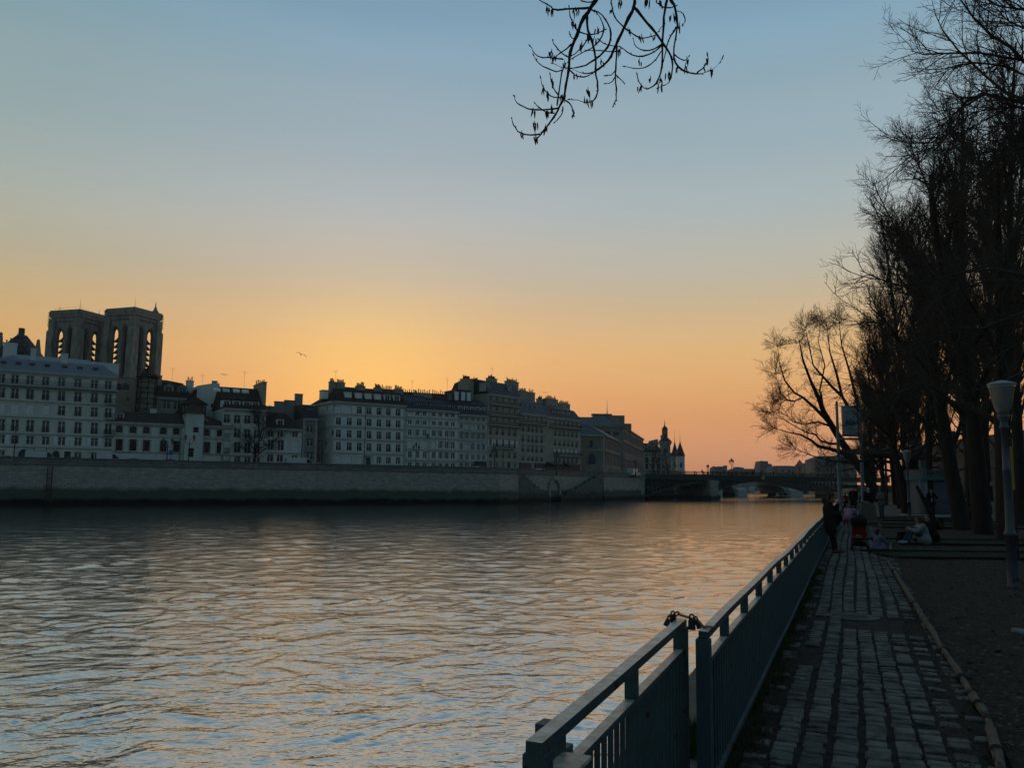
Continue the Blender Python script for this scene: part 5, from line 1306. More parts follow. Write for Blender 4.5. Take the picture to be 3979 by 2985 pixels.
# rust and paint loss
nt = fence_m.node_tree; b_ = nt.nodes['Principled BSDF']; tcn = nd(nt, 'ShaderNodeTexCoord'); nz = nd(nt, 'ShaderNodeTexNoise'); nz.inputs['Scale'].default_value = 9; nz.inputs['Detail'].default_value = 7
nt.links.new(tcn.outputs['Object'], nz.inputs['Vector']); rp = nd(nt, 'ShaderNodeValToRGB'); rp.color_ramp.elements[0].position = .62; rp.color_ramp.elements[1].position = .67
nt.links.new(nz.outputs['Fac'], rp.inputs['Fac']); mx = nd(nt, 'ShaderNodeMix', data_type='RGBA'); mx.inputs['B'].default_value = (.02, .012, .009, 1)
src = b_.inputs['Base Color'].links[0].from_socket; nt.links.new(rp.outputs['Color'], mx.inputs['Factor']); nt.links.new(src, mx.inputs['A']); nt.links.new(mx.outputs['Result'], b_.inputs['Base Color'])
rail_m = mat('sky lit rail top', (.26, .25, .22), .34, .8, .5, 14, bump=.25, bscale=60, col2=(.70, .66, .58))  # pale warm colour on upward faces paints in the sky's light along the rails
def fence(label, pa, pb, posts, z=1.02, wob=0.0, pick=.11, pw_=.034):
    "pa, pb: feet of the end posts"
    d = pb-pa; L_ = d.length; a = math.atan2(d.y, d.x); root = empty('fence', pa, a); tag(root, label, 'fence', 'blue riverside fences')
    hh = lambda x: z+wob*math.sin(x*.55)+wob*.5*math.sin(x*1.7)
    n = max(2, int(L_/.5)); X = [L_*i/n for i in range(n+1)]
    def bar(y0, y1, dz0, dz1, m_, x0=0, x1=L_):
        b = MB()
        XX = [x for x in X if x0-1e-6 <= x <= x1+1e-6]
        for i in range(len(XX)-1):
            xa, xb = XX[i], XX[i+1]; V = []
            for x in (xa, xb): V += [(x, y0, hh(x)+dz0), (x, y1, hh(x)+dz0), (x, y1, hh(x)+dz1), (x, y0, hh(x)+dz1)]
            b.add(V, [(2, 3, 7, 6)], 1); b.add(V, [(0, 1, 5, 4), (1, 2, 6, 5), (3, 0, 4, 7)]+([(3, 2, 1, 0)] if i == 0 else [])+([(4, 5, 6, 7)] if i == len(XX)-2 else []))
        return b
    b = bar(-.029, .029, -.042, 0, 0); b.build('top_rail', [fence_m, rail_m], root)
    b = bar(-.024, .024, -.20, -.172, 0); b.build('mid_rail', [fence_m, rail_m], root)
    b = bar(-.03, .03, -z+.10, -z+.13, 0); b.build('bottom_rail', fence_m, root)
    pk = MB(); k = int(L_/pick)
    for i in range(k+1):
        x = .02+i*pick; pk.box(x-pw_/2, x+pw_/2, -.010, .010, .06, hh(x)-.2)
    pk.build('picket_panel', fence_m, root)
    for x in posts:
        b = MB(); e = x in (posts[0], posts[-1]); w_ = .035 if not e else .04
        if e: b.box(x-w_, x+w_, -.04, .04, 0, hh(x)-.043)
        else: b.box(x-w_*.8, x+w_*.8, -.028, .028, hh(x)-.173, hh(x)-.043)
        b.build('post', fence_m, root)
    return root
f2a = gr(2733, 2455, 1.02); f2a.z = 0
u0f, v0f = to_uv(f2a); LEN2 = 44
fence('long blue metal fence running along the path from the padlocks to the standing woman', f2a, uv(u0f+LEN2, -.82), [0.0]+[.85+1.12*i for i in range(38)]+[LEN2+.4], 1.02, .012)
f1b = gr(2650, 2405, 1.04); f1b.z = 0; f1a = gr(2075, 2885, 1.04); f1a.z = 0
Lf1 = (f1b-f1a).length
fence('nearer blue metal fence at the bottom edge, ending at the padlocked strap', f1a, f1b, [.04, Lf1*.5, Lf1-.05], 1.04, 0, .105, .022)
# latch box and the next fence's post behind it
b = MB(); p = gr(2130, 2900, .92); b.box(-.03, .05, -.05, .04, .80, 1.0); b.box(.05, .13, -.045, .035, .82, .9); o = b.build('latch_box', fence_m, None, (p.x, p.y, 0), 1.1); tag(o, 'rusty blue latch box on the end post of the nearer fence', 'latch')
b = MB(); p = gr(2222, 2950, .90); b.box(-.05, .05, -.05, .05, 0, .885); b.box(-.11, .06, -.055, .055, .886, .90, 1); o = b.build('gate_post', [fence_m, rail_m], None, (p.x, p.y, 0), PI/2-PAZ); tag(o, 'capped blue gate post at the bottom edge below the nearer fence', 'post')
# steel strap bridging the gap
st = MB(); pA = gr(2635, 2398, 1.06); pB = gr(2775, 2442, 1.03); dA = (pB-pA)
prof = [(0, .012), (.3, .012), (.48, .012), (.60, .004), (.72, -.018), (.82, -.006), (1, .0)]
V = []
for (t, dz_) in prof:
    c = pA+dA*t+Vector((0, 0, dz_)); 
    for (k, h) in ((-.022, 0), (.022, 0), (.022, .008), (-.022, .008)): V.append(c+PU*k+Vector((0, 0, h)))
F = []
for i in range(len(prof)-1):
    for s in range(4): F.append((i*4+s, i*4+(s+1) % 4, i*4+4+(s+1) % 4, i*4+4+s))
st.add(V, F+[(3, 2, 1, 0), (24, 25, 26, 27)]); o = st.build('steel_strap', M['iron']); tag(o, 'bent steel strap joining the two blue fences, hung with padlocks', 'strap')
brass = mat('tarnished padlock', (.05, .035, .02), .45, .5, .4, 12, metal=.4)
def padlock(px, py, Y, w_, h, tilt, label, col):
    p = at(px, py, Y); root = empty('padlock', p); root.rotation_euler = (0, tilt, PI/2-PAZ-PI/2); tag(root, label, 'padlock', 'padlocks on the strap')
    b = MB(); b.frustum((-w_/2, w_/2, -.012, .012, -h), (-w_/2*.96, w_/2*.96, -.011, .011, -.004)); b.frustum((-w_/2*.96, w_/2*.96, -.011, .011, -.003), (-w_/2*.7, w_/2*.7, -.008, .008, .006)); b.build('body', col, root)
    b = MB(); r = w_*.32; b.tube([(-r, 0, 0)]+[(-r*math.cos(t*PI/8), 0, .022+r*math.sin(t*PI/8)) for t in range(9)]+[(r, 0, 0)], .005, 6); b.build('shackle', M['iron'], root)
Ya = pA.y; Yb = (pA+dA*.5).y
padlock(2598, 2410, Ya, .032, .042, .45, 'brassy padlock hanging leftmost and tilted from the strap', brass)
padlock(2616, 2398, Ya+.02, .034, .05, -.1, 'dark padlock standing upright next to the leftmost one on the strap', M['iron'])
padlock(2622, 2392, Ya, .026, .034, .9, 'small dark padlock lying on top of the strap at its left end', M['iron'])
padlock(2688, 2412, Yb, .042, .056, 0, 'largest black padlock hanging square below the strap', M['iron'])
padlock(2709, 2418, Yb, .026, .042, -.35, 'narrow brown padlock hanging right of the largest black one', brass)

# ------------------------------------------------------------------ park lamps
lamp_m = mat('blue grey lamp post paint', (.062, .07, .088), .5, .4, .25, 5, bump=.1)
opal = mat('frosted lamp glass', (.20, .18, .17), .35, .5, .12, 4)
capm = mat('pale lamp cap', (.30, .36, .40), .5, .4, .12, 4)
def park_lamp(label, base, H=3.96):
    k = H/3.96; root = empty('park_lamp', base); tag(root, label, 'street lamp', 'park lamps beside the path')
    b = MB(); b.lathe([(.105, 0), (.105, .04), (.094, .06), (.090, .98), (.11, .985), (.115, 1.03), (.09, 1.05), (.085, 1.10), (.074, 1.12), (.066, 2.2*1), (.072, 2.21), (.072, 2.26), (.062, 2.27), (.058, 3.02), (.085, 3.03), (.085, 3.07), (.062, 3.08), (.064, 3.17), (.10, 3.23), (.105, 3.30)], (0, 0, 0), 16); b.build('post', lamp_m, root, (0, 0, 0)).scale = (1, 1, k)
    b = MB(); b.lathe([(.10, 3.301), (.125, 3.36), (.165, 3.45), (.195, 3.56), (.215, 3.70), (.245, 3.82), (.262, 3.87)], (0, 0, 0), 24); b.build('lamp_shade', opal, root).scale = (.92, .92, k)
    b = MB(); b.lathe([(.262, 3.871), (.275, 3.88), (.27, 3.90), (.20, 3.925), (.08, 3.955), (.02, 3.965)], (0, 0, 0), 24); b.build('lamp_cap', capm, root).scale = (.92, .92, k)
    for q in range(2): b = MB(); b.box(-.035+.07*q-.02, -.035+.07*q+.02, -.098, -.08, .14, .2); b.build('door_bolt', M['iron'], root)
    return root
pL = gr(3938, 2288); park_lamp('large park lamp with frosted bell shade standing nearest, at the right edge', pL)
pL2 = gr(3535, 2022); park_lamp('second park lamp beside the ticket kiosk', pL2, 4.0)
pL3 = at(3428, 1895, 88); pL3.z = 0; park_lamp('distant park lamp with wide shade, right one of the far pair', pL3, 4.0)
pL4 = at(3403, 1895, 112); pL4.z = 0; park_lamp('distant slimmer park lamp, left one of the far pair', pL4, 4.0)
# yellow height gauge standing behind the near lamp
b = MB(); p = at(3936, 1820, 22); zt_, zb_ = at(3930, 1735, 22).z, at(3940, 1905, 22).z; p.z = 0
b.box(-.05, .02, -.03, .03, 0, zt_, 1); b.box(-.055, -.002, -.05, -.031, zb_, zt_, 0); o = b.build('marker_post', [mat('faded yellow paint', (.30, .23, .05), .6, .3, .2, 3), M['iron']], None, p); tag(o, 'dark post with a yellow strip, just behind the nearest park lamp', 'post')

# ------------------------------------------------------------------ flag poles and banner
pole_m = mat('pale painted pole', (.14, .165, .185), .45, .4, .15, 3)
pp = []
for (px, lab, top) in ((3262, 'pale pole left of the hanging event banner', 1562), (3352, 'pale pole right of the hanging event banner', 1562)):
    p = at(px+3, 1968, 71); p.z = 0; root = empty('banner_pole', p); tag(root, lab, 'pole', 'poles holding the banner'); zt_ = at(px-4, top, 71).z
    b = MB(); b.lathe([(.20, 0), (.2, .05), (.16, .1), (.14, zt_*.55), (.10, zt_), (.02, zt_+.05)], (0, 0, 0), 12); b.build('shaft', pole_m, root)
    b = MB(); b.box(-.2, .2, -.2, .2, 0, .04); b.build('foot_plate', pole_m, root); pp.append((p, zt_))
root = empty('banner', at(3302, 1700, 70.8)); tag(root, 'white event banner with teal logo hung between two pale poles', 'banner')
o_ = root.location
def bp(px, py): q_ = at(px, py, 70.8); return q_.x-o_.x, q_.z-o_.z
bm_ = mat('white banner cloth', (.42, .48, .52), .8, .2, .04, 1); navy = mat('navy ink', (.02, .03, .07), .7, .2, .05); teal = mat('teal ink', (.04, .16, .20), .7, .2, .05); inkm = mat('faint grey ink', (.25, .31, .36), .8, .2, .05)
b = MB(); n = 14; xl, zt_ = bp(3269, 1577); xr_, zb_ = bp(3334, 1697); V = []; F = []
for i in range(n+1):
    for j in range(n+1):
        V.append((xl+(xr_-xl)*i/n, .03*math.sin(i*.9+j*.5), zt_+(zb_-zt_)*j/n))
for i in range(n):
    for j in range(n): F.append((i*(n+1)+j, i*(n+1)+j+1, (i+1)*(n+1)+j+1, (i+1)*(n+1)+j))
k0 = len(V); V2 = [(x, y+.02, z) for (x, y, z) in V]
b.add(V+V2, F+[tuple(k0+q for q in reversed(f)) for f in F], 0, True); b.build('cloth', bm_, root)
b = MB(); x0, z0_ = bp(3273, 1689); x1, z1_ = bp(3334, 1697); b.box(x0-.05, x1, -.06, -.035, z1_, z0_); b.build('footer_band', navy, root)
b = MB()   # teal block emblem, three letter-like shapes under a small crown
for (xa, xb, ya, yb) in ((3286, 3289, 1635, 1652), (3289, 3292, 1635, 1638), (3292, 3294.5, 1635, 1650), (3297, 3300, 1634, 1652), (3300, 3309, 1650, 1653), (3300, 3307, 1642, 1644.5), (3300, 3308, 1634, 1637), (3304, 3308, 1628, 1632), (3301, 3303.5, 1626, 1633), (3310, 3313, 1634, 1652), (3313, 3318, 1634, 1637), (3317, 3320, 1637, 1652), (3313, 3317, 1643, 1645)):
    x0, z0_ = bp(xa, yb); x1, z1_ = bp(xb, ya); b.box(x0, x1, -.058, -.036, z0_, z1_)
b.build('emblem', teal, root)
b = MB(); r = random.Random(4)
for (py, xa, xb, hh) in ((1582, 3275, 3330, 2.4), (1603, 3278, 3329, 2.2), (1664, 3292, 3319, 2.0), (1671, 3286, 3322, 1.6), (1681, 3275, 3331, 3.0)):
    x = xa
    while x < xb:
        w_ = r.uniform(1.2, 4); x0, z0_ = bp(x, py+hh/2); x1, z1_ = bp(x+w_, py-hh/2); b.box(x0, x1, -.056, -.036, z0_, z1_); x += w_+r.uniform(.8, 2.4)
b.build('fine_print', inkm, root)
b = MB(); x0, z0_ = bp(3258, 1706); x1, _ = bp(3353, 1706); b.tube([(x0, 0, z0_), (x1, 0, z0_)], .09, 8); b.build('crossbar', pole_m, root); b = MB(); x0, z0_ = bp(3262, 1567); x1, _ = bp(3348, 1566); b.tube([(x0, 0, z0_), (x1, 0, z0_)], .03, 6)
for (px_, py_) in ((3269, 1579), (3334, 1579), (3269, 1697), (3334, 1697)):
    b.build('crossbar' if px_ == 3269 and py_ == 1579 else 'cord', pole_m, root); b = MB(); x0, z0_ = bp(px_, py_); b.tube([(x0, 0, z0_), (x0+(.25 if px_ > 3300 else -.2), 0, z0_+(.2 if py_ < 1600 else -.2))], .015, 4)
b.build('cord', pole_m, root)

# ------------------------------------------------------------------ ticket kiosk
kw = mat('grey white kiosk panel', (.12, .135, .15), .5, .35, .12, 1.5); kt = mat('teal kiosk band', (.03, .20, .19), .5, .4, .1); kd = mat('dark kiosk base', (.02, .02, .022), .6, .3, .2)
Yk = 56; root = empty('ticket_kiosk', at(3640, 1990, Yk)); root.location.z = 0; tag(root, 'pale rounded ticket kiosk with a teal band and lettered fascia', 'kiosk')
o_ = root.location
def kp(px, py): q_ = at(px, py, Yk); return q_.x-o_.x, q_.z
xl, zt_ = kp(3556, 1826); xr_, zf = kp(3712, 1858); _, zs_ = kp(3560, 1865); xb0, _ = kp(3570, 1900); xb1, _ = kp(3700, 1900)
def rrect(x0, x1, y0, y1, r, n=6):
    P = []
    for (cx_, cy_, a0) in ((x1-r, y1-r, 0), (x0+r, y1-r, 90), (x0+r, y0+r, 180), (x1-r, y0+r, 270)):
        for i in range(n+1): a = rad(a0+90*i/n); P.append((cx_+r*math.cos(a), cy_+r*math.sin(a)))
    return P
b = MB(); b.prism(rrect(xl, xr_, -.3, 2.6, .9), 'z', zf+.002, zt_); b.build('fascia', kw, root)
b = MB(); b.prism(rrect(xl+.02, xr_-.02, -.28, 2.58, .9), 'z', zs_, zf); b.build('band', kt, root)
b = MB(); b.prism(rrect(xb0, xb1, 0, 2.4, .5), 'z', .12, zs_-.002); b.build('wall', kw, root)
b = MB(); b.prism(rrect(xb0+.05, xb1-.05, .05, 2.3, .5), 'z', -.02, .118); b.build('base', kd, root)
b = MB(); x0, z0_ = kp(3573, 1929); x1, z1_ = kp(3601, 1867); b.box(x0, x1, -.06, -.005, z0_, z1_); pb = b.build('price_board', mat('white board', (.34, .36, .42), .5, .3, .05), root)
b = MB()
for i in range(11): 
    _, z = kp(3580, 1877+i*4.6); b.box(x0+.06, x1-.06-.1*(i % 3), -.066, -.0605, z-.012, z+.012)
_, z = kp(3580, 1871.5); b.box(x0+.05, x1-.1, -.068, -.0605, z-.03, z+.03); b.build('print', navy, pb)
tx = bpy.data.curves.new('lettering', 'FONT'); tx.body = 'BATOBUS'; tx.size = .40; tx.extrude = .012; tx.space_character = 1.05; tx.materials.append(mat('dark blue lettering', (.03, .04, .09), .5, .3, .05))
x0, z0_ = kp(3592, 1846); tob = bpy.data.objects.new('lettering', tx); COL.objects.link(tob); bpy.context.view_layer.update(); tme = bpy.data.meshes.new_from_object(tob.evaluated_get(bpy.context.evaluated_depsgraph_get())); bpy.data.objects.remove(tob); t = link('lettering', tme, root, (x0, -.315, z0_)); t.rotation_euler = (PI/2, 0, 0); t.scale = (1.15, 1, 1)
b = MB(); x0, z0_ = kp(3603, 1960); x1, z1_ = kp(3660, 1935); b.tube([(x0, -.2, .95), (xb1-.2, -.9, .35)], .03, 6); b.box(xb0+1.0, xb1-.3, -.05, -.005, 0.95, zs_-.3); b.build('shutter', mat('grey roller shutter', (.12, .13, .16), .5, .3, .1, 2), root)
b = MB(); x0, z0_ = kp(3622, 1824); b.lathe([(.35, zt_), (.3, zt_+.12), (.1, zt_+.2)], (x0, 1, 0), 10); b.box(x0-.3, x0+.05, .9, 1.2, zt_+.1, zt_+.7); b.build('roof_unit', kw, root)
b = MB(); x0, _ = kp(3555, 1990); x1, _ = kp(3790, 1990); b.box(-3.2, 3.4, -1.9, -1.6, .02, .12); b.box(-2.0, 5, -3.0, -2.85, .0, .08); b.build('step', rail_m, root)
# paved apron around the kiosk
b = MB(); b.add([gr(3440, 2012)+Vector((0, 0, .06)), gr(3990, 2000)+Vector((0, 0, .06)), gr(3990, 1955)+Vector((0, 0, .06)), gr(3385, 1955)+Vector((0, 0, .06)), gr(3385, 2012)+Vector((0, 0, .06))], [(0, 1, 2, 3, 4)]); struct(b.build('pavement', mat('pale gravel paving', (.11, .10, .09), .9, .2, .2, 4, bump=.2)))
# cable hung canopy
Yc2 = 78; root = empty('canopy', at(3560, 1780, Yc2)); root.location.z = 0; tag(root, 'thin dark pier canopy roof hung from pale cables behind the kiosk', 'canopy'); o_ = root.location
def cp_(px, py, dy=0): q_ = at(px, py, Yc2+dy); return (q_.x-o_.x, dy, q_.z)
can = mat('brown canopy fascia', (.075, .055, .045), .7, .3, .2, 1.5)
b = MB(); A, B_ = cp_(3400, 1745), cp_(3700, 1782); C, D_ = cp_(3422, 1760), cp_(3700, 1795)
b.add([A, B_, D_, C]+[(p[0], 9, p[2]+.3) for p in (A, B_, D_, C)], [(3, 2, 1, 0), (4, 5, 6, 7), (0, 1, 5, 4), (1, 2, 6, 5), (2, 3, 7, 6), (3, 0, 4, 7)]); b.build('roof', can, root)
cable_m = mat('pale steel cable', (.22, .25, .27), .4, .5, .1)
top_ = cp_(3705, 1676, 3); b = MB(); b.tube([(top_[0], 3, 0), top_], .18, 8); b.build('mast', can, root)
for (px_, py_) in ((3425, 1748), (3475, 1753), (3525, 1759), (3560, 1763)): b = MB(); b.tube([cp_(px_, py_, .5), top_], .045, 4); b.build('cable', cable_m, root)
for px_ in (3440, 3560, 3680): b = MB(); c = cp_(px_, 1770, 5); b.tube([(c[0], 5, 0), (c[0], 5, c[2])], .12, 8); b.build('column', can, root)
# dark park wall, hedge bank and balustrade behind
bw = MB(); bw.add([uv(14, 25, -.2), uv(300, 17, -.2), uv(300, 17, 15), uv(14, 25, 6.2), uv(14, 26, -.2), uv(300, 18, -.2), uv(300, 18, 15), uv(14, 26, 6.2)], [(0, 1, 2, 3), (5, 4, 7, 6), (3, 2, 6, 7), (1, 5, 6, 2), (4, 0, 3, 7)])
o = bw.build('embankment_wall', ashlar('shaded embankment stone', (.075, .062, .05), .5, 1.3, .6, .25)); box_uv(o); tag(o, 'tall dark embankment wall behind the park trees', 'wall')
bl = MB(); base_m = mat('pale balustrade stone', (.20, .185, .16), .85, .2, .2, 2)
pA_, pB_ = at(3872, 1850, 46), at(4200, 1850, 50)
d = (pB_-pA_); d.z = 0; Lb_ = d.length; root = empty('balustrade', Vector((pA_.x, pA_.y, 0)), math.atan2(d.y, d.x)); tag(root, 'pale stone balustrade and low wall at the right edge behind the trunks', 'balustrade')
bl.box(0, Lb_, 0, .4, 2.0, 2.25); bl.box(0, Lb_, 0, .4, .9, 1.15); bl.box(0, Lb_, .05, .35, -.1, .9); bl.build('coping', base_m, root)
for i in range(int(Lb_/.45)): b = MB(); b.lathe([(.09, 1.15), (.13, 1.4), (.07, 1.75), (.1, 2.0)], (.2+i*.45, .2, 0), 8); b.build('baluster', base_m, root)
b = MB(); p = at(3945, 1790, 60); b.lathe([(.1, 0), (.1, 3.2)], (0, 0, -3.2), 6); b.box(-.2, .2, -.1, .1, -.3, .5); rl_ = b.build('traffic_signal', M['iron'], None, p); tag(rl_, 'small traffic signal showing a red light behind the nearest lamp', 'traffic light')
em = bpy.data.materials.new('red signal light'); em.use_nodes = True; bb = em.node_tree.nodes['Principled BSDF']; bb.inputs['Base Color'].default_value = (.5, .03, .02, 1); bb.inputs['Emission Color'].default_value = (1, .12, .06, 1); bb.inputs['Emission Strength'].default_value = 1.6
b = MB(); b.ell((0, -.1, .1), (.10, .06, .10), 10); b.build('red_light', em, rl_)
# ------------------------------------------------------------------ bare trees
bark = mat('dark winter bark', (.036, .031, .026), .92, .15, .3, 3, bump=.5, bscale=12, stretch=(1, 1, .3)); twig_m = mat('thin winter twigs', (.068, .052, .043), .92, .15, .25, 2)
class Poly:
    def __init__(s): s.g = {}
    def add(s, pts, rs, n): s.g.setdefault((len(pts), n), []).append((pts, rs))
    def mesh(s, name, m_):
        VV = []; FF = []; off = 0
        for (k, n), L_ in s.g.items():
            P = np.array([[tuple(p) for p in a] for a, _ in L_]); R = np.array([r for _, r in L_])
            d = P[:, -1]-P[:, 0]; d /= np.maximum(np.linalg.norm(d, axis=1, keepdims=True), 1e-9)
            ref = np.where(np.abs(d[:, 2:3]) > .9, np.array([[1., 0, 0]]), np.array([[0, 0, 1.]]))
            a = np.cross(d, ref); a /= np.linalg.norm(a, axis=1, keepdims=True); b = np.cross(d, a)
            t = 2*PI*np.arange(n)/n
            ring = a[:, None, :]*np.cos(t)[None, :, None]+b[:, None, :]*np.sin(t)[None, :, None]
            V = P[:, :, None, :]+ring[:, None]*R[:, :, None, None]
            N = len(L_); VV.append(V.reshape(-1, 3)); base = off+np.arange(N)[:, None, None]*k*n
            i = np.arange(k-1)[None, :, None]; j = np.arange(n)[None, None, :]; j2 = (j+1) % n
            q = np.stack([base+i*n+j, base+i*n+j2, base+(i+1)*n+j2, base+(i+1)*n+j], -1).reshape(-1, 4); FF.append(q); off += N*k*n
        V = np.concatenate(VV); F = np.concatenate(FF)
        me = bpy.data.meshes.new(name); me.vertices.add(len(V)); me.vertices.foreach_set('co', V.ravel()); me.loops.add(F.size); me.loops.foreach_set('vertex_index', F.ravel().astype(np.int32))
        me.polygons.add(len(F)); me.polygons.foreach_set('loop_start', np.arange(0, F.size, 4, dtype=np.int32)); me.polygons.foreach_set('use_smooth', np.ones(len(F), bool)); me.update(calc_edges=True); me.materials.append(m_)
        return me
def rv(r): return Vector((r.gauss(0, 1), r.gauss(0, 1), r.gauss(0, 1)))
def limb(r, p, d, L, r0, r1, n, wob, pull, pw):
    "a curving stem: list of points, radii"
    P = [Vector(p)]; d = d.normalized(); s = L/n
    for i in range(n):
        d = (d+rv(r)*wob+pull*pw).normalized(); P.append(P[-1]+d*s)
    return P, [r0+(r1-r0)*i/n for i in range(n+1)]
UP = Vector((0, 0, 1))
def along(P, t):
    x = t*(len(P)-1); i = min(int(x), len(P)-2); return P[i].lerp(P[i+1], x-i), (P[i+1]-P[i]).normalized()
def side_dir(r, d, ang):
    a = d.orthogonal().normalized(); b = d.cross(a); t = r.uniform(0, 2*PI); return d*math.cos(ang)+(a*math.cos(t)+b*math.sin(t))*math.sin(ang)
def twigs(r, cr_, P, rad_, n, L, ang, pull, pw, lvl, tmin=.15, sub=4, tr=.007):
    for i in range(n):
        t = tmin+(1-tmin)*(i+r.random())/n; p, d = along(P, min(t, .999)); l = L*r.uniform(.6, 1.25)*(1.15-.6*t)
        Q, R = limb(r, p, side_dir(r, d, ang*r.uniform(.7, 1.25)), l, rad_*(1.1-.5*t), max(tr*.7, rad_*.25), 4 if lvl else 3, .13, pull, pw)
        cr_.add(Q, R, 4 if rad_ > .02 else 3)
        if lvl: twigs(r, cr_, Q, max(tr, rad_*.45), sub, L*.45, ang, pull, pw, lvl-1, .2, max(2, sub-1), tr)
def poplar(seed, H=27, spread=2.8, dens=1.0):
    r = random.Random(seed); tr = Poly(); cr_ = Poly()
    P, R = limb(r, (0, 0, -.2), Vector((r.gauss(0, .03), r.gauss(0, .03), 1)), H*.92, H*.010, .05, 12, .035, UP, .12); tr.add(P, R, 9)
    for i in range(int(44*dens)):
        t = .12+.82*(i+r.random())/(46*dens); p, d = along(P, t); a = r.uniform(0, 2*PI); tilt = rad(r.uniform(15, 32))
        dd = Vector((math.cos(a)*math.sin(tilt), math.sin(a)*math.sin(tilt), math.cos(tilt))); L = (H*.30)*(1.1-.75*t)*r.uniform(.7, 1.15)*(spread/2.8)**.5
        Q, S = limb(r, p, dd, L, .085*(1.15-t), .012, 6, .07, UP, .09*(2.8/spread)); cr_.add(Q, S, 5)
        twigs(r, cr_, Q, .024, int(11*dens)+2, 1.7*spread/2.8, rad(32), UP, .14, 1, .15, 7, .0082)
    return tr, cr_
def lime(seed, H=17, R_=7.5, dens=1.0, lean=Vector((0, 0, 0)), bias=None, nl=15):
    r = random.Random(seed); tr = Poly(); cr_ = Poly()
    P, R = limb(r, (0, 0, -.2), Vector((0, 0, 1))+lean, H*.85, H*.022, .06, 10, .05, UP, .03); tr.add(P, R, 10)
    for i in range(nl):
        t = .24+.72*(i+r.random())/nl; p, d = along(P, t); a = i*2.4+r.gauss(0, .3)
        el = rad(20+50*t+r.gauss(0, 8)); dd = Vector((math.cos(a)*math.cos(el), math.sin(a)*math.cos(el), math.sin(el)))
        if bias: dd = (dd+bias*r.uniform(.2, .9)).normalized()
        L = R_*(1.15-.55*t)*r.uniform(.8, 1.2); Q, S = limb(r, p, dd, L, .15*(1.2-t), .018, 8, .10, Vector((0, 0, -1)) if t < .55 else UP, .045); (tr if t < .5 else cr_).add(Q, S, 6)
        for k in range(int(8*dens)):
            t2 = .18+.8*(k+r.random())/(8*dens); q, e = along(Q, min(.99, t2)); l2 = L*.38*r.uniform(.6, 1.2)*(1.2-.6*t2)
            Q2, S2 = limb(r, q, side_dir(r, e, rad(r.uniform(28, 60))), l2, .045*(1.2-t2), .010, 5, .12, UP, .05); cr_.add(Q2, S2, 4)
            twigs(r, cr_, Q2, .016, int(6*dens)+1, .95, rad(44), UP, .06, 1, .15, 4, .007)
    return tr, cr_
def plant(name, label, base, trcr, rz=0, group=None, sc=1.0):
    root = empty(name, base, rz); tag(root, label, 'tree', group); link('trunk', trcr[0].mesh('trunk', bark), root); link('crown', trcr[1].mesh('crown', twig_m), root); root.scale = (sc, sc, sc); return root
def again(src, label, base, rz, sc=1.0, zs=1.0):
    c = copy_tree(src); c.location = base; c.rotation_euler = (0, 0, rz); c.scale = (sc, sc, sc*zs); c['label'] = label; return c
def foot(px, Y): p = at(px, 1950, Y); p.z = 0; return p
POP = 'tall poplars beside the promenade'
pA1 = plant('poplar_tree', 'tallest bare poplar, its tip near the top right of the sky', foot(3765, 49), poplar(1, 29, 2.9, 1.25), 0, POP)
pB1 = plant('poplar_tree', 'bare poplar just left of the tallest one, a little lower', foot(3610, 56), poplar(2, 27, 3.0, 1.25), 1, POP)
again(pA1, 'bare poplar whose rounded left flank forms the edge of the grove', foot(3530, 66), 2.1, .92); again(pB1, 'bare poplar in the middle of the grove behind the ticket kiosk', foot(3690, 64), 4.0, 1.0)
again(pA1, 'lower bare poplar at the left edge of the grove above the banner', foot(3478, 86), 3.3, .86); again(pB1, 'bare poplar at the right edge behind the nearest lamp', foot(3890, 52), .7, 1.06)
again(pB1, 'distant bare poplar behind the banner poles', foot(3400, 112), 5.2, .74); again(pA1, 'bare poplar deep in the grove right of the kiosk', foot(3800, 76), 1.3, 1.1)
again(pA1, 'farthest slim poplar between the banner and the leaning tree', foot(3372, 128), 4.4, .70); again(pB1, 'bare poplar far back behind the canopy', foot(3590, 100), 2.9, .95)
again(pA1, 'bare poplar at the far right edge of the picture above the lamp', foot(3960, 44), 5.0, 1.0); again(pB1, 'bare poplar filling the grove right of the tallest poplar', foot(3850, 60), 2.2, 1.12)
again(pB1, 'bare poplar low in the grove above the canopy roof', foot(3555, 82), 1.9, .80); again(pA1, 'bare poplar right behind the right banner pole', foot(3430, 98), .4, .78); 
# three big trunks near the kiosk and the spreading trees whose boughs come in from the right
LIM = 'spreading bare trees on the lawn'
def big(name, label, px, Y, seed, H, R_, lean, dens=1.0, bias=None, grp=LIM, nl=15, k=1.0): return plant(name, label, foot(px, Y), lime(seed, H, R_, dens, lean, bias, nl), 0, grp, k)
big('lime_tree', 'thick dark trunk beside the ticket kiosk, its crown leaning left', 3735, 37, 21, 17, 5.2, Vector((-.12, 0, 0)), 1.3, Vector((-.3, 0, .55)))
big('lime_tree', 'dark trunk in the middle of the three near the kiosk', 3815, 34, 22, 18, 5.2, Vector((-.09, 0, 0)), 1.3, Vector((-.2, 0, .6)))
big('lime_tree', 'dark trunk nearest the lamp, right one of the three', 3905, 31, 23, 17, 5.4, Vector((-.10, .05, 0)), 1.3, Vector((-.4, 0, .5)))
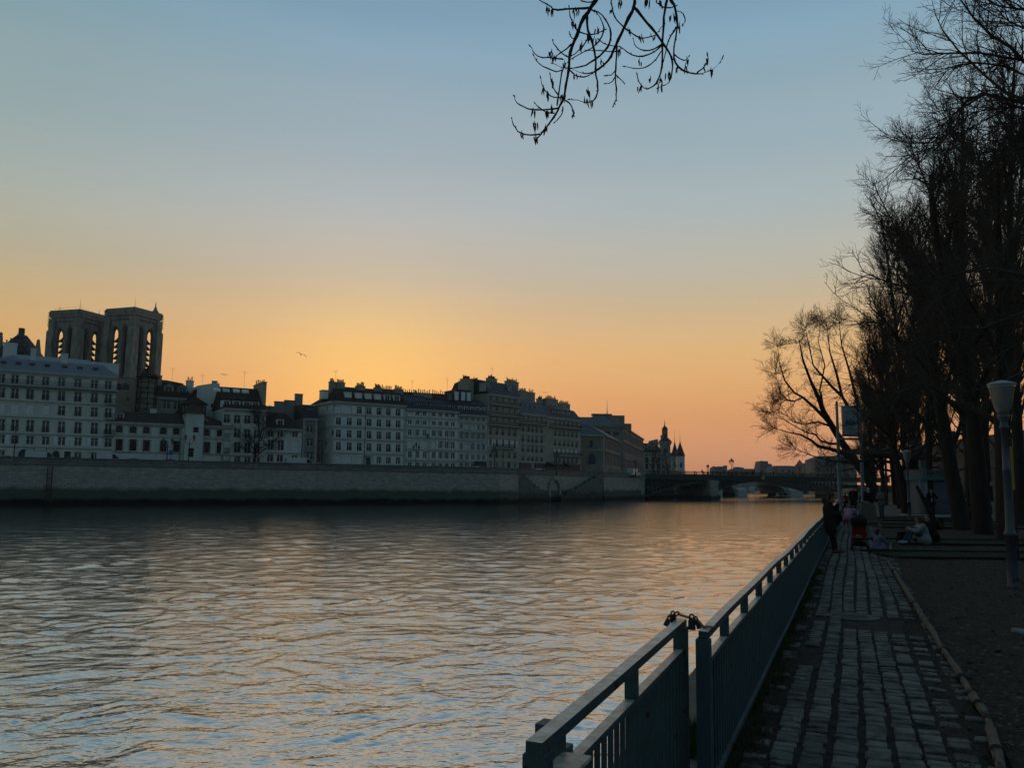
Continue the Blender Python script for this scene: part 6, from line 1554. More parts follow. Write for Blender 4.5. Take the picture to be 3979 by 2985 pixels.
# the near tree whose trunk stands just off the right edge; its boughs follow the ones in the picture
r = random.Random(14); tr = Poly(); cr_ = Poly(); Yn = 21.5; b0 = foot(4230, Yn)
def n1(L_): return [(3300+x/1.658, y/1.658) for x, y in L_]
def n2(L_): return [(3200+x/1.658, 900+y/1.658) for x, y in L_]
NL = [(n1([(1126, 395), (1040, 300), (920, 230), (800, 110), (720, 0), (690, -80)]), .085), (n1([(1126, 640), (1000, 590), (880, 490), (700, 320), (600, 190), (550, 80)]), .075), (n1([(1126, 385), (1050, 375), (850, 340), (650, 340), (480, 350), (400, 325)]), .07),
      (n1([(1126, 660), (900, 610), (860, 600), (760, 650), (600, 810), (540, 890), (500, 920), (380, 920), (270, 880)]), .085), (n1([(860, 610), (720, 700), (690, 800), (590, 920), (450, 990), (340, 1010)]), .05), (n1([(1126, 690), (1000, 690), (800, 720), (650, 720)]), .05), (n1([(1126, 930), (1000, 1000), (900, 1050), (780, 1170), (700, 1270)]), .075),
      (n1([(1126, 780), (960, 830), (850, 880), (700, 960)]), .05), (n1([(1126, 810), (1080, 900), (960, 1010)]), .05), (n1([(1126, 60), (980, 40), (850, -20)]), .06), (n1([(1126, 180), (1020, 130), (940, 40)]), .05), (n1([(1126, 480), (980, 420), (800, 400), (680, 420), (560, 470)]), .05),
      (n2([(1292, 280), (1100, 240), (900, 260), (700, 310), (500, 350), (350, 300), (240, 250)]), .075), (n2([(1292, 330), (1200, 310), (1000, 330), (800, 400), (600, 520), (400, 600), (250, 560)]), .065), (n2([(1292, 520), (1000, 630), (900, 620), (800, 660), (600, 720), (400, 800), (250, 870)]), .07), (n2([(1292, 900), (1100, 1000), (860, 1040), (760, 1040), (700, 1000), (600, 1000), (450, 1050), (230, 1200)]), .06), (n2([(1292, 700), (1150, 780), (1000, 900), (850, 930)]), .06)]
hubz = at(4230, 1500, Yn).z
for (pts, ra) in NL:
    dy = r.uniform(-2.0, 2.5); P = [Vector((at(px, py, Yn+dy*i/len(pts)).x-b0.x, dy*i/len(pts), at(px, py, Yn+dy*i/len(pts)).z)) for i, (px, py) in enumerate(pts)]
    if pts[0][0] > 3960: P = [Vector((r.uniform(-.1, .1), 0, max(2.5, P[0].z-abs(P[0].x)*.6)))]+P
    n = len(P); cr_.add(P, [ra*(1-.78*i/(n-1))*.72 for i in range(n)], 6)
    for k in range(20):
        t = .12+.86*(k+r.random())/20; q, e = along(P, min(.985, t)); e = (e+rv(r)*.15).normalized()
        Q, S = limb(r, q, side_dir(r, e, rad(r.uniform(22, 55))), 1.5*r.uniform(.5, 1.2), .020*(1.2-t*.6), .006, 5, .12, UP, .03); cr_.add(Q, S, 4)
        twigs(r, cr_, Q, .009, 6, .65, rad(42), UP, .02, 1, .2, 4, .0045)
P = [Vector((.05*i, 0, -.2+i*1.5)) for i in range(10)]; tr.add(P, [.42-.035*i for i in range(10)], 10)
plant('lime_tree', 'spreading tree off the right edge reaching long boughs across the sky', b0, (tr, cr_), 0, LIM)
big('lime_tree', 'small tree behind the banner poles with wide low boughs', 3500, 70, 26, 13, 6.5, Vector((-.1, 0, 0)), .9, Vector((-.4, 0, 0)))
big('lime_tree', 'twiggy bare tree just right of the banner', 3440, 84, 28, 12.5, 4.6, Vector((-.03, 0, 0)), 1.4, Vector((-.2, 0, .5)))
big('lime_tree', 'twiggy bare tree left of the second park lamp', 3520, 58, 29, 14, 4.8, Vector((-.05, 0, 0)), 1.4, Vector((-.3, 0, .5)))
big('lime_tree', 'bushy bare tree between the kiosk and the canopy', 3610, 84, 27, 13, 7, Vector((0, 0, 0)), .9)
# the leaning tree over the water
r = random.Random(5); tr = Poly(); cr_ = Poly(); Yt = 96; b0 = foot(3425, Yt)
def rel(px, py, dy=0): q_ = at(px, py, Yt+dy); return Vector((q_.x-b0.x, dy, q_.z))
LIMBS = [([(3425, 1960), (3390, 1890), (3330, 1800), (3275, 1725), (3235, 1660), (3200, 1600), (3180, 1545), (3150, 1480), (3120, 1400), (3105, 1320)], .62, .05),
         ([(3235, 1660), (3205, 1625), (3160, 1580), (3120, 1545), (3085, 1525), (3050, 1480), (3030, 1420), (3020, 1340)], .24, .03), ([(3120, 1545), (3085, 1560), (3060, 1555), (3035, 1530), (3010, 1450)], .14, .02),
         ([(3330, 1800), (3270, 1760), (3225, 1745), (3180, 1735), (3150, 1710), (3110, 1690), (3060, 1680), (3010, 1665)], .30, .03), ([(3275, 1725), (3230, 1725), (3190, 1715), (3170, 1690), (3130, 1680), (3060, 1640), (3000, 1600)], .18, .02),
         ([(3390, 1890), (3360, 1780), (3340, 1680), (3300, 1590), (3272, 1540), (3250, 1450), (3225, 1370), (3215, 1280)], .36, .04), ([(3272, 1540), (3230, 1500), (3195, 1460), (3160, 1420), (3140, 1330), (3130, 1270)], .20, .02),
         ([(3340, 1680), (3330, 1560), (3300, 1440), (3270, 1340), (3260, 1250)], .22, .03), ([(3390, 1890), (3380, 1700), (3390, 1560), (3370, 1420), (3380, 1290)], .30, .03), ([(3235, 1660), (3180, 1640), (3130, 1650), (3080, 1640), (3020, 1560)], .14, .02),
         ([(3200, 1600), (3190, 1530), (3185, 1520), (3205, 1420), (3180, 1330), (3190, 1260)], .16, .02), ([(3330, 1800), (3290, 1800), (3220, 1790), (3150, 1770), (3090, 1745)], .16, .02)]
for (pts, ra, rb_) in LIMBS:
    P = [rel(px, py, (i*.9*math.sin(px*.1)) if i else 0) for i, (px, py) in enumerate(pts)]; n = len(P); (tr if ra > .2 else cr_).add(P, [ra+(rb_-ra)*i/(n-1) for i in range(n)], 7)
    for k in range(34):
        t = .15+.78*(k+r.random())/15; p, d = along(P, min(.99, t)); Q, S = limb(r, p, side_dir(r, d, rad(r.uniform(25, 65))), 2.3*r.uniform(.5, 1.2), .045*(1.2-t*.6), .013, 5, .13, UP, .06); cr_.add(Q, S, 4)
        twigs(r, cr_, Q, .019, 6, 1.1, rad(40), UP, .05, 1, .2, 4, .010)
plant('leaning_tree', 'bare tree leaning out over the water beyond the banner', b0, (tr, cr_))
# leaning prop beside the seated woman
b = MB(); p, q_ = gr(3648, 2062), at(3562, 1890, 36.5); b.tube([p, p.lerp(q_, .5)+Vector((.02, 0, .0)), q_], [.13, .11, .07], 8); o = b.build('dead_tree', bark); tag(o, 'thin dead trunk leaning left behind the seated woman', 'tree')
# street tree and quay bushes on the far bank
def bank_tree(label, px, L_, H, R_, seed, name='street_tree', dens=.8, lean=Vector((0, 0, 0))):
    h = L_.hit(px, 1800); p = Vector((h.x, h.y, STREET-.05)); return plant(name, label, p, lime(seed, H, R_, dens, lean, None, 13), 0, None)
t_ = bank_tree('bare spreading street tree in front of the tiled house and the small house', 985, BASE.off(-5), 11.5, 6.6, 31, dens=1.5); t_.scale = (1.2, 1.2, 1)
for (px, Y, H, sd, lab) in ((2535, 330, 15, 32, 'dark bare tree before the court house, left one'), (2560, 345, 17, 33, 'dark bare tree before the court house, under the clock tower'), (2600, 350, 15, 34, 'dark bare tree at the foot of the cone towers')):
    p = at(px, 1835, Y); p.z = STREET-.05; tt = plant('quay_tree', lab, p, lime(sd, H, 6.5, .7, Vector((0, 0, 0)), None, 12), 0, 'trees at the court house'); tt.scale = (1.1, 1.1, .9)
for (px, Y, H, sd, lab) in ((3190, 430, 26, 35, 'hazy far tree left of the leaning trunk'), (3235, 400, 27, 36, 'hazy far tree behind the leaning trunk'), (3290, 380, 27, 37, 'hazy far tree right of the leaning trunk'), (3110, 520, 22, 38, 'farthest hazy tree above the bridge end'), (3350, 360, 27, 39, 'hazy far tree behind the banner poles')):
    p = at(px, 1850, Y); p.z = 2.0; tt = plant('far_tree', lab, p, lime(sd, 14, 7.5, .8, Vector((0, 0, 0)), None, 16), 0, 'trees on the far right bank')

# ------------------------------------------------------------------ catkin bough overhead
r = random.Random(9); tr = Poly(); cr_ = Poly(); k_ = 2.212
def cpnt(x, y, dp): return at(1900+x/k_, y/k_, 7.0+dp)
BOUGH = [([(930, -20), (870, 75), (800, 170), (770, 270), (720, 370), (690, 480), (690, 570), (670, 680), (655, 760), (640, 850), (600, 930), (540, 1030), (470, 1120), (430, 1170), (390, 1210)], 17, 5),
 ([(870, 62), (700, 72), (560, 82), (520, 40), (440, 5)], 9, 4), ([(880, 80), (960, 110), (1010, 180), (1050, 260), (1045, 350), (1010, 420), (930, 500), (850, 550), (760, 580), (690, 585), (620, 575), (560, 545)], 12, 4),
 ([(910, 80), (970, 170), (990, 250), (960, 340), (900, 400), (820, 440), (740, 480), (690, 520)], 8, 4), ([(845, 120), (845, 230), (870, 320), (900, 400), (920, 500), (915, 620), (935, 720), (940, 780), (910, 860), (850, 885), (780, 865), (700, 855)], 11, 4),
 ([(1255, -10), (1250, 60), (1180, 190), (1120, 320), (1080, 410), (1040, 500), (960, 580), (880, 630), (800, 630), (710, 590)], 16, 4), ([(1250, 60), (1330, 160), (1420, 260), (1490, 360), (1550, 450), (1580, 530), (1575, 650), (1540, 720), (1460, 750)], 12, 4),
 ([(1100, 390), (1095, 500), (1085, 620), (1090, 740), (1100, 830), (1070, 905)], 8, 4), ([(1085, 600), (1060, 640), (1010, 645)], 5, 3), ([(1090, 640), (1130, 680), (1165, 715)], 5, 3), ([(1085, 660), (1050, 710), (1015, 715)], 5, 3),
 ([(1530, -10), (1505, 120), (1500, 230), (1490, 360), (1490, 450), (1485, 600), (1450, 700), (1400, 750), (1340, 765), (1290, 710), (1275, 650)], 11, 4), ([(1560, -10), (1600, 60), (1620, 180), (1610, 300), (1585, 420), (1590, 520), (1640, 590), (1720, 625), (1800, 635), (1900, 610), (1970, 560), (2005, 495)], 12, 4),
 ([(1600, 95), (1660, 100), (1690, 150), (1680, 200), (1640, 230)], 6, 3), ([(1610, 230), (1550, 320), (1520, 420), (1500, 520)], 7, 4), ([(1785, 630), (1850, 570), (1885, 520), (1880, 470)], 6, 3), ([(1590, 460), (1640, 505), (1690, 520), (1720, 480)], 6, 3),
 ([(1480, 380), (1400, 430), (1320, 430), (1250, 390), (1240, 330)], 7, 3), ([(1480, 390), (1400, 460), (1300, 490), (1200, 460), (1130, 400)], 7, 4), ([(1480, 440), (1420, 530), (1350, 580), (1260, 590), (1175, 570)], 6, 3), ([(1050, 0), (1060, 70), (1080, 150), (1150, 225), (1220, 280), (1290, 325), (1380, 320), (1440, 290), (1490, 220)], 7, 4),
 ([(760, 260), (720, 200), (690, 120), (690, 60)], 6, 3), ([(750, 340), (700, 320), (690, 270)], 5, 3), ([(720, 370), (650, 430), (590, 465)], 7, 4), ([(690, 490), (610, 450), (560, 380), (545, 340)], 6, 3), ([(640, 510), (540, 490), (440, 495), (380, 450), (360, 400)], 6, 3),
 ([(640, 600), (560, 615), (480, 580), (410, 530), (390, 480)], 6, 3), ([(640, 835), (540, 835), (490, 790), (460, 740), (445, 670)], 6, 3), ([(600, 820), (550, 750), (530, 650)], 6, 3), ([(600, 930), (500, 940), (360, 940), (270, 905), (230, 870), (215, 820)], 7, 4), ([(560, 970), (480, 960), (420, 910), (395, 885)], 6, 3),
 ([(430, 1155), (330, 1160), (260, 1140), (215, 1085), (195, 1025)], 7, 4), ([(590, 905), (610, 700), (630, 600), (660, 540)], 7, 5), ([(655, 860), (710, 900), (725, 960), (725, 1000)], 6, 4), ([(635, 920), (630, 980), (570, 1045)], 6, 3), ([(850, 290), (840, 350), (790, 420), (720, 470)], 7, 4), ([(930, 330), (1000, 380), (1090, 395)], 5, 3), ([(690, 600), (760, 660), (840, 660), (900, 620)], 6, 4),
 ([(770, 270), (840, 290), (900, 295), (990, 260)], 6, 4), ([(1120, 440), (1040, 440), (930, 430), (850, 430)], 5, 3), ([(930, 0), (860, 20), (800, 5)], 6, 4), ([(1450, 20), (1500, 60), (1560, 65), (1600, 50)], 6, 4)]
def smooth_poly(pts):
    P = [Vector((x, y, 0)) for x, y in pts]
    for _ in range(1):
        Q = [P[0]]
        for i in range(len(P)-1): Q += [P[i].lerp(P[i+1], .25), P[i].lerp(P[i+1], .75)]
        P = Q+[P[-1]]
    return [(p.x, p.y) for p in P]
pxm = 7.0/FPX/k_
for (pts, a, b_) in BOUGH:
    S = smooth_poly(pts); dp = r.uniform(-.25, .25); n = len(S)
    P = [cpnt(x+r.gauss(0, 2), y+r.gauss(0, 2), dp*i/n) for i, (x, y) in enumerate(S)]
    R = [max(b_, a+(b_-a)*i/(n-1))*pxm*1.1*(1.25 if i % 3 == 1 else 1) for i in range(n)]; (tr if a > 10 else cr_).add(P, R, 6)
    if b_ < 5:      # pointed end bud
        d = (P[-1]-P[-2]).normalized(); cr_.add([P[-1], P[-1]+d*.016, P[-1]+d*.034], [.004, .0065, .001], 5)
    for i in range(1, n-1):
        if r.random() < .35:
            d = side_dir(r, (P[i+1]-P[i]).normalized(), rad(40)); cr_.add([P[i], P[i]+d*.014, P[i]+d*.026], [.004, .0045, .001], 4)
CAT = [(500, 60), (540, 70), (745, 80), (730, 190), (1065, 80), (930, 250), (910, 330), (800, 370), (540, 440), (560, 490), (650, 540), (470, 750), (545, 690), (500, 800), (650, 820), (820, 850), (850, 770), (870, 865), (725, 965), (380, 945), (540, 915), (500, 960), (390, 1060), (490, 1090), (400, 1175), (280, 1145), (1310, 310), (1390, 305), (1130, 420), (1295, 520), (1310, 740), (1390, 670), (1470, 720), (1480, 680), (1550, 630), (1690, 560), (1700, 505), (1880, 490), (1850, 570), (1910, 600), (1580, 130), (1380, 0), (1470, 5), (1640, 210), (730, 650), (1200, 255), (860, 310), (960, 520), (1620, 580), (1130, 0), (1350, 0)]
ck_ = Poly()
for (x, y) in CAT:
    for q in range(r.randint(2, 5)):
        p = cpnt(x+r.gauss(0, 14), y+r.gauss(0, 8), r.uniform(-.1, .1)); l = r.uniform(.03, .085); sw = Vector((r.gauss(0, .12), r.gauss(0, .12), -1)).normalized()
        ck_.add([p, p+sw*l*.2, p+sw*l*.6+Vector((r.gauss(0, .002), 0, 0)), p+sw*l], [.003, .0062, .0065, .0022], 5)
    p = cpnt(x, y, 0); ck_.add([p+Vector((0, 0, .03)), p+Vector((r.gauss(0, .008), 0, -.012))], [.002, .005], 4)
# limbs run up and back to the trunk standing beside the camera
hub = at(2560, -900, 6.0); tb = uv(-2.2, 2.9)
for (x, y, a) in ((930, -20, 17), (1255, -10, 16), (1530, -10, 11), (1560, -10, 12), (1050, 0, 8)):
    p = cpnt(x, y, 0); tr.add([p, p.lerp(hub, .35)+Vector((0, 0, .05)), p.lerp(hub, .7), hub], [a*pxm*1.1, .026, .03, .045], 7)
tr.add([hub, hub.lerp(tb+Vector((0, 0, 8.5)), .5)+Vector((0, 0, .6)), tb+Vector((0, 0, 8.5))], [.05, .09, .14], 8)
tr.add([tb+Vector((0, 0, -.2)), tb+Vector((0, 0, 3)), tb+Vector((.1, 0, 8.5)), tb+Vector((.2, .2, 13))], [.36, .30, .20, .05], 10)
root = empty('catkin_tree', (0, 0, 0)); tag(root, 'poplar bough hung with catkins drooping into the top of the sky', 'tree'); link('trunk', tr.mesh('trunk', bark), root); link('crown', cr_.mesh('crown', bark), root); o = link('catkin', ck_.mesh('catkin', bark), root); o['kind'] = 'stuff'
# ------------------------------------------------------------------ vehicles and lamps on the far street
car_w = mat('white car paint', (.55, .57, .58), .3, .5, .03, 1); car_d = mat('dark car paint', (.03, .035, .04), .3, .5, .05, 1); car_g = mat('silver car paint', (.25, .27, .28), .3, .5, .03, 1); tyre_m = mat('tyre rubber', (.012, .012, .012), .9, .1, .1); rim_m = mat('alloy rim', (.2, .2, .21), .4, .5, .1)
lite_m = mat('clear head lamp', (.35, .36, .37), .2, .5, .05)
def vehicle(name, label, cat, px, van, paint_, Lg=None, flip=False, fr=.55, La=None):
    La = La or BASE; l0 = La.off(-7); x = l0.X(px, 1800); p = l0.P(x); p.z = STREET
    root = empty(name, p, l0.ang+(PI if flip else 0)); tag(root, label, cat, 'vans along the embankment' if van else 'cars along the embankment')
    Lv, H, Wd = (5.4, 2.35, 1.95) if van else (4.3, 1.46, 1.75)
    if Lg: Lv = Lg
    h = Lv/2
    prof = [(-h, .35), (h, .35), (h, .85), (h-.25, 1.05), (h-.95, 1.25), (h-1.75, H-.12), (h-2.0, H), (-h+.2, H), (-h, H-.15)] if van else [(-h, .32), (h, .32), (h, .68), (h-.3, .82), (h-1.2, .92), (h-1.95, H-.06), (h-2.3, H), (-h+1.2, H), (-h+.5, H-.1), (-h+.1, .95), (-h, .7)]
    b = MB(); b.prism(prof, 'y', -Wd/2, Wd/2); b.prism([(x_*.97, z_-.012 if z_ > 1 else z_+.02) for x_, z_ in prof], 'y', -Wd/2-.03, -Wd/2-.001); o = b.build('body', paint_, root)
    g_ = MB()
    if van: g_.prism([(h-1.05, 1.3), (h-1.75, 2.1), (h-2.1, 2.12), (h-2.1, 1.3)], 'y', -Wd/2-.05, -Wd/2-.031)
    else: g_.prism([(h-1.35, .95), (h-2.05, H-.1), (-h+1.1, H-.1), (-h+.6, .97)], 'y', -Wd/2-.05, -Wd/2-.031)
    g_.prism([(h-.94, 1.29), (h-1.72, H-.18), (h-1.70, H-.14), (h-.90, 1.28)] if van else [(h-1.19, .95), (h-1.92, H-.1), (h-1.90, H-.07), (h-1.15, .94)], 'y', -Wd/2+.1, Wd/2-.1); g_.build('window', M['glass'], root)
    for xx in (-h+.9, h-.9):
        for yy in (-Wd/2, Wd/2-.2):
            t_ = MB(); t_.prism([(xx+.33*math.cos(a*PI/8), .33+.33*math.sin(a*PI/8)) for a in range(16)], 'y', yy-.06, yy+.2); w_ = t_.build('wheel', tyre_m, root); t_ = MB(); t_.prism([(xx+.2*math.cos(a*PI/5), .33+.2*math.sin(a*PI/5)) for a in range(10)], 'y', yy-.09, yy-.061); t_.build('rim', rim_m, w_)
    for yy in (-Wd/2+.15, Wd/2-.45): b = MB(); b.box(h-.02, h+.03, yy, yy+.3, .66, .8); b.build('headlight', lite_m, root)
    return root
vehicle('delivery_van', 'tall white delivery van parked before the arched gateways of the cream block', 'van', 164, True, car_w)
vehicle('delivery_van', 'white van on the street where the cream block meets the low white house', 'van', 428, True, car_w, 4.6)
vehicle('delivery_van', 'white camper van passing in front of the small white house', 'van', 1168, True, car_w, 6.2)
vehicle('parked_car', 'white car at the left edge behind the street lamp', 'car', 32, False, car_w)
vehicle('parked_car', 'dark car roof showing between the two vans at the left', 'car', 305, False, car_d)
vehicle('parked_car', 'pale car before the low white house, right of the second van', 'car', 528, False, car_g)
vehicle('parked_car', 'silver car beside the lamp by the stair tower', 'car', 670, False, car_g)
vehicle('parked_car', 'pale car at the left end of the cream corner building', 'car', 1240, False, car_w)
vehicle('parked_car', 'white car in front of the shuttered houses', 'car', 1690, False, car_w)
vehicle('parked_car', 'white car before the shop of the ornate house', 'car', 1870, False, car_w)
vehicle('parked_car', 'silver car under the tallest house', 'car', 2010, False, car_g, La=BASE2); vehicle('parked_car', 'pale car by the café awnings', 'car', 2105, False, car_w, La=BASE2)
vehicle('delivery_van', 'white van near the bridge end before the arcaded public building', 'van', 2462, True, car_w, La=Line(P2, Vector((40.5, 265, 0))))
for (px, top, arms, lab, La) in ((52, 1648, 1, 'tall street lamp with one lantern before the cream block', BASE), (648, 1692, 2, 'two lantern street lamp before the right half of the low white house', BASE), (733, 1677, 2, 'two lantern street lamp right in front of the stair tower', BASE), (1250, 1704, 2, 'two lantern street lamp at the left corner of the cream building', BASE), (1616, 1716, 3, 'three lantern street lamp before the shuttered houses', BASE), (1921, 1732, 3, 'three lantern street lamp before the tallest house', BASE2), (2163, 1750, 3, 'three lantern street lamp before the café awnings', BASE2), (2470, 1783, 2, 'two lantern street lamp beside the arcaded public building', Line(P2, Vector((40.5, 262, 0))))):
    l0 = La.off(-12 if La is not BASE else -11); p = l0.P(l0.X(px, 1790)); H = l0.Z(px, top)-STREET-1.2; p.z = STREET; candelabra('street_lamp', lab, p, max(4, H), arms, 1.15, l0.ang, 'old street lamps on the far embankment')
for (px, La) in ((1320, BASE), (1662, BASE)):
    hh = La.off(-.9); p = hh.P(hh.X(px-28 if px < 1400 else px, 1700)); z1 = La.Z(px, 1690 if px < 1400 else 1700)
    b = MB(); b.tube([(0, .9, z1), (0, 0, z1+.3)], .04, 4); lamp_head(b, 0, 0, z1-.2, 1.2); o = b.build('wall_lantern', [M['iron'], lglass], None, (p.x, p.y, 0), La.ang); tag(o, 'lantern on a bracket at the left corner of the cream building' if px < 1400 else 'lantern on a bracket between the two shuttered houses', 'wall lantern')
sgn = MB(); l0 = BASE.off(-11); p = l0.P(l0.X(662, 1790)); sgn.tube([(0, 0, 0), (0, 0, 2.6)], .04, 5); sgn.box(-.4, .4, -.06, -.045, 2.2, 3.0, 1); o = sgn.build('street_sign', [M['iron'], mat('blue sign', (.03, .12, .3), .5, .3, .05)], None, (p.x, p.y, STREET), l0.ang); tag(o, 'small blue parking sign on a post before the low white house', 'sign')

# ------------------------------------------------------------------ people
skin_m = mat('skin', (.30, .17, .12), .6, .3, .06, 5); dskin = skin_m
def cloth(name, c, rough=.85): return mat(name, c, rough, .15, .22, 14, bump=.35, bscale=26)
C_ = dict(black=cloth('black cloth', (.010, .010, .011)), olive=cloth('dark olive parka', (.020, .019, .013)), fur=cloth('dark fur trim', (.018, .014, .011)), hair=mat('dark brown hair', (.014, .009, .007), .6, .3, .3, 30), brown=mat('auburn brown hair', (.055, .026, .014), .6, .3, .3, 30), tan=cloth('tan suede', (.10, .06, .04)),
    lav=cloth('lavender jacket', (.15, .14, .24)), grey=cloth('pale grey jacket', (.22, .24, .24)), denim=cloth('blue denim', (.035, .055, .095)), pale=cloth('pale denim', (.12, .17, .22)), white=cloth('white cloth', (.27, .30, .31)), pink=cloth('pink quilted jacket', (.32, .19, .27)), red=cloth('red pushchair fabric', (.15, .010, .009)), navy=cloth('navy cloth', (.014, .018, .035)), plaid=cloth('checked shirt', (.10, .09, .10)), yellow=cloth('yellow bow', (.45, .33, .06)), bald=skin_m, green=cloth('green bag', (.05, .14, .10)))
def remesh(o, vox, sm=4):
    m_ = o.modifiers.new('surface', 'REMESH'); m_.mode = 'VOXEL'; m_.voxel_size = vox; m_.use_smooth_shade = True
    s_ = o.modifiers.new('smooth', 'SMOOTH'); s_.factor = .5; s_.iterations = sm; return o
def hand(b, wr, d, up, s, curl=.6):
    "palm, four unequal bent fingers and a thumb"
    d = Vector(d).normalized(); up = (Vector(up)-d*Vector(up).dot(d)).normalized(); sd = d.cross(up); w = Vector(wr)
    b.cap(w, w+d*.05*s, .026*s, .034*s, 8); b.ell(w+d*.065*s, (.036*s, .036*s, .030*s), 8)
    for i, (o_, l) in enumerate(((-.030, .062), (-.010, .072), (.010, .067), (.029, .052))):
        p0 = w+d*.085*s+sd*o_*s; d1 = (d*math.cos(curl*.5)-up*math.sin(curl*.5)); d2 = (d*math.cos(curl*1.4)-up*math.sin(curl*1.4)); p1 = p0+d1*l*.5*s; p2 = p1+d2*l*.55*s; b.cap(p0, p1, .0105*s, .0095*s, 6); b.cap(p1, p2, .0095*s, .008*s, 6)
    p0 = w+d*.03*s-sd*.03*s; p1 = p0+(d*.6-sd*.7-up*.25).normalized()*.038*s; b.cap(p0, p1, .012*s, .0105*s, 6); b.cap(p1, p1+(d*.9-up*.5).normalized()*.03*s, .0105*s, .009*s, 6)
def head(b, hb, c, fwd, up, s, hair, hs='short'):
    "skull, jaw, nose, ears, eye hollows in the body mesh; hair in its own mesh"
    c = Vector(c); f = Vector(fwd).normalized(); u = (Vector(up)-f*Vector(up).dot(f)).normalized(); l = u.cross(f)
    R = Matrix((l, f, u)).transposed()
    b.ell(c+u*.02*s, (.074*s, .094*s, .098*s), 14, 0, R); b.ell(c-u*.06*s+f*.02*s, (.056*s, .066*s, .062*s), 12, 0, R); b.ell(c-u*.095*s+f*.055*s, (.03*s, .026*s, .022*s), 8, 0, R)
    b.cap(c+f*.088*s+u*.012*s, c+f*.112*s-u*.03*s, .010*s, .016*s, 6); b.ell(c+f*.083*s-u*.062*s, (.026*s, .014*s, .010*s), 8, 0, R); b.ell(c+f*.086*s+u*.035*s, (.045*s, .012*s, .010*s), 8, 0, R)
    for k in (-1, 1): b.ell(c+l*k*.075*s-u*.01*s, (.012*s, .022*s, .034*s), 8, 0, R); b.ell(c+f*.082*s+l*k*.03*s+u*.012*s, (.014*s, .010*s, .010*s), 6, 0, R)
    if hair is not None:
        hb.ell(c+u*.042*s-f*.018*s, (.088*s, .098*s, .092*s), 14, 0, R); hb.ell(c-u*.01*s-f*.055*s, (.080*s, .062*s, .095*s), 12, 0, R)
        if hs == 'bun': hb.ell(c+u*.125*s-f*.10*s, (.045*s, .045*s, .042*s), 10, 0, R)
        if hs == 'long':
            hb.cap(c-f*.06*s, c-f*.10*s-u*.30*s, .085*s, .05*s, 10); hb.cap(c+l*.06*s-u*.02*s, c+l*.075*s-u*.22*s-f*.03*s, .035*s, .025*s, 8); hb.cap(c-l*.06*s-u*.02*s, c-l*.075*s-u*.22*s-f*.03*s, .035*s, .025*s, 8)
        if hs == 'bob':
            hb.cap(c-f*.05*s, c-f*.06*s-u*.14*s, .09*s, .075*s, 10)
